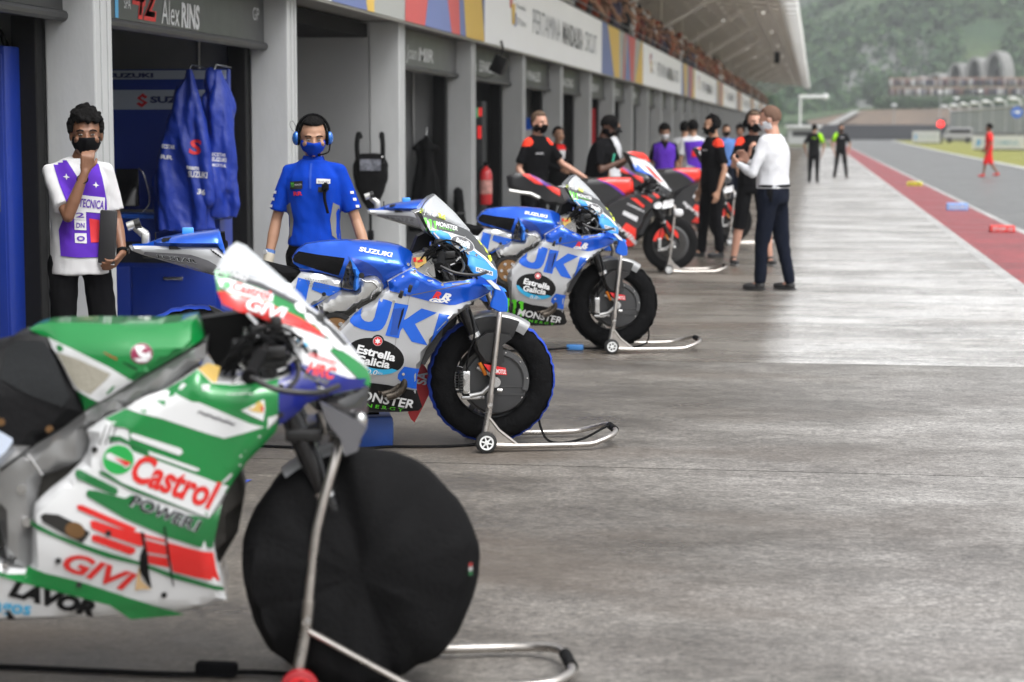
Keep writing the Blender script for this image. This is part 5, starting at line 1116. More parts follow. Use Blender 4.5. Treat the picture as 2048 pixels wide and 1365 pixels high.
    D('upper_fairing_paint', [(-0.516,0.823),(-0.460,0.856),(-0.389,0.890),(-0.379,0.872),(-0.337,0.850),(-0.290,0.831),(-0.257,0.811),(-0.207,0.818),(-0.145,0.820),(-0.114,0.829),(-0.111,0.855),(-0.123,0.881),(-0.133,0.898),(-0.130,0.926),(-0.144,0.945),(-0.161,0.962),(-0.092,0.933),(-0.021,0.899),(0.020,0.861),(0.020,0.837),(0.015,0.806),(-0.002,0.780),(-0.025,0.756),(-0.069,0.738),(-0.152,0.720),(-0.195,0.709),(-0.226,0.709),(-0.319,0.729),(-0.411,0.754),(-0.460,0.764),(-0.510,0.783)], suz_blue)
    D('cowl_paint', [(-0.318,1.044),(-0.339,1.089),(-0.343,1.094),(-0.315,1.085),(-0.223,1.046),(-0.208,1.022),(-0.142,0.989),(-0.102,0.962),(-0.042,0.924),(-0.001,0.888),(0.020,0.859),(0.018,0.852),(-0.018,0.895),(-0.090,0.929),(-0.159,0.961),(-0.194,0.984),(-0.223,0.999),(-0.256,1.013),(-0.287,1.023)], suz_light)
    D('cowl_paint', [(-0.159,0.961),(-0.090,0.929),(-0.018,0.895),(0.020,0.854),(0.020,0.826),(-0.018,0.812),(-0.078,0.844),(-0.111,0.853),(-0.121,0.879),(-0.130,0.896),(-0.128,0.925)], suz_light, .004)
    D('cowl_band', [(-0.315,1.061),(-0.268,1.061),(-0.220,1.048),(-0.137,1.022),(-0.097,0.972),(-0.042,0.931),(-0.006,0.895),(0.015,0.864),(-0.011,0.881),(-0.044,0.919),(-0.097,0.960),(-0.149,0.991),(-0.206,1.020),(-0.223,1.046),(-0.310,1.075)], ink_w, .0045)
    D('screen_base', [(-0.350,1.151),(-0.320,1.139),(-0.244,1.110),(-0.173,1.079),(-0.123,1.057),(-0.106,1.045),(-0.078,1.014),(-0.049,0.981),(-0.020,0.943),(0.008,0.900),(0.020,0.866),(-0.006,0.895),(-0.044,0.933),(-0.094,0.974),(-0.135,1.024),(-0.197,1.048),(-0.244,1.060),(-0.315,1.066),(-0.332,1.089)], mat('screen_base_grey', (.05, .052, .055), .3, coat=.5), .0035)
    D('cowl_edge', [(-0.379,1.144),(-0.352,1.151),(-0.332,1.096),(-0.310,1.051),(-0.287,1.023),(-0.320,1.044),(-0.343,1.092),(-0.362,1.127)], ink_k, .005)
    claw(fair, *[(-0.333,1.117)][0], .063, ink_g, root, -.35)
    txt(fair, 'MONSTER', *[(-0.282,1.085),(-0.175,1.056)], .020, ink_w, root, 0, .02, .005)
    txt(fair, 'E N E R G Y', *[(-0.265,1.071),(-0.191,1.052)], .009, ink_g, root, 0, .01, .005)
    c = [(-0.154,0.995)][0]; D('logo_oval', oval(c[0], c[1], .062, .032, -24), ink_w, .0052); D('logo_oval', oval(c[0], c[1], .0595, .0298, -24), ink_gr, .0058)
    txt(fair, 'Estrella', *[(-0.187,1.008),(-0.118,0.985)], .019, ink_w, root, 0, .03, .0068); txt(fair, 'Galicia', *[(-0.184,0.993),(-0.121,0.972)], .017, ink_w, root, 0, .03, .0068); txt(fair, '0,0', *[(-0.162,0.977),(-0.139,0.967)], .012, ink_c, root, 0, .02, .0068)
    D('badge', [(-0.093,0.886),(-0.005,0.859),(-0.005,0.838),(-0.093,0.864)], ink_w, .005); txt(fair, 'ECSTAR', *[(-0.090,0.869),(-0.009,0.844)], .013, ink_gr, root, 0, .03, .0062)
    for q in ([(-0.073,1.010),(-0.055,0.994),(-0.050,0.983),(-0.059,0.987)], [(-0.043,0.976),(-0.032,0.964),(-0.021,0.942),(-0.034,0.953)], [(-0.028,0.935),(-0.012,0.937),(-0.005,0.914),(-0.016,0.903)]): D('number_mark', q, ink_y, .006)
    # big letters
    L = lambda p: D('large_letter', p, suz_letter, .003)
    L([(-0.559,0.745),(-0.526,0.740),(-0.499,0.729),(-0.505,0.703),(-0.521,0.651),(-0.532,0.624),(-0.546,0.604),(-0.560,0.595),(-0.585,0.591),(-0.615,0.595),(-0.648,0.604),(-0.679,0.618),(-0.698,0.636),(-0.697,0.650),(-0.673,0.675),(-0.637,0.702),(-0.644,0.688),(-0.648,0.669),(-0.642,0.652),(-0.629,0.641),(-0.610,0.636),(-0.593,0.640),(-0.583,0.657),(-0.576,0.685),(-0.568,0.715)])
    L([(-0.487,0.725),(-0.422,0.713),(-0.435,0.672),(-0.444,0.644),(-0.433,0.648),(-0.360,0.697),(-0.287,0.675),(-0.392,0.624),(-0.332,0.520),(-0.408,0.540),(-0.450,0.608),(-0.462,0.589),(-0.469,0.557),(-0.533,0.571),(-0.519,0.612),(-0.504,0.661)])
    L([(-0.277,0.672),(-0.226,0.663),(-0.232,0.638),(-0.237,0.618),(-0.261,0.597),(-0.289,0.567),(-0.318,0.528),(-0.305,0.575),(-0.291,0.625)])
    D('lower_blue_panel', [(-0.443,0.421),(-0.368,0.406),(-0.376,0.384),(-0.380,0.356),(-0.379,0.306),(-0.432,0.319),(-0.439,0.340),(-0.460,0.350),(-0.474,0.363),(-0.471,0.385),(-0.463,0.397)], suz_letter, .003)
    D('belly_paint', [(-0.743,0.350),(-0.695,0.374),(-0.601,0.343),(-0.525,0.332),(-0.429,0.309),(-0.377,0.298),(-0.367,0.265),(-0.351,0.216),(-0.368,0.197),(-0.459,0.192),(-0.597,0.194),(-0.697,0.213),(-0.734,0.279)], ink_k, .003)
    # vertical intake slot and seam
    D('intake_slot', [(-0.455,0.688),(-0.442,0.702),(-0.448,0.672),(-0.462,0.628),(-0.473,0.595),(-0.474,0.611),(-0.460,0.666)], ink_k, .0052)
    D('intake_lip', [(-0.496,0.695),(-0.441,0.703),(-0.446,0.672),(-0.463,0.619),(-0.476,0.571),(-0.505,0.573),(-0.511,0.575),(-0.499,0.634)], mat('intake_blue', (.004, .06, .36), .4, .1, coat=.4), .0042)
    for sm in ([(-0.418,0.760),(-0.416,0.760),(-0.426,0.715),(-0.427,0.715)], [(-0.483,0.558),(-0.481,0.558),(-0.488,0.506),(-0.489,0.506)], [(-0.510,0.781),(-0.416,0.761),(-0.129,0.815),(-0.129,0.810),(-0.416,0.757),(-0.510,0.776)]): D('panel_seam', sm, ink_gr, .005)
    bolts('fairing_bolt', fair, [(-0.491,0.731),(-0.260,0.806),(-0.447,0.384),(-0.663,0.692)]+[(-0.260,0.805),(-0.148,1.016),(-0.088,0.940),(-0.390,0.874)], chrome, root)
    # sponsor oval
    c = [(-0.581,0.472)][0]; D('logo_oval', oval(c[0], c[1], .142, .089, -13), mat('oval_rim', (.45, .46, .48), .4), .0035); D('logo_oval', oval(c[0], c[1], .139, .086, -13), ink_k, .0045)
    D('logo_crescent', oval(c[0], c[1], .139, .086, -13, 24, 192, 336), ink_c, .0055)
    D('logo_crescent_edge', oval(c[0]+.004, c[1]+.003, .128, .060, -13, 24, 188, 340), ink_k, .0062)
    s_ = [(-0.569,0.545)][0]; D('logo_star', oval(s_[0], s_[1], .0305, .030, 0), ink_k, .0066); D('logo_star', oval(s_[0], s_[1], .0225, .0225, 0), mat('oval_rim', (.45, .46, .48), .4), .0072); D('logo_star', oval(s_[0], s_[1], .0205, .0205, 0), ink_r, .0078)
    st = [(s_[0]+(.016 if k % 2 else .008)*math.cos(R(30*k)), s_[1]+(.016 if k % 2 else .008)*math.sin(R(30*k))) for k in range(12)]; D('logo_star', st, ink_w, .0085)
    txt(fair, 'Estrella', *[(-0.671,0.495),(-0.490,0.448)], .038, ink_w, root, .05, .035, .0075); txt(fair, 'Galicia', *[(-0.674,0.446),(-0.515,0.414)], .038, ink_w, root, .05, .035, .0075)
    txt(fair, '0,0', *[(-0.623,0.389),(-0.572,0.382)], .024, ink_w, root, .2, .01, .0075); txt(fair, 'Xtra', *[(-0.572,0.388),(-0.548,0.384)], .012, ink_w, root, .2, 0, .0075)
    txt(fair, 'MONSTER', *[(-0.703,0.274),(-0.394,0.206)], .046, ink_w, root, .05, .025, .006); txt(fair, 'E N E R G Y', *[(-0.653,0.228),(-0.442,0.193)], .018, ink_g, root, 0, .02, .006)
    claw(fair, *[(-0.780,0.387)][0], .135, ink_g, root, -.25)
    txt(fair, 'R', *[(-0.312,0.744),(-0.271,0.737)], .036, ink_r, root, .35, .05, .006); txt(fair, 'R', *[(-0.269,0.738),(-0.221,0.729)], .034, ink_w, root, .35, .05, .0056); txt(fair, 'GSX', *[(-0.325,0.730),(-0.217,0.719)], .017, ink_w, root, .35, .06, .007)
    # exhaust headers in the belly
    for k in range(3):
        p = [(-0.489,0.400),(-0.481,0.355),(-0.489,0.310),(-0.520,0.280),(-0.565,0.267)]; mb_tube('exhaust_header', [(u+.02*k, -.165-.012*k, v+.03-.012*k) for u, v in p], .019, mat('burnt_steel', (.10, .085, .07), .32, .9, var=.3, vscale=12), root, 12)
    b = MB(); b.prism_y([(-0.411,0.878),(-0.377,0.960),(-0.351,1.023),(-0.310,1.042),(-0.256,1.013),(-0.194,0.984),(-0.144,0.944),(-0.130,0.894),(-0.111,0.853),(-0.126,0.813),(-0.204,0.804),(-0.288,0.824)], .04, .155); b.build('inner_cowl', ink_k, root)
    # clear screen
    scr = Shell([(-0.352,1.162),(-0.330,1.192),(-0.306,1.216),(-0.278,1.230),(-0.223,1.182),(-0.178,1.139),(-0.140,1.094),(-0.108,1.056),(-0.113,1.051),(-0.164,1.073),(-0.235,1.104),(-0.312,1.133),(-0.345,1.145)], lambda u, v: fairbase(u, v)*.97+.004, .01, .8, .014)
    V, F = scr.V, scr.F; scr.place('windscreen', V, F, glass_m, root, .0, True)
    scr.decal('screen_edge', [(-0.352,1.162),(-0.330,1.192),(-0.306,1.216),(-0.278,1.230),(-0.276,1.225),(-0.304,1.211),(-0.328,1.188),(-0.347,1.159)], ink_gr, root, .002)
    txt(scr, '36', *[(-0.357,1.144),(-0.341,1.141)], .022, ink_y, root, 0, .03, .002); txt(scr, 'JOAN MIR', *[(-0.336,1.139),(-0.277,1.118)], .021, ink_w, root, 0, .02, .002); txt(scr, '36', *[(-0.274,1.119),(-0.234,1.105)], .025, ink_y, root, 0, .04, .002)
    # winglet on the nose
    for s in (-1, 1):
        w = MB(); p = [(-0.068,0.834),(-0.036,0.835),(-0.000,0.804),(0.029,0.772),(0.041,0.741),(0.043,0.700),(0.041,0.681),(-0.000,0.680),(-0.043,0.704),(-0.041,0.724),(-0.025,0.759),(-0.023,0.791)]; w.prism_y(p, s*.285-.012, s*.285+.012); o = w.build('winglet', suz_letter, root, 30)
        bv = o.modifiers.new('bevel', 'BEVEL'); bv.width = .008; bv.segments = 3
        w = MB(); w.prism_y([(-.06, .80), (.03, .79), (.04, .775), (-.05, .785)], min(s*.1, s*.28), max(s*.1, s*.28)); w.build('wing_blade', suz_light, root, 30)
    w = MB(); w.prism_y([(-0.061,0.833),(-0.038,0.833),(-0.002,0.802),(0.009,0.782),(-0.018,0.791)], -.2985, -.2975); w.build('winglet_stripe', ink_w, root)
    # fuel tank
    def tb(u, v):
        w = .175*ss(-1.02, -.62, u)+.09*(1-ss(-1.02, -.62, u)); top = np.interp(u, [-.98, -.85, -.7, -.6, -.45, -.37], [.925, .985, 1.005, 1.01, .985, .93])
        k = min(1., max(0., top-v)/.085); return w*(.50+.44*k+.06*math.sqrt(k))*(1-.25*ss(-.45, -.36, u))*(1-.16*ss(.90, .80, v)*ss(-.72, -.60, u))
    tk = Shell([(-0.958,0.929),(-0.932,0.967),(-0.892,0.995),(-0.812,1.006),(-0.709,1.011),(-0.605,1.007),(-0.501,0.996),(-0.440,0.982),(-0.397,0.960),(-0.383,0.936),(-0.383,0.889),(-0.514,0.819),(-0.505,0.800),(-0.514,0.774),(-0.545,0.793),(-0.573,0.824),(-0.609,0.839),(-0.637,0.830),(-0.664,0.775),(-0.727,0.783),(-0.732,0.838),(-0.832,0.867),(-0.926,0.884),(-0.954,0.904)], tb, .018, .93, .018)
    tk.build('fuel_tank', suz_blue, root)
    tk.decal('tank_pad', [(-0.930,0.961),(-0.915,0.959),(-0.847,0.948),(-0.716,0.933),(-0.727,0.899),(-0.746,0.851),(-0.813,0.868),(-0.949,0.911),(-0.957,0.923),(-0.950,0.942)], pad_m, root, .005)
    tk.decal('tank_dark_panel', [(-0.689,0.939),(-0.641,0.925),(-0.603,0.907),(-0.572,0.884),(-0.544,0.855),(-0.527,0.814),(-0.538,0.818),(-0.572,0.851),(-0.593,0.853),(-0.635,0.840),(-0.658,0.885)], mat('tank_deep_blue', (.005, .045, .33), .3, .4, coat=1), root, .003)  # darker blue lower panel of the two-tone tank
    txt(tk, 'SUZUKI', *[(-0.648,0.966),(-0.490,0.935)], .020, ink_w, root, .12, .04, .004)
    tk.decal('tank_seam', [(-0.532,0.812),(-0.389,0.888),(-0.387,0.887),(-0.530,0.810)], ink_k, root, .004)
    bolts('tank_bolt', tk, [(-0.415,0.899)], chrome, root, .008)
    cb = Shell([(-0.690,0.927),(-0.676,0.893),(-0.673,0.858),(-0.677,0.789),(-0.682,0.782),(-0.731,0.793),(-0.729,0.821),(-0.711,0.893)], lambda u, v: .19, .012, .9); cb.build('knee_carbon', mat('forged_carbon', (.02, .02, .022), .3, coat=.8, var=.9, vscale=60), root)
    wg = Shell([(-0.697,0.942),(-0.685,0.926),(-0.663,0.893),(-0.638,0.848),(-0.641,0.830),(-0.648,0.817),(-0.649,0.793),(-0.659,0.781),(-0.671,0.779),(-0.678,0.788),(-0.676,0.821),(-0.670,0.847),(-0.674,0.859),(-0.680,0.873),(-0.682,0.900)], lambda u, v: .20, .008, .92, .012); wg.build('knee_guard', mat('guard_blue', (.02, .17, .68), .35, .1, coat=.6), root)
    b = MB(); b.cyl((-.64, -.205, .853), (-.64, -.19, .853), .013, n=16); b.build('guard_bolt', blackp, root, 60)
    # ribbed cooling fins between tank and fairing
    for k in range(4):
        p = [(-0.459,0.765),(-0.438,0.774),(-0.417,0.791),(-0.386,0.810)][k]; b = MB(); M = Matrix.Translation((p[0], -.205, p[1]))@Matrix.Rotation(R(20), 4, 'Y'); b.bbox(-.008, .012, -.03, .01, -.018, .02, .004, M=M); b.build('cooling_louvre', suz_letter if k % 2 else blackp, root, 40)
    # frame spar
    fr = Shell([(-0.641,0.832),(-0.611,0.848),(-0.578,0.855),(-0.557,0.841),(-0.543,0.821),(-0.531,0.800),(-0.540,0.769),(-0.595,0.742),(-0.680,0.698),(-0.713,0.670),(-0.777,0.659),(-0.838,0.664),(-0.847,0.714),(-0.800,0.744),(-0.734,0.781),(-0.680,0.778),(-0.661,0.778)], lambda u, v: .188, .03, .82, .018); fr.build('frame_spar', alum, root)
    b = MB(); b.tube(P3([(-0.641,0.834),(-0.617,0.822),(-0.589,0.822),(-0.565,0.795),(-0.590,0.766),(-0.597,0.742)], .192), .0035, 8); b.tube(P3([(-0.848,0.714),(-0.836,0.686),(-0.824,0.669)], .192), .004, 8); b.build('weld_seam', chrome, root, 60)
    b = MB(); b.prism_y([(-0.406,0.884),(-0.392,0.936),(-0.334,0.957),(-0.292,0.921),(-0.282,0.835),(-0.335,0.850),(-0.373,0.869)], -.12, .12); b.build('steering_head', alum, root, 30)
    b = MB(); b.prism_y([(-0.396,0.933),(-0.335,0.938),(-0.330,0.909),(-0.372,0.883),(-0.381,0.884)], -.172, -.168); b.build('data_sticker', label_m, root)
    b = MB(); b.prism_y([(-0.394,0.933),(-0.381,0.935),(-0.378,0.915),(-0.392,0.912)], -.1745, -.1725); b.prism_y([(-0.374,0.920),(-0.349,0.925),(-0.347,0.915),(-0.372,0.910)], -.1745, -.1725); b.build('sticker_print', ink_r, root)
    # subframe panel and seat
    sp = Shell([(-1.113,0.834),(-1.066,0.833),(-1.020,0.826),(-0.968,0.814),(-0.921,0.865),(-0.832,0.857),(-0.729,0.832),(-0.731,0.778),(-0.798,0.736),(-0.888,0.694),(-0.947,0.643),(-1.022,0.644),(-1.068,0.715)], lambda u, v: .15, .02, .88, .02); sp.build('side_panel', mat('panel_white', (.50, .51, .52), .34, .35, coat=.6), root)
    sp.decal('side_stripe', [(-0.936,0.843),(-0.879,0.827),(-0.893,0.769),(-0.901,0.724),(-0.923,0.746),(-0.952,0.773)], suz_letter, root, .003); sp.decal('side_stripe', [(-0.862,0.823),(-0.729,0.791),(-0.731,0.780),(-0.759,0.764),(-0.794,0.754),(-0.873,0.786)], suz_letter, root, .003); sp.decal('side_stripe', [(-0.732,0.777),(-0.731,0.773),(-0.877,0.695),(-0.886,0.702)], suz_letter, root, .004)
    bolts('panel_bolt', sp, [(-0.815,0.763)], blackp, root, .01)
    b = MB()
    for i in range(9):
        for j in range(4): b.cyl(*[(u, -.153-e, v) for e in (0, .0022) for (u, v) in [(-.90+i*.012+j*.004, .838-j*.011-i*.002)]], .0024, n=6)
    b.build('vent_holes', ink_gr, root)
    se = Shell([(-1.274,0.946),(-1.281,0.975),(-1.228,0.960),(-1.111,0.917),(-1.018,0.892),(-0.927,0.870),(-0.915,0.860),(-0.965,0.814),(-0.996,0.816),(-1.066,0.831),(-1.159,0.860),(-1.228,0.903)], lambda u, v: .13, .02, .7, .02); se.build('seat', pad_m, root)
    b = Shell([(-1.294,1.052),(-1.275,1.052),(-1.271,1.010),(-1.262,1.005),(-1.258,0.972),(-1.281,0.953),(-1.304,0.987)], lambda u, v: .085, .01, .8); b.build('back_rest', pad_m, root)
    tbs = lambda u, v: (.115*ss(-1.75, -1.45, u)+.035)*(.5+.5*math.sqrt(min(1, max(0, np.interp(u, [-1.72, -1.5, -1.3], [1.01, 1.05, 1.075])-v)/.06)))
    tl = Shell([(-1.708,0.998),(-1.641,1.002),(-1.570,1.027),(-1.479,1.045),(-1.407,1.054),(-1.303,1.065),(-1.294,1.044),(-1.274,0.973),(-1.277,0.945),(-1.309,0.983),(-1.642,0.990),(-1.702,0.991)], tbs, .03, .7, .018); tl.build('tail_unit', suz_blue, root)
    t2 = Shell([(-1.722,0.992),(-1.641,0.993),(-1.308,0.986),(-1.276,0.948),(-1.219,0.898),(-1.112,0.840),(-1.054,0.826),(-1.020,0.735),(-1.113,0.760),(-1.230,0.808),(-1.336,0.859),(-1.403,0.876),(-1.495,0.903),(-1.587,0.930),(-1.656,0.949),(-1.708,0.970)], lambda u, v: .06+.09*ss(-1.72, -1.35, u), .02, .85, .018); t2.build('tail_side', suz_silver, root)
    t2.decal('tail_dark_panel', [(-1.654,0.954),(-1.648,0.965),(-1.489,0.958),(-1.435,0.954),(-1.399,0.943),(-1.354,0.927),(-1.318,0.906),(-1.309,0.897),(-1.327,0.883),(-1.335,0.856),(-1.400,0.887),(-1.472,0.910),(-1.579,0.933)], ink_gr, root, .003)
    txt(t2, 'ECSTAR', *[(-1.595,0.937),(-1.404,0.914)], .019, mat('oval_rim', (.45, .46, .48), .4), root, -.2, .055, .005); txt(t2, 'ECSTAR', *[(-1.593,0.938),(-1.406,0.915)], .017, ink_k, root, -.2, .02, .006)
    t2.decal('tail_slot', [(-1.535,0.994),(-1.500,0.992),(-1.476,0.980),(-1.534,0.978)], ink_k, root, .004)
    for k in range(7): t2.decal('tail_louvre', [(a[0]+.011*k, a[1]-.008*k) for a in [(-1.343,0.979),(-1.339,0.981),(-1.326,0.963),(-1.329,0.961)]], ink_k, root, .004)
    tl.decal('tail_stripe', [(-1.303,1.062),(-1.298,1.061),(-1.270,0.955),(-1.281,0.958),(-1.305,0.992)], suz_letter, root, .003)
    tl.decal('tail_number_patch', [(-1.571,1.022),(-1.560,1.029),(-1.522,1.034),(-1.538,1.019),(-1.565,1.012)], ink_k, root, .003)
    b = MB(); b.bbox(-1.665, -1.625, -.03, .03, .99, 1.055, .012); b.tube([(-1.645, 0, 1.04), (-1.70, 0, 1.085)], [.024, .018], 10, 1); b.tube([(-1.73, 0, 1.08), (-1.67, 0, 1.10)], .022, 12, 1); b.build('camera_mount', alum, root, 40)
    b = MB(); b.cyl((-1.695, -.005, 1.089), (-1.668, -.005, 1.097), .0245, n=16); b.build('camera_lens', blackp, root, 50)
    b = MB(); b.bbox(-1.475, -1.42, -.02, .02, 1.03, 1.075, .006); b.build('gps_unit', suz_light, root, 40); b = MB(); b.cyl((-1.6, .02, 1.0), (-1.6, .02, 1.05), .004, n=8); b.build('antenna', ink_k, root)
    b = MB(); b.prism_y([(-1.355,0.716),(-1.294,0.687),(-1.278,0.671),(-1.308,0.667),(-1.344,0.695)], -.14, -.11); b.build('chain_guard', carbon, root)
    return root
s1 = blue_bike((-1.548,9.554,16.6), 'blue and silver racing motorcycle in sharp focus with blue edged tyre warmers')
s2 = copy_tree(s1); s2.location = ((-1.385,13.890,16.6)[0], (-1.385,13.890,16.6)[1], 0); s2.rotation_euler = (0, 0, R((-1.385,13.890,16.6)[2])); s2['label'] = 'farther blue and silver racing motorcycle with all black tyre warmers'
for ch in s2.children:
    if ch.name.startswith('tyre_warmer_hem'):
        ch.data = ch.data.copy(); ch.data.materials[0] = cover_m
    if ch.name.startswith(('windscreen', 'screen_edge')): pass
for ch in list(s2.children):
    if ch.name.startswith('lettering') and False: bpy.data.objects.remove(ch)
rbr = mat('roller_rubber', (.015, .015, .015), .7)
front_stand('paddock_stand', (-1.548,9.554,16.6), 'steel paddock stand under the nearer blue motorcycle, white hubbed rollers', rbr)
front_stand('paddock_stand', (-1.385,13.890,16.6), 'steel paddock stand under the farther blue motorcycle', rbr)
# red guard panel hung behind the fairing of the focused machine
for o_ in ((-1.548,9.554,16.6),):
    t = empty('drip_flag', (o_[0], o_[1], 0), R(o_[2]), 'red pointed cover with white letters hanging behind the blue fairing', 'cover')
    b = MB(); b.prism_y([(-0.323,0.396),(-0.306,0.372),(-0.280,0.320),(-0.283,0.253),(-0.321,0.175),(-0.342,0.137),(-0.363,0.100),(-0.380,0.115),(-0.394,0.147),(-0.373,0.283)], .14, .155); b.build('cover_panel', ink_r, t, 30)
    V, F = fit_text('SA', *[(-0.307,0.284),(-0.297,0.347)], .05, 0, .03, 1); me = bpy.data.meshes.new('l'); me.from_pydata([(p[0], .138, p[1]) for p in V], [], F); link('lettering', me, ink_w, t)

# =====================================================================
#  GREEN AND WHITE MACHINE
# =====================================================================
g_green = mat('gloss_green', (.003, .20, .04), .3, .1, coat=.7, var=.04, vscale=2); g_white = mat('gloss_white', (.66, .67, .68), .3, coat=.9, var=.02, vscale=3)
g_red = mat('gloss_red', (.62, .012, .010), .3, coat=.9); g_navy = mat('gloss_navy', (.006, .014, .20), .3, coat=.6); g_dgreen = mat('decal_dark_green', (.004, .135, .03), .35, coat=.6); suede = mat('suede_patch', (.36, .34, .28), .9, bump=.5, bscale=150)
def hbase(u, v):
    w = .15+.085*ss(.15, .5, v)
    if v > .66:
        L = np.interp(v, [.66, .75, .80, .86, .97, 1.09, 1.24], [.0, .035, .045, .045, -.035, -.15, -.318])
        k = max(0., L-u)/.33; w *= (math.sqrt(min(1, k))*.98+.02)*ss(.60, .76, v)+1*(1-ss(.60, .76, v))
    return w*(1-.38*ss(.98, 1.23, v))
def green_bike(loc):
    root = empty('racing_motorcycle', (loc[0], loc[1], 0), R(loc[2]), 'green and white racing motorcycle blurred in the foreground with bagged front wheel', 'motorcycle', 'racing motorcycles on front stands in the pit lane')
    gear(root, False, False)
    wheel_cover(root, 'wheel_bag', (0, 0, .335), .325, .115, .1, 5, mat('bag_fabric', (.0055, .0055, .006), .8, spec=.1, bump=.4, bscale=60), None, True)
    wheel_cover(root, 'tyre_warmer', (-1.42, 0, .36), .335, .10, .2, 6, cover_m)
    b = MB()
    for z_, m_ in ((.36, mat('tag_red', (.25, .02, .02), .7)), (.348, mat('tag_grey', (.35, .35, .35), .7)), (.336, mat('tag_green', (.01, .1, .03), .7))): b = MB(); b.prism_y([(.290, z_-.006), (.300, z_-.005), (.301, z_+.005), (.291, z_+.005)], -.168, -.1665); b.build('bag_label', m_, root)
    fo = [(-0.716,0.749),(-0.670,0.781),(-0.589,0.817),(-0.505,0.858),(-0.465,0.882),(-0.427,0.908),(-0.390,0.869),(-0.342,0.864),(-0.290,0.866),(-0.232,0.873),(-0.217,0.878),(-0.184,0.887),(-0.183,0.928),(-0.173,0.953),(-0.183,0.973),(-0.198,0.995),(-0.219,1.011),(-0.239,1.026),(-0.264,1.036),(-0.287,1.046),(-0.326,1.060),(-0.361,1.075),(-0.374,1.109),(-0.382,1.144),(-0.376,1.159),(-0.351,1.154),(-0.312,1.146),(-0.260,1.129),(-0.209,1.103),(-0.157,1.073),(-0.105,1.036),(-0.058,0.993),(-0.027,0.956),(0.006,0.915),(0.028,0.882),(0.032,0.862),(0.028,0.842),(-0.002,0.838),(-0.054,0.832),(-0.094,0.825),(-0.139,0.811),(-0.173,0.782),(-0.200,0.764),(-0.218,0.754),(-0.225,0.734),(-0.266,0.693),(-0.302,0.658),(-0.335,0.612),(-0.363,0.563),(-0.380,0.522),(-0.389,0.478),(-0.392,0.428),(-0.387,0.390),(-0.376,0.333),(-0.362,0.275),(-0.430,0.254),(-0.478,0.243),(-0.587,0.240),(-0.699,0.237),(-0.820,0.235),(-0.949,0.233),(-1.026,0.233),(-1.075,0.311),(-1.021,0.416),(-0.927,0.385),(-0.877,0.378),(-0.868,0.398),(-0.862,0.519),(-0.855,0.557),(-0.818,0.591),(-0.772,0.626),(-0.731,0.668),(-0.715,0.695),(-0.709,0.721)]
    fair = Shell(fo, hbase, .03, .84, .024); fair.build('fairing', g_white, root)
    D = lambda nm, poly, m, off=.0025: fair.decal(nm, poly, m, root, off)
    # upper green side with white arrow
    D('green_paint', [(-0.588,0.817),(-0.505,0.858),(-0.464,0.882),(-0.426,0.908),(-0.390,0.869),(-0.342,0.864),(-0.290,0.866),(-0.232,0.873),(-0.216,0.878),(-0.217,0.827),(-0.218,0.756),(-0.225,0.735),(-0.266,0.695),(-0.302,0.659),(-0.335,0.613),(-0.356,0.577),(-0.363,0.583),(-0.423,0.615),(-0.513,0.653),(-0.601,0.694),(-0.605,0.754),(-0.627,0.767),(-0.669,0.781)], g_green)
    D('white_arrow', [(-0.615,0.809),(-0.589,0.827),(-0.556,0.843),(-0.508,0.855),(-0.470,0.841),(-0.441,0.826),(-0.422,0.824),(-0.287,0.764),(-0.255,0.754),(-0.359,0.728),(-0.407,0.743),(-0.519,0.783),(-0.557,0.793)], g_white, .004)
    D('green_paint', [(-0.660,0.782),(-0.615,0.807),(-0.557,0.792),(-0.519,0.781),(-0.510,0.760),(-0.558,0.754),(-0.603,0.758),(-0.641,0.765)], g_green, .0035)
    D('green_bar', [(-0.745,0.648),(-0.731,0.651),(-0.639,0.602),(-0.635,0.591),(-0.642,0.584),(-0.653,0.586),(-0.738,0.628),(-0.746,0.637)], g_dgreen, .004)
    D('green_bar', [(-0.714,0.598),(-0.692,0.596),(-0.618,0.574),(-0.600,0.583),(-0.510,0.533),(-0.438,0.524),(-0.402,0.515),(-0.369,0.548),(-0.373,0.530),(-0.385,0.474),(-0.394,0.431),(-0.429,0.438),(-0.511,0.469),(-0.619,0.520),(-0.711,0.578),(-0.718,0.587)], g_dgreen, .004)
    D('green_bar', [(-0.684,0.649),(-0.666,0.643),(-0.595,0.609),(-0.402,0.527),(-0.406,0.519),(-0.599,0.594),(-0.681,0.640)], g_dgreen, .0045)
    D('green_bar', [(-0.655,0.739),(-0.629,0.739),(-0.556,0.698),(-0.559,0.691),(-0.585,0.705),(-0.629,0.726),(-0.655,0.723)], g_dgreen, .0045)
    for q in ([(-0.603,0.742),(-0.594,0.746),(-0.472,0.703),(-0.466,0.693),(-0.476,0.685),(-0.597,0.732)], [(-0.556,0.698),(-0.543,0.694),(-0.425,0.649),(-0.425,0.643),(-0.438,0.643),(-0.553,0.688)]): D('white_bar', q, g_white, .005)
    D('white_label', [(-0.674,0.674),(-0.650,0.711),(-0.614,0.706),(-0.350,0.599),(-0.402,0.518),(-0.623,0.615),(-0.672,0.649)], g_white, .0055)
    c = [(-0.633,0.677)][0]; D('logo_disc', oval(c[0], c[1], .044, .043, 0), g_white, .0065); D('logo_disc', oval(c[0], c[1], .040, .039, 0), mat('logo_green', (.01, .33, .06), .3, coat=.5), .0072)
    D('logo_swoosh', [(-0.664,0.693),(-0.654,0.696),(-0.601,0.667),(-0.603,0.660),(-0.615,0.655),(-0.622,0.662),(-0.665,0.681)], g_white, .008); D('logo_swoosh', [(-0.645,0.684),(-0.604,0.671),(-0.601,0.666),(-0.613,0.659),(-0.622,0.666)], g_red, .0088)
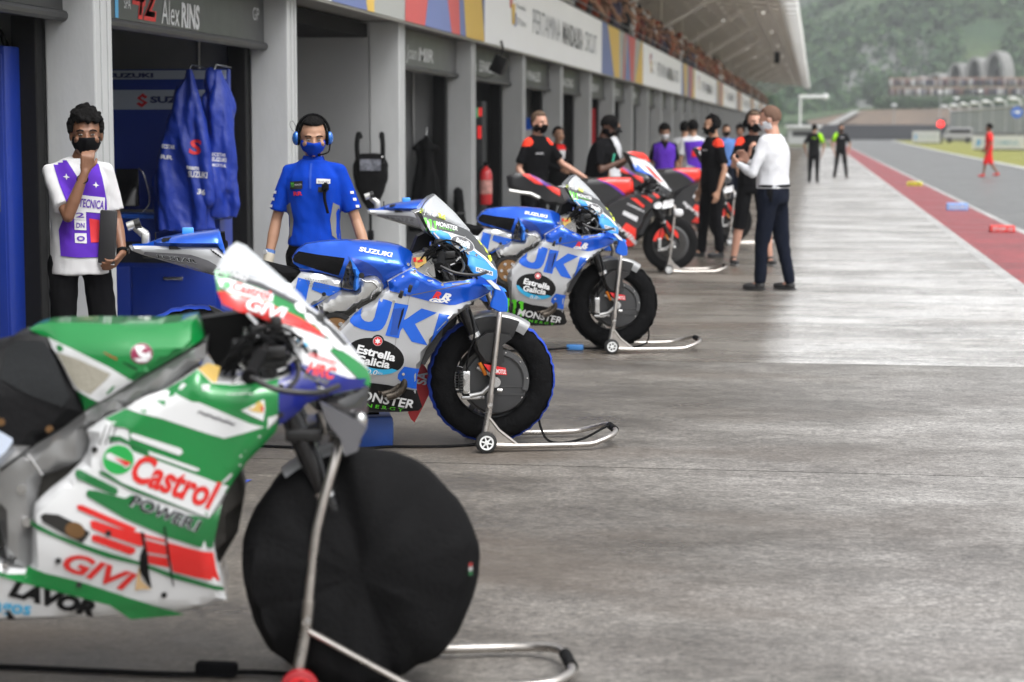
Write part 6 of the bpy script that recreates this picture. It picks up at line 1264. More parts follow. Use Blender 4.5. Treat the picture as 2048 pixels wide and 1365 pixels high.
    txt(fair, 'Castrol', *[(-0.607,0.627),(-0.394,0.541)], .075, g_red, root, .12, .035, .0075)
    txt(fair, 'POWER1', *[(-0.608,0.557),(-0.431,0.481)], .032, mat('oval_rim', (.45, .46, .48), .4), root, .1, .06, .0068); txt(fair, 'POWER1', *[(-0.608,0.557),(-0.432,0.481)], .031, ink_k, root, .1, .015, .0078)
    # red speed stripes
    for q in ([(-0.743,0.558),(-0.729,0.559),(-0.590,0.494),(-0.598,0.484),(-0.612,0.487),(-0.740,0.547)], [(-0.710,0.515),(-0.698,0.517),(-0.641,0.495),(-0.583,0.482),(-0.566,0.478),(-0.573,0.445),(-0.584,0.445),(-0.656,0.473),(-0.705,0.496)], [(-0.706,0.478),(-0.691,0.478),(-0.595,0.440),(-0.595,0.427),(-0.610,0.422),(-0.706,0.463)], [(-0.571,0.478),(-0.519,0.462),(-0.514,0.453),(-0.569,0.469)], [(-0.568,0.462),(-0.515,0.445),(-0.512,0.417),(-0.565,0.428)], [(-0.563,0.420),(-0.512,0.410),(-0.509,0.382),(-0.562,0.396)]): D('red_bar', q, g_red, .0042)
    D('red_band', [(-0.513,0.455),(-0.465,0.439),(-0.393,0.418),(-0.386,0.369),(-0.378,0.336),(-0.441,0.352),(-0.499,0.370)], g_red, .0046)
    D('green_line', [(-0.865,0.520),(-0.849,0.512),(-0.793,0.481),(-0.729,0.454),(-0.657,0.426),(-0.589,0.402),(-0.514,0.370),(-0.369,0.318),(-0.367,0.305),(-0.507,0.352),(-0.586,0.391),(-0.665,0.413),(-0.736,0.443),(-0.800,0.474),(-0.865,0.505)], g_dgreen, .0036)
    D('green_lower', [(-0.876,0.394),(-0.830,0.374),(-0.747,0.349),(-0.625,0.299),(-0.473,0.239),(-0.616,0.231),(-0.669,0.276),(-0.770,0.309),(-0.948,0.367),(-0.969,0.377),(-0.962,0.385),(-0.927,0.373),(-0.884,0.371)], g_green, .0036)
    txt(fair, 'GIVI', *[(-0.788,0.388),(-0.613,0.313)], .056, g_red, root, .3, .03, .0055)
    txt(fair, 'LAVOR', *[(-0.930,0.315),(-0.712,0.243)], .045, ink_k, root, .2, .07, .0055); txt(fair, 'agos', *[(-0.974,0.269),(-0.877,0.253)], .027, ink_c, root, .1, .02, .0055)
    D('small_mark', [(-0.940,0.266),(-0.931,0.268),(-0.917,0.239),(-0.937,0.240)], ink_k, .0055)
    # openings
    D('engine_window', [(-0.837,0.532),(-0.826,0.539),(-0.790,0.535),(-0.755,0.516),(-0.709,0.485),(-0.731,0.458),(-0.763,0.475),(-0.830,0.517)], mat('window_dark', (.012, .011, .01), .6), .0065)
    cc = [(-0.748,0.493)][0]; D('clutch_peek', oval(cc[0], cc[1], .026, .021, -25), gold, .008)
    D('side_slot', [(-0.580,0.486),(-0.571,0.482),(-0.563,0.419),(-0.562,0.366),(-0.556,0.321),(-0.566,0.333),(-0.586,0.374),(-0.583,0.419),(-0.573,0.441)], ink_k, .0065); D('side_slot', [(-0.520,0.499),(-0.515,0.497),(-0.507,0.425),(-0.498,0.326),(-0.501,0.328),(-0.512,0.417)], ink_k, .0065)
    D('burn_stain', [(-0.586,0.388),(-0.584,0.347),(-0.558,0.319),(-0.580,0.321),(-0.601,0.318),(-0.594,0.355)], mat('burnt_yellow', (.62, .42, .22), .5), .0045)
    bolts('fairing_bolt', fair, [(-0.795,0.409),(-0.663,0.482),(-0.525,0.302),(-0.745,0.339)]+[(-0.694,0.704)]+[(-0.209,0.859),(-0.211,0.784)], blackp, root, .008)
    for a in range(3): D('panel_vent', [(q[0]+.014*a, q[1]+.002*a) for q in [(-0.663,0.769),(-0.661,0.768),(-0.679,0.715),(-0.682,0.716)]], ink_k, .006)
    # triangle sticker
    D('sticker', [(-0.314,0.801),(-0.254,0.829),(-0.251,0.804),(-0.257,0.771)], ink_w, .0055); D('sticker', [(-0.295,0.805),(-0.266,0.825),(-0.255,0.815),(-0.258,0.792),(-0.283,0.798)], label_m, .0065); D('sticker', [(-0.266,0.808),(-0.254,0.810),(-0.256,0.794)], g_red, .0072)
    txt(fair, '~~~~', *[(-0.430,0.792),(-0.333,0.755)], .014, ink_gr, root, .2, .03, .006)
    # nose
    D('nose_navy', [(-0.184,0.886),(-0.183,0.926),(-0.159,0.915),(-0.093,0.894),(-0.027,0.867),(0.032,0.857),(0.028,0.839),(-0.001,0.836),(-0.054,0.830),(-0.094,0.822),(-0.139,0.808),(-0.173,0.779),(-0.200,0.761),(-0.217,0.752),(-0.216,0.823),(-0.217,0.873)], g_navy, .0035)
    D('nose_green', [(0.028,0.878),(0.034,0.854),(0.030,0.835),(0.018,0.844),(-0.006,0.868),(-0.039,0.902),(-0.078,0.943),(-0.062,0.950),(-0.025,0.925),(0.004,0.902)], g_green, .005)
    D('nose_red', [(-0.375,1.107),(-0.361,1.109),(-0.308,1.094),(-0.247,1.077),(-0.198,1.052),(-0.157,1.032),(-0.116,1.005),(-0.087,0.975),(-0.116,0.988),(-0.157,1.005),(-0.198,1.020),(-0.235,1.023),(-0.272,1.040),(-0.321,1.055),(-0.361,1.074)], g_red, .004)
    D('nose_green', [(-0.381,1.161),(-0.360,1.161),(-0.320,1.142),(-0.263,1.123),(-0.197,1.085),(-0.156,1.051),(-0.099,0.992),(-0.074,0.963),(-0.033,0.928),(-0.087,0.975),(-0.116,1.004),(-0.157,1.032),(-0.198,1.052),(-0.247,1.077),(-0.308,1.094),(-0.375,1.107)], g_green, .0045)
    D('screen_base', [(-0.378,1.156),(-0.352,1.150),(-0.313,1.142),(-0.261,1.126),(-0.209,1.099),(-0.157,1.069),(-0.104,1.031),(-0.057,0.988),(-0.025,0.950),(-0.039,0.954),(-0.075,0.994),(-0.117,1.029),(-0.157,1.058),(-0.203,1.083),(-0.261,1.112),(-0.313,1.131),(-0.374,1.150)], mat('screen_base_grey', (.05, .052, .055), .3), .006)
    D('name_patch', [(-0.371,1.135),(-0.344,1.139),(-0.299,1.124),(-0.226,1.095),(-0.230,1.076),(-0.267,1.085),(-0.341,1.104),(-0.367,1.119)], g_white, .0062); txt(fair, 'Castrol', *[(-0.337,1.112),(-0.238,1.082)], .022, g_red, root, .1, .03, .0075)
    D('logo_disc', oval(*[(-0.350,1.124)][0], .011, .009, -20), mat('logo_green', (.01, .33, .06), .3), .0075)
    txt(fair, 'GIVI', *[(-0.302,1.063),(-0.198,1.027)], .032, ink_w, root, .2, .035, .0065)
    txt(fair, 'HRC', *[(-0.144,0.892),(-0.067,0.868)], .03, g_red, root, .25, .04, .006); txt(fair, 'RACING', *[(-0.154,0.880),(-0.084,0.854)], .014, ink_gr, root, .25, .06, .0055)
    txt(fair, 'SHINDENGEN', *[(-0.137,0.935),(-0.062,0.904)], .01, g_red, root, .1, .02, .0065); D('blue_mark', [(-0.169,0.981),(-0.157,0.973),(-0.134,0.964),(-0.141,0.958),(-0.161,0.967)], ink_c, .0065)
    for k, (x, y) in enumerate(((700, 470), (765, 540), (860, 620), (940, 710))): c = [(-0.156,1.056),(-0.129,1.027),(-0.089,0.992),(-0.056,0.954)][k]; D('number_blot', oval(c[0], c[1], .018, .009, -42), ink_w, .009)
    txt(fair, 'TAKAAKI', *[(-0.371,1.157),(-0.300,1.131)], .016, ink_w, root, 0, .03, .0075)
    scr = Shell([(-0.379,1.163),(-0.366,1.190),(-0.346,1.216),(-0.325,1.231),(-0.300,1.221),(-0.279,1.201),(-0.222,1.149),(-0.156,1.087),(-0.104,1.023),(-0.048,0.960),(-0.056,0.984),(-0.104,1.027),(-0.156,1.065),(-0.209,1.095),(-0.262,1.123),(-0.314,1.139),(-0.353,1.147),(-0.380,1.153)], lambda u, v: hbase(u, v)*.97+.004, .01, .8, .016)
    scr.place('windscreen', scr.V, scr.F, mat('windscreen_mist', (.74, .77, .80), .12, alpha=.55, coat=1), root, .0, True)
    # intake and chin
    nb = Shell([(-0.138,0.797),(-0.092,0.810),(-0.024,0.820),(0.031,0.828),(0.028,0.792),(0.024,0.740),(0.013,0.729),(-0.005,0.727),(-0.038,0.744),(-0.079,0.764),(-0.119,0.778)], lambda u, v: .10*math.sqrt(max(.05, min(1, (.03-u)/.15))), .02, .8, .02); nb.build('nose_intake', mat('smoke_plastic', (.035, .036, .04), .22, coat=1), root)
    b = MB(); b.ball(tuple((lambda q: (q[0], -.06, q[1]))([(0.003,0.743)][0])), (.02, .02, .026), 14); b.build('intake_glint', chrome, root, 60)
    for s in (-1, 1):
        w = MB(); w.prism_y([(-0.108,0.823),(-0.030,0.779),(0.015,0.754),(-0.002,0.723),(-0.010,0.690),(-0.044,0.677),(-0.057,0.724),(-0.095,0.777)], s*.24-.012, s*.24+.012); w.build('winglet', mat('wing_grey', (.10, .10, .11), .35, coat=.5), root, 30)
        w = MB(); w.prism_y([(-.09, .745), (.0, .72), (.0, .705), (-.09, .73)], min(s*.08, s*.23), max(s*.08, s*.23)); w.build('wing_blade', blackp, root, 30)
    b = MB(); b.lathe_y([(.325, -.07), (.34, -.05), (.345, 0), (.34, .05), (.325, .07)], (0, 0, .335), 14, 92, 128); b.build('front_mudguard', mat('mudguard_pale', (.45, .46, .48), .4), root, 60)
    # tank
    def tb(u, v):
        w = .18*ss(-.98, -.6, u)+.10*(1-ss(-.98, -.6, u)); top = np.interp(u, [-.90, -.8, -.45, -.41], [1.0, 1.045, 1.05, 1.0]); k = min(1., max(0., top-v)/.09); return w*(.50+.44*k+.06*math.sqrt(k))
    tk = Shell([(-0.876,1.004),(-0.852,1.017),(-0.820,1.023),(-0.743,1.023),(-0.663,1.021),(-0.588,1.019),(-0.518,1.020),(-0.478,1.024),(-0.433,1.032),(-0.423,1.015),(-0.415,0.979),(-0.460,0.952),(-0.512,0.922),(-0.595,0.874),(-0.641,0.846),(-0.687,0.819),(-0.726,0.791),(-0.737,0.827),(-0.751,0.855),(-0.766,0.881),(-0.778,0.907),(-0.794,0.940),(-0.809,0.960),(-0.822,0.983),(-0.840,0.989)], tb, .014, .93, .02); tk.build('fuel_tank', g_green, root)
    tk.decal('tank_white', [(-0.821,0.986),(-0.745,0.956),(-0.656,0.912),(-0.596,0.874),(-0.687,0.818),(-0.751,0.853),(-0.766,0.881),(-0.778,0.907),(-0.794,0.940),(-0.809,0.960)], g_white, root, .003)
    tk.decal('tank_suede', [(-0.797,0.950),(-0.746,0.936),(-0.653,0.895),(-0.666,0.879),(-0.709,0.840),(-0.741,0.854),(-0.760,0.880),(-0.778,0.917)], suede, root, .0045)
    c = [(-0.572,0.948)][0]; tk.decal('wing_badge', oval(c[0], c[1], .0295, .0265), mat('badge_rim', (.3, .3, .3), .4), root, .004); tk.decal('wing_badge', oval(c[0], c[1], .028, .025), mat('badge_maroon', (.22, .01, .05), .3), root, .0046)
    tk.decal('wing_badge', [(-0.589,0.967),(-0.568,0.969),(-0.550,0.954),(-0.547,0.937),(-0.569,0.936),(-0.578,0.942),(-0.584,0.954)], ink_w, root, .0054); tk.decal('wing_badge', [(-0.593,0.936),(-0.551,0.935),(-0.559,0.927),(-0.582,0.927)], ink_w, root, .0054)
    tk.decal('tank_vent', [(-0.620,0.928),(-0.584,0.909),(-0.585,0.904),(-0.622,0.925)], ink_k, root, .004); tk.decal('tank_vent', [(-0.670,0.953),(-0.636,0.935),(-0.637,0.932),(-0.670,0.951)], g_red, root, .004)
    # frame spar and pivot plate
    fr = Shell([(-0.405,0.975),(-0.409,0.932),(-0.459,0.895),(-0.506,0.855),(-0.590,0.814),(-0.666,0.778),(-0.694,0.761),(-0.718,0.746),(-0.713,0.718),(-0.717,0.690),(-0.733,0.665),(-0.774,0.646),(-0.838,0.626),(-0.858,0.553),(-0.865,0.479),(-0.871,0.394),(-0.882,0.373),(-0.930,0.380),(-0.946,0.466),(-0.965,0.555),(-0.962,0.673),(-0.940,0.695),(-0.918,0.713),(-0.863,0.701),(-0.785,0.746),(-0.723,0.792),(-0.680,0.819),(-0.593,0.873),(-0.510,0.921)], lambda u, v: .20, .03, .82, .026); fr.build('frame_spar', mat('frame_grey', (.33, .33, .33), .42, .8, var=.08, vscale=8), root)
    fr.decal('frame_edge', [(-0.405,0.975),(-0.413,0.981),(-0.510,0.924),(-0.593,0.876),(-0.723,0.793),(-0.811,0.739),(-0.941,0.644),(-0.941,0.652),(-0.810,0.747),(-0.723,0.801)], ink_k, root, .004)
    bolts('frame_bolt', fr, [(-0.887,0.596),(-0.877,0.509)], chrome, root, .013)
    b = MB(); b.tube(P3([(-0.868,0.691),(-0.852,0.669),(-0.832,0.635)], .215), .004, 8, 1); b.build('gear_rod', chrome, root, 60)
    # seat and tail
    se = Shell([(-1.256,0.887),(-1.128,0.937),(-1.014,0.956),(-0.936,0.972),(-0.917,0.987),(-0.898,0.995),(-0.859,0.993),(-0.821,0.986),(-0.802,0.953),(-0.778,0.900),(-0.751,0.851),(-0.729,0.791),(-0.814,0.738),(-0.945,0.644),(-1.050,0.580),(-1.202,0.596),(-1.326,0.704)], lambda u, v: .17-.05*ss(.84, .98, v), .03, .82, .03); se.build('seat_base', mat('seat_leather', (.006, .006, .007), .55, spec=.2, bump=.3, bscale=40), root)
    se.decal('grip_patch', [(-0.930,0.958),(-0.898,0.981),(-0.831,0.977),(-0.803,0.934),(-0.761,0.834),(-0.781,0.808),(-0.860,0.839),(-0.939,0.883)], mat('grip_mesh', (.010, .012, .014), .85, bump=1, bscale=300), root, .005)
    se.decal('side_plate', [(-1.038,0.753),(-0.942,0.747),(-0.911,0.728),(-0.910,0.718),(-0.944,0.672),(-1.009,0.640)], mat('plate_pale', (.55, .62, .75), .4), root, .006)
    bolts('seat_bolt', se, [(-0.939,0.771),(-0.816,0.749)], gold, root, .01)
    tl = Shell([(-1.78, .98), (-1.6, 1.03), (-1.25, 1.08), (-1.2, .98), (-1.22, .9), (-1.45, .88), (-1.7, .94)], lambda u, v: .05+.08*ss(-1.75, -1.4, u), .03, .8, .03); tl.build('tail_unit', g_green, root)
    b = MB(); b.prism_y([(-0.429,0.903),(-0.401,0.919),(-0.368,0.909),(-0.380,0.865),(-0.408,0.868)], -.17, -.165); b.build('data_sticker', label_m, root)
    b = MB(); b.prism_y([(-0.425,1.018),(-0.379,1.024),(-0.288,1.036),(-0.197,0.969),(-0.188,0.902),(-0.231,0.879),(-0.381,0.872),(-0.413,0.932)], .05, .16); b.build('inner_cowl', ink_k, root)
    return root
green_bike((-1.237,5.340,15.0))
b = MB(); 
front_stand('paddock_stand', (-1.237,5.340,15.0), 'steel paddock stand under the green motorcycle with red rollers', mat('roller_red', (.30, .01, .015), .4), True, -.115, .10, .035)

# =====================================================================
#  BLACK AND RED MACHINES (far, out of focus)
# =====================================================================
a_blk = mat('matt_black_paint', (.012, .012, .014), .4, coat=.3); a_red = mat('fluoro_red', (.85, .035, .02), .4, coat=.4); a_pur = mat('purple_edge', (.12, .02, .30), .4); a_wht = mat('race_white', (.7, .7, .72), .4)
def abase(u, v):
    w = .14+.09*ss(.15, .5, v)
    if v > .64: w *= (math.sqrt(min(1, max(0., np.interp(v, [.64, .8, .9, 1.2], [.0, .04, .03, -.24])-u)/.33))*.98+.02)*ss(.6, .76, v)+(1-ss(.6, .76, v))
    return w*(1-.35*ss(.95, 1.2, v))
def black_bike(loc, label):
    root = empty('racing_motorcycle', (loc[0], loc[1], 0), R(loc[2]), label, 'motorcycle', 'racing motorcycles on front stands in the pit lane')
    gear(root)
    b = MB(); b.lathe_y([(.2, -.05), (.25, -.06), (.29, -.045), (.302, 0), (.29, .045), (.25, .06), (.2, .05)], (0, 0, .32), 60); b.build('front_tyre', rubber, root, 60)
    b = MB(); b.lathe_y([(0, -.06), (.12, -.062), (.19, -.05), (.205, -.04)], (0, 0, .32), 48); b.build('disc_shroud', mat('shroud_mid', (.06, .06, .062), .45), root, 40)
    b = MB(); b.lathe_y([(.205, -.1), (.175, -.106), (.12, -.1)], (0, 0, .32), 30, 95, 170); b.prism_y([(-.12, .56), (-.06, .57), (.06, .44), (.07, .38), (.04, .4), (-.02, .47)], -.13, -.11); b.build('brake_duct', a_red, root, 40)
    wheel_cover(root, 'tyre_warmer', (-1.42, 0, .36), .335, .10, .2, 8, cover_m)
    fair = Shell([(-0.828,0.639),(-0.730,0.752),(-0.584,0.832),(-0.438,0.864),(-0.422,0.896),(-0.307,0.863),(-0.193,0.871),(-0.169,0.935),(-0.194,1.024),(-0.260,1.072),(-0.342,1.089),(-0.407,1.105),(-0.440,1.169),(-0.489,1.249),(-0.506,1.298),(-0.441,1.317),(-0.310,1.297),(-0.270,1.265),(-0.228,1.201),(-0.146,1.088),(-0.063,0.992),(-0.014,0.911),(-0.005,0.854),(-0.046,0.814),(-0.111,0.814),(-0.160,0.750),(-0.241,0.686),(-0.306,0.605),(-0.338,0.508),(-0.370,0.476),(-0.402,0.412),(-0.410,0.298),(-0.467,0.274),(-0.598,0.275),(-0.761,0.284),(-0.859,0.317),(-0.892,0.479)], abase, .03, .84, .03); fair.build('fairing', a_blk, root)
    D = lambda nm, poly, m, off=.003: fair.decal(nm, poly, m, root, off, True)
    D('nose_red', [(-0.493,1.300),(-0.436,1.313),(-0.306,1.294),(-0.265,1.262),(-0.223,1.200),(-0.322,1.225),(-0.403,1.262)], a_red); D('nose_white', [(-0.468,1.262),(-0.322,1.225),(-0.223,1.176),(-0.141,1.071),(-0.058,0.959),(-0.025,0.894),(-0.123,0.959),(-0.222,1.056),(-0.321,1.104),(-0.402,1.136)], a_wht); D('nose_blue', [(-0.435,1.177),(-0.370,1.169),(-0.304,1.104),(-0.222,1.056),(-0.189,1.023),(-0.255,1.064),(-0.337,1.085),(-0.402,1.104)], suz_letter, .0045); D('nose_red', [(-0.320,1.184),(-0.238,1.136),(-0.089,0.974),(-0.138,0.991),(-0.237,1.088)], a_red, .005)
    for q in ([(-0.472,0.816),(-0.407,0.816),(-0.316,0.735),(-0.333,0.711)], [(-0.358,0.848),(-0.293,0.839),(-0.227,0.791),(-0.243,0.767)], [(-0.228,0.871),(-0.178,0.863),(-0.145,0.823),(-0.178,0.815)]): D('red_slash', q, a_red)
    D('lower_red', [(-0.565,0.493),(-0.516,0.557),(-0.409,0.492),(-0.408,0.314),(-0.466,0.298),(-0.564,0.315),(-0.482,0.411)], a_red); txt(fair, 'aprilia', *[(-0.697,0.575),(-0.402,0.315)], .05, a_wht, root, .1, .04, .005); txt(fair, 'CARRERA', *[(-0.511,0.751),(-0.322,0.662)], .02, a_wht, root, 0, .03, .005); D('logo_patch', [(-0.543,0.687),(-0.387,0.614),(-0.403,0.565),(-0.559,0.646)], a_wht, .0045)
    txt(fair, '12', *[(-0.120,0.710),(0.043,0.734)], .07, a_wht, root, .2, .12, .006); c = [(-0.137,0.758)][0]; D('number_disc', oval(c[0]-.03, c[1]-.02, .05, .035, 10), a_wht, .0035)
    scr = Shell([(-0.328,1.240),(-0.287,1.240),(-0.213,1.151),(-0.130,1.054),(-0.031,0.932),(0.002,0.892),(-0.014,0.884),(-0.130,1.022),(-0.246,1.135)], lambda u, v: abase(u, v)*.97+.01, .01, .8); scr.place('windscreen', scr.V, scr.F, glass_m, root, 0, True)
    tk = Shell([(-1.100,0.961),(-0.986,1.017),(-0.889,1.028),(-0.726,1.036),(-0.563,1.037),(-0.449,1.036),(-0.424,0.983),(-0.415,0.886),(-0.497,0.830),(-0.594,0.734),(-0.724,0.670),(-0.887,0.638),(-1.050,0.735)], lambda u, v: .16, .06, .6, .03); tk.build('fuel_tank', a_blk, root)
    tk.decal('tank_red', [(-0.824,1.021),(-0.726,1.031),(-0.563,1.034),(-0.452,1.033),(-0.429,0.983),(-0.422,0.888),(-0.497,0.837),(-0.562,0.895),(-0.628,0.944),(-0.726,0.992)], a_red, root, .003); tk.decal('tank_edge', [(-0.824,1.021),(-0.726,0.992),(-0.628,0.944),(-0.562,0.895),(-0.497,0.837),(-0.521,0.827),(-0.595,0.887),(-0.693,0.957),(-0.791,1.000)], a_pur, root, .0045)
    tl = Shell([(-1.775,1.050),(-1.678,1.086),(-1.613,1.076),(-1.532,1.073),(-1.321,0.976),(-1.207,0.911),(-1.093,0.895),(-1.077,0.734),(-1.207,0.734),(-1.369,0.751),(-1.564,0.848),(-1.758,0.929)], lambda u, v: .08+.05*ss(-1.7, -1.3, u), .04, .7, .03); tl.build('tail_unit', a_blk, root)
    tl.decal('tail_red', [(-1.621,1.073),(-1.548,1.073),(-1.435,1.017),(-1.394,0.952),(-1.483,0.973)], a_red, root, .003); tl.decal('tail_red', [(-1.370,0.947),(-1.297,0.941),(-1.214,0.908),(-1.214,0.837),(-1.288,0.879)], a_red, root, .003); tl.decal('tail_edge', [(-1.548,1.076),(-1.435,1.025),(-1.305,0.944),(-1.370,0.947)], a_pur, root, .004)
    b = MB(); b.tube(P3([(-1.761,0.898),(-1.648,0.878),(-1.535,0.865),(-1.438,0.817)], .15), .02, 10, 1); b.build('exhaust_silencer', alum, root, 60)
    b = MB(); b.bbox(.0, .10, -.26, -.16, .62, .70, .03); b.build('nose_light', a_wht, root, 40)
    return root
a1 = black_bike((-1.542,21.630,14.0), 'black and red racing motorcycle behind the farther blue one, white number 12')
a2 = copy_tree(a1); a2.location = (-1.13, 27.2, 0); a2['label'] = 'black and red racing motorcycle partly hidden behind the standing black clad mechanic'
front_stand('paddock_stand', (-1.542,21.630,14.0), 'steel paddock stand under the nearer black and red motorcycle', rbr)
front_stand('paddock_stand', (-1.13, 27.2, 14), 'steel paddock stand under the farther black and red motorcycle', rbr)

# =====================================================================
#  GARAGE PROPS
# =====================================================================
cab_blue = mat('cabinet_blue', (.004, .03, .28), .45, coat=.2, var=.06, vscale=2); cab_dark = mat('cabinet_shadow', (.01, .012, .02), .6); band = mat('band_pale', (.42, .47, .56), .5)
Y0 = 15.2
cb = empty('workshop_cabinet', (-5.3, Y0, 0), 0, 'tall blue workshop cabinet with a pale sign band and drawers inside the garage', 'cabinet')
def cpart(mb, name, m, sm=None):
    mb.v = [(v[0]+5.3, v[1]-Y0, v[2]) for v in mb.v]; return mb.build(name, m, cb, sm)
b = MB(); b.bbox(-6.4, -4.62, Y0+.30, Y0+.36, .9, 2.02, .008); cpart(b, 'back_panel', cab_blue, 40)
b = MB(); b.bbox(-6.4, -4.62, Y0-.02, Y0+.36, .84, .875, .006); cpart(b, 'worktop', mat('worktop_blue', (.02, .12, .62), .35), 40)
b = MB(); b.box(-6.4, -4.62, Y0-.0, Y0+.34, .03, .835); cpart(b, 'carcass', cab_blue)
for (x0, x1, z0, z1) in ((-5.9, -5.36, .06, .46), (-5.34, -4.66, .06, .46)):
    b = MB(); b.bbox(x0, x1, Y0-.02, Y0-.001, z0, z1, .006); cpart(b, 'drawer_front', cab_blue, 40); b = MB(); c = (x0+x1)/2; b.bbox(c-.08, c+.08, Y0-.035, Y0-.018, z1-.1, z1-.075, .004); cpart(b, 'drawer_handle', chrome, 40)
b = MB(); b.box(-5.9, -4.72, Y0-.003, Y0-.001, .49, .66); cpart(b, 'shelf_shade', cab_dark); b = MB(); b.bbox(-5.25, -5.15, Y0-.03, Y0-.005, .53, .545, .003); cpart(b, 'shelf_tray', chrome)  # dark sheet on the solid carcass, painted shade of an open shelf
b = MB(); b.box(-6.38, -4.64, Y0+.294, Y0+.298, 1.70, 1.855); cpart(b, 'sign_band', band); b = MB(); b.box(-6.38, -4.64, Y0+.294, Y0+.298, 1.94, 2.01); cpart(b, 'sign_band', band)
def ctext(tx, x0, x1, z, h, m, bold=.05):
    V, F = fit_text(tx, (x0, z), (x1, z), h, 0, bold, 5); b = MB(); b.add([(p[0], Y0+.291, p[1]) for p in V], F); cpart(b, 'lettering', m)
inkn = mat('ink_navy', (.02, .03, .13), .5)
ctext('SUZUKI', -5.27, -4.84, 1.755, .05, inkn); ctext('SUZUKI', -5.62, -5.24, 1.955, .035, inkn)
b = MB(); b.prism_y([(-5.38, 1.79), (-5.33, 1.83), (-5.29, 1.80), (-5.31, 1.785), (-5.335, 1.80), (-5.35, 1.79), (-5.29, 1.755), (-5.34, 1.715), (-5.385, 1.745), (-5.365, 1.76), (-5.34, 1.745), (-5.325, 1.755)], Y0+.290, Y0+.292); cpart(b, 'emblem', print_r)
# things on the worktop
def can(x, y, h, r, m, m2, label):
    t = empty('spray_can', (x, y, .876), 0, label, 'spray can'); b = MB(); b.lathe_y([(0, 0), (r, 0), (r, h*.8), (r*.7, h*.86), (r*.35, h*.9), (r*.35, h), (0, h)], (0, 0, 0), 20); b.v = [(v[0], v[2], v[1]) for v in b.v]; b.build('can', m, t, 40)
    b = MB(); b.cyl((0, 0, h*.18), (0, 0, h*.42), r*1.01, n=20, cap=False); b.build('can_label', m2, t, 60); b = MB(); b.cyl((0, 0, h*.86), (0, 0, h*1.02), r*.42, n=12); b.build('nozzle', print_r, t, 60)
can(-5.08, Y0+.12, .40, .035, sticker_w, mat('label_orange', (.75, .14, .02), .4), 'tall white spray can with an orange label on the worktop'); can(-4.86, Y0+.18, .38, .03, mat('can_beige', (.5, .45, .35), .4), print_r, 'beige spray can half hidden behind the hanging jacket')
can(-5.0, Y0+.08, .26, .035, K_black, cab_dark, 'short black can in front of the white spray can')
t = empty('tablet_stand', (-5.33, Y0+.1, .876), R(20), 'dark screen on a bent metal stand at the left end of the worktop', 'screen'); b = MB(); b.bbox(-.16, .02, -.01, .01, .06, .38, .008, M=Matrix.Rotation(R(-22), 4, 'X')); b.build('screen', mat('screen_dark', (.01, .01, .012), .15), t, 40); b = MB(); b.tube([(.02, 0, .36), (.06, -.02, .3), (.1, -.04, .1), (.04, -.05, .01)], .006, 8); b.build('stand_arm', chrome, t, 60)
b = MB(); b.ball((-5.16, Y0+.06, .94), .012, 10); b.ball((-5.16, Y0+.06, .965), .011, 10); b.cyl((-5.16, Y0+.06, .876), (-5.16, Y0+.06, .97), .004, n=8); tag(b.build('steel_knob', chrome, None, 180), 'small bright steel knob standing on the dark worktop', 'knob')
# hanging jackets
def jacket(x, y, z, w, L, rz, seed, m, label, hoodr):
    t = empty('hanging_jacket', (x, y, z), R(rz), label, 'jacket', 'team jackets hanging on the cabinet edge' if m is K_rain else None)
    b = MB(); n = 40; rings = []
    for i in range(22):
        k = i/21; zz = -k*L
        wx = w*(.14+.38*ss_(0, .26, k)+.46*ss_(.25, .8, k)); wy = .035+.07*ss_(0, .3, k)+.04*k
        rings.append((wx/2, wy, zz))
    vs = []; 
    for i, (a, c, zz) in enumerate(rings):
        for j in range(n):
            th = 2*math.pi*j/n; f = 1+.16*math.sin(5*th+seed+.6*math.sin(i*.3))+.10*noise.noise(Vector((math.cos(th)*2, math.sin(th)*2, zz*5+seed)))
            xo = .05*math.sin(seed+zz*2.2); vs.append((xo+a*f*math.cos(th), c*f*math.sin(th), zz+.02*noise.noise(Vector((th, zz*3, seed))) if i not in (0,) else zz))
    fs = [(i*n+j, i*n+(j+1) % n, (i+1)*n+(j+1) % n, (i+1)*n+j) for i in range(21) for j in range(n)]; fs += [tuple(range(n-1, -1, -1)), tuple(range(21*n, 22*n))]
    b.add(vs, fs); o = b.build('jacket_body', m, t, 180)
    sb = MB(); sb.v = list(b.v); sb.f = list(b.f); bpy.data.objects.remove(o)
    for sgn in (-1, 1): cap(sb, (sgn*w*.12, -.02, -.22), (sgn*w*.30, -.05, -.60), .05, .065); cap(sb, (sgn*w*.30, -.05, -.60), (sgn*w*.32, -.07, -L*.80), .065, .055)
    if hoodr: sb.ball((0, 0, -.11), (hoodr, .06, .13), 14)
    o = fuse(sb, .011, 'jacket_body', m, t, 4, lambda p: .042*noise.noise(Vector((p.x*15+p.z*2.5, p.y*6, p.z*1.8+seed)))+.008*noise.noise(Vector((p.x*22+p.z*9, p.y*14, p.z*9))))
    bv = BVHTree.FromPolygons([v.co for v in o.data.vertices], [q.vertices[:] for q in o.data.polygons]); t_bvh[t.name] = bv
    return t
def ss_(a, b, x): q = min(1, max(0, (x-a)/(b-a))); return q*q*(3-2*q)
K_rain = mat('rain_jacket_blue', (.003, .026, .28), .5, bump=.6, bscale=24, var=.12, vscale=6)
j2 = jacket(-4.64, Y0-.06, 2.0, .38, 1.14, -10, 2.1, K_rain, 'blue team jacket hanging at the right, partly behind the other', .075)
j1 = jacket(-4.80, Y0-.22, 2.0, .46, 1.24, 8, .4, K_rain, 'blue team jacket hanging in front, red emblem on the sleeve', 0)
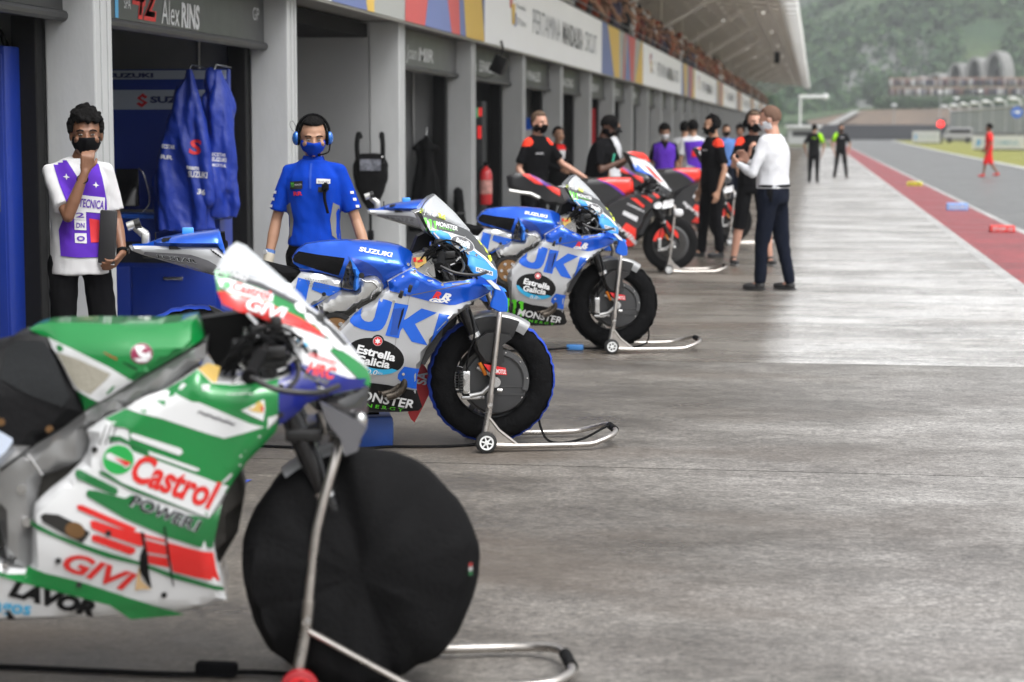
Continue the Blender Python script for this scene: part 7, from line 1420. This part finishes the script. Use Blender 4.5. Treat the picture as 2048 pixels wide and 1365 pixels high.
for (t, its) in ((j1, (('SUZUKI', .02, .17, -.82, .045, sticker_w), ('team', .01, .10, -.76, .03, sticker_w), ('S', .03, .12, -.64, .11, print_r), ('36', .09, .15, -.95, .04, sticker_w), ('ECSTAR', -.18, -.08, -.60, .03, sticker_w), ('RR', -.19, -.10, -.68, .03, sticker_w))), (j2, (('ECSTAR', .06, .15, -.66, .025, sticker_w), ('SUZUKI', .06, .15, -.70, .03, sticker_w), ('MOTUL', .06, .15, -.74, .02, sticker_w)))):
    for (tx, x0, x1, z, h, m) in its: on_shirt(t, 'lettering', None, m, .006, VF=fit_text(tx, (x0, z), (x1, z-.01), h, 0, .03, .02))
for t_, (bx) in ((j1, -4.80), (j2, -4.60)):
    b = MB(); b.tube([(bx, Y0+.30, 2.03), (bx, Y0-.1, 2.04), (bx, Y0-.16, 2.0)], .006, 6, 1); tag(b.build('coat_hook', chrome, None, 60), 'thin steel hook holding the %s blue jacket' % ('front' if t_ is j1 else 'rear'), 'hook')
# blue cabinet wall at the very left
t = empty('tool_cabinet', (-5.1, 11.3, 0), 0, 'deep blue cabinet side at the left edge of the picture', 'cabinet'); b = MB(); b.bbox(-.9, .37, 0, .25, .02, 2.03, .012); b.build('cabinet_body', cab_blue, t, 40); b = MB(); b.bbox(-.5, .355, -.012, -.001, .06, 1.98, .006); b.build('cabinet_door', cab_blue, t, 40); b = MB(); b.bbox(.30, .33, -.03, -.013, 1.05, 1.25, .004); b.build('handle', chrome, t, 40)
# apron bag with photo, coats
bagm = mat('nylon_black', (.006, .006, .0065), .7, spec=.12, bump=.5, bscale=30)
t = empty('hanging_bag', (-4.56, 20.35, 0), 0, 'black padded cover with shoulder straps and a picture pocket hanging on the grey wall', 'bag')
b = MB(); loft(b, [((0, 0, 1.02-.02*i*i*.0+(-.0)), .01, .01) for i in range(0)] or [((0, 0, .72), .03, .02), ((0, 0, .80), .09, .04), ((0, 0, .92), .15, .05), ((0, 0, 1.05), .185, .055), ((0, 0, 1.18), .19, .05), ((0, 0, 1.27), .15, .04), ((0, 0, 1.30), .10, .03)], 24); fuse(b, .012, 'bag_body', bagm, t, 3, lambda p: .008*noise.noise(p*13))
b = MB()
for sx in (-.13, .13): b.tube([(sx, -.01, 1.22), (sx*1.05, -.03, 1.38), (sx*.95, -.01, 1.5), (sx*.85, .03, 1.46)], .026, 8)
b.build('strap', bagm, t, 60); b = MB(); b.box(-.10, .12, -.062, -.058, 1.12, 1.24); b.build('picture_pocket', mat('photo_print', (.22, .23, .27), .3, var=.9, vscale=9), t); b = MB(); b.ball((.135, -.06, 1.26), .014, 10); b.build('snap_hook', chrome, t, 180)
b = MB(); b.cyl((0, -.02, .35), (0, -.02, .76), .014); b.cyl((0, -.02, 0), (0, -.02, .36), .022); b.bbox(-.03, .03, -.05, .01, .40, .5, .008); b.build('prop_stick', bagm, t, 60)
t = empty('hanging_coat', (-4.85, 24.8, 1.47), 0, 'long black rain coat hanging on a conduit in the second open garage', 'coat'); b = MB(); loft(b, [((0, 0, z_), a_, b_) for z_, a_, b_ in ((0, .015, .015), (-.07, .09, .06), (-.16, .185, .08), (-.2, .12, .07), (-.3, .11, .07), (-.55, .16, .09), (-.9, .20, .11), (-1.2, .22, .12))], 24); fuse(b, .014, 'coat_body', bagm, t, 3, lambda p: .02*noise.noise(Vector((p.x*14, p.y*14, p.z*2.5))))
b = MB(); b.cyl((0, .06, -.02), (0, .10, .1), .006); b.build('hook', chrome, t, 60)
t = empty('rolled_cover', (-4.42, 24.9, 0), 0, 'black rolled fabric cover leaning by the door track of the second open garage', 'cover'); b = MB(); cap(b, (0, 0, .1), (-.03, .02, .75), .09, .07); fuse(b, .015, 'cover_body', bagm, t, 3, lambda p: .02*noise.noise(p*12)); b = MB(); b.tube([(-.09, -.02, .5), (0, -.09, .5), (.07, -.02, .5)], .006, 6); b.build('strap', K_grey, t, 60)
# fire extinguisher
t = empty('fire_extinguisher', (-4.2, 25.52, .58), 0, 'red fire extinguisher mounted beside the pillar', 'extinguisher'); b = MB(); b.lathe_y([(0, 0), (.07, .005), (.082, .03), (.082, .40), (.06, .455), (.025, .48), (.025, .5), (0, .5)], (0, 0, 0), 24); b.v = [(v[0], v[2], v[1]) for v in b.v]; b.build('cylinder', mat('extinguisher_red', (.55, .015, .02), .3, coat=.6), t, 50)
b = MB(); b.cyl((0, 0, .14), (0, 0, .32), .083, n=24, cap=False); b.v = [v for v in b.v]; b.build('label', mat('ext_label', (.5, .25, .22), .5, var=.6, vscale=12), t, 60); b = MB(); b.bbox(-.03, .03, -.02, .02, .5, .55, .006); b.tube([(.02, 0, .52), (.07, -.01, .58), (.1, -.02, .56)], .008, 8); b.tube([(-.02, -.02, .51), (-.09, -.05, .42), (-.095, -.05, .2)], .01, 8); b.build('valve', K_black, t, 60); b = MB(); b.bbox(-.1, .0, -.02, .1, .2, .23, .005); b.build('bracket', chrome, t)
t = empty('light_column', (-4.9, 28.6, 0), 0, 'dark equipment rack with a red lit stripe in the garage behind the extinguisher', 'rack'); b = MB(); b.bbox(-.22, .16, -.1, .3, 0, 1.95, .01); b.build('rack_body', mat('rack_dark', (.02, .022, .024), .5), t, 40)
for k, (x, z0, z1, c) in enumerate(((.09, 1.42, 1.60, 'red_bar_glow'), (.05, 1.72, 1.86, 'green_bar'), (.10, 1.74, 1.86, 'red_bar_glow'))): b = MB(); b.box(x, x+.055, -.105, -.101, z0, z1); b.build('lit_strip', mat(c, (.75, .03, .03) if 'red' in c else (.03, .25, .1), .4, emit=.7), t)
t = empty('roller_banner', (-4.98, 33.5, 0), 0, 'white roller banner with a blue top inside a far garage', 'banner'); b = MB(); b.box(-.2, .25, 0, .02, .05, 1.75); b.build('banner_sheet', sticker_w, t); b = MB(); b.box(-.2, .25, -.004, -.001, 1.55, 1.75); b.build('banner_head', suz_letter, t); b = MB(); b.bbox(-.22, .27, -.05, .07, 0, .05, .008); b.build('banner_foot', chrome, t)
t = empty('red_banner', (-4.9, 42.6, 0), 0, 'red display panel inside the garage behind the man in the white shirt', 'banner'); b = MB(); b.box(-.25, .25, 0, .02, .3, 2.0); b.build('banner_sheet', print_r, t); b = MB(); b.bbox(-.27, .27, -.05, .07, 0, .3, .01); b.build('banner_foot', K_black, t)
# floodlight under the banner
t = empty('spot_lamp', (-4.15, 26.4, 2.42), 0, 'black floodlight on a bracket under the white banner', 'floodlight'); b = MB(); b.bbox(-.09, .09, -.14, .14, -.14, .1, .02, M=Matrix.Rotation(R(25), 4, 'Y')); b.build('housing', blackm, t, 40); b = MB(); b.tube([(0, 0, .08), (.02, .1, .18), (-.02, .2, .3)], .015, 8); b.tube([(0, -.05, -.1), (-.15, -.2, -.2), (-.3, -.4, -.15)], .005, 6); b.build('bracket', blackm, t, 60)
# cases and cables on the ground
f = (-1.548,9.554,16.6); cs, sn = math.cos(R(f[2])), math.sin(R(f[2]))
def wl(u, y): return (f[0]+u*cs-y*sn, f[1]+u*sn+y*cs)
x, y = wl(-.57, .12); t = empty('generator_box', (x, y, 0), R(f[2]), 'blue box on the ground under the blue motorcycle in focus', 'box'); b = MB(); b.bbox(-.16, .09, -.12, .2, 0, .15, .012); b.build('box_body', mat('box_blue', (.012, .06, .28), .5, var=.15, vscale=8), t, 40); b = MB(); b.bbox(.085, .095, -.08, .16, .03, .12, .003); b.build('side_label', K_lblue, t); b = MB(); b.bbox(-.1, .03, -.03, .03, .15, .16, .003); b.build('lid_handle', K_black, t)
def cable(name, pts, r, label, plug=None, pm=None):
    t = empty(name, (0, 0, 0), 0, label, 'cable'); b = MB(); b.tube(pts, r, 8, 6); b.build('cord', rubber, t, 60)
    if plug: b = MB(); b.bbox(plug[0]-.06, plug[0]+.06, plug[1]-.02, plug[1]+.02, .004, .045, .01); b.build('connector', pm or K_black, t, 40)
    return t
c0 = wl(-.9, -.1)
cable('warmer_cable', [(*wl(-1.4, .2), .008), (*wl(-.9, .0), .007), (*wl(-.7, -.08), .008), (*wl(-.5, -.02), .007), (*wl(-.3, -.06), .010), (*wl(-.12, -.03), .007), (*wl(-.03, .0), .02)], .007, 'black cable on the ground running to the front wheel of the blue motorcycle in focus')
cable('warmer_cable', [(*wl(.23, -.02), .16), (*wl(.24, -.03), .09), (*wl(.27, -.06), .03), (*wl(.33, -.1), .02), (*wl(.45, -.04), .03), (*wl(.55, .0), .07), (*wl(.6, .02), .09)], .006, 'thin cable hanging from the warmer onto the stand of the focused blue motorcycle')
g = (-1.385,13.890,16.6); cs, sn = math.cos(R(g[2])), math.sin(R(g[2])); f = g
def wl2(u, y): return (g[0]+u*cs-y*sn, g[1]+u*sn+y*cs)
pl = wl2(-.27, .0)
cable('warmer_cable', [(*wl2(-1.2, .1), .008), (*wl2(-.6, -.02), .008), (*wl2(-.3, .0), .02), (*wl2(-.1, .02), .012), (*wl2(0, .02), .03)], .007, 'black cable with a light blue connector beside the farther blue motorcycle', pl, mat('plug_blue', (.05, .2, .5), .5))
cable('warmer_cable', [(*wl2(.23, -.02), .2), (*wl2(.25, -.03), .12), (*wl2(.22, -.06), .05), (*wl2(.1, -.1), .03)], .006, 'thin cable hanging from the tyre warmer of the farther blue motorcycle')
hx = on = None
h_ = (-1.237,5.340,15.0); cs3, sn3 = math.cos(R(h_[2])), math.sin(R(h_[2]))
def wl3(u, y): return (h_[0]+u*cs3-y*sn3, h_[1]+u*sn3+y*cs3)
q = wl3(-.40, .08)
cable('power_cable', [(*wl3(-1.3, .30), .009), (*wl3(-.9, .2), .009), (*wl3(-.5, .09), .009), (*wl3(-.3, .08), .012), (*wl3(-.1, .02), .01), (*wl3(.05, .0), .012)], .008, 'black power cable with an inline adapter on the ground by the green motorcycle', q)
b = MB(); b.tube([(*wl3(-.21, -.205), .165), (*wl3(-.1, -.205), .09)], .01, 8, 1)

# ---------------- damp air ----------------
hz = MB(); hz.box(-800, 1400, -55, 2600, -1.5, 330); hm_ = bpy.data.materials.new('haze_air'); hm_.use_nodes = True; tt = hm_.node_tree; tt.nodes.clear()
oo = tt.nodes.new('ShaderNodeOutputMaterial'); pv = tt.nodes.new('ShaderNodeVolumePrincipled'); pv.inputs['Color'].default_value = (.93, .96, 1, 1); pv.inputs['Density'].default_value = .0006; pv.inputs['Anisotropy'].default_value = .2
tt.links.new(pv.outputs[0], oo.inputs['Volume']); tag(hz.build('haze', hm_), 'thin pale haze over the circuit', 'haze', kind='stuff')

# every bolt, clamp and pipe an object of its own
_cache = {}
def split_loose(o):
    key = o.data.name
    if key not in _cache:
        bm = bmesh.new(); bm.from_mesh(o.data); bm.verts.ensure_lookup_table(); seen = set(); groups = []
        for v in bm.verts:
            if v.index in seen: continue
            st = [v]; seen.add(v.index); g = []
            while st:
                w_ = st.pop(); g.append(w_.index)
                for e in w_.link_edges:
                    q_ = e.other_vert(w_)
                    if q_.index not in seen: seen.add(q_.index); st.append(q_)
            groups.append(set(g))
        out = []
        for g in groups:
            idx = sorted(g); mp_ = {a_: i_ for i_, a_ in enumerate(idx)}; me = bpy.data.meshes.new(o.data.name)
            me.from_pydata([tuple(bm.verts[a_].co) for a_ in idx], [], [[mp_[v.index] for v in f.verts] for f in bm.faces if f.verts[0].index in g]); me.materials.append(o.data.materials[0]); me.polygons.foreach_set('use_smooth', [True]*len(me.polygons)); me.set_sharp_from_angle(angle=R(40)); out.append(me)
        bm.free(); _cache[key] = out
    ms = _cache[key]
    for me in ms[1:]:
        c = o.copy(); c.data = me; COL.objects.link(c)
    o.data = ms[0]
for o in list(bpy.data.objects):
    if o.type == 'MESH' and o.name.split('.')[0] in ('fork_clamp', 'clutch_spring', 'lower_red', 'lever_clamp', 'frame_bolt', 'conduit', 'bracket_fitting', 'strap'): split_loose(o)
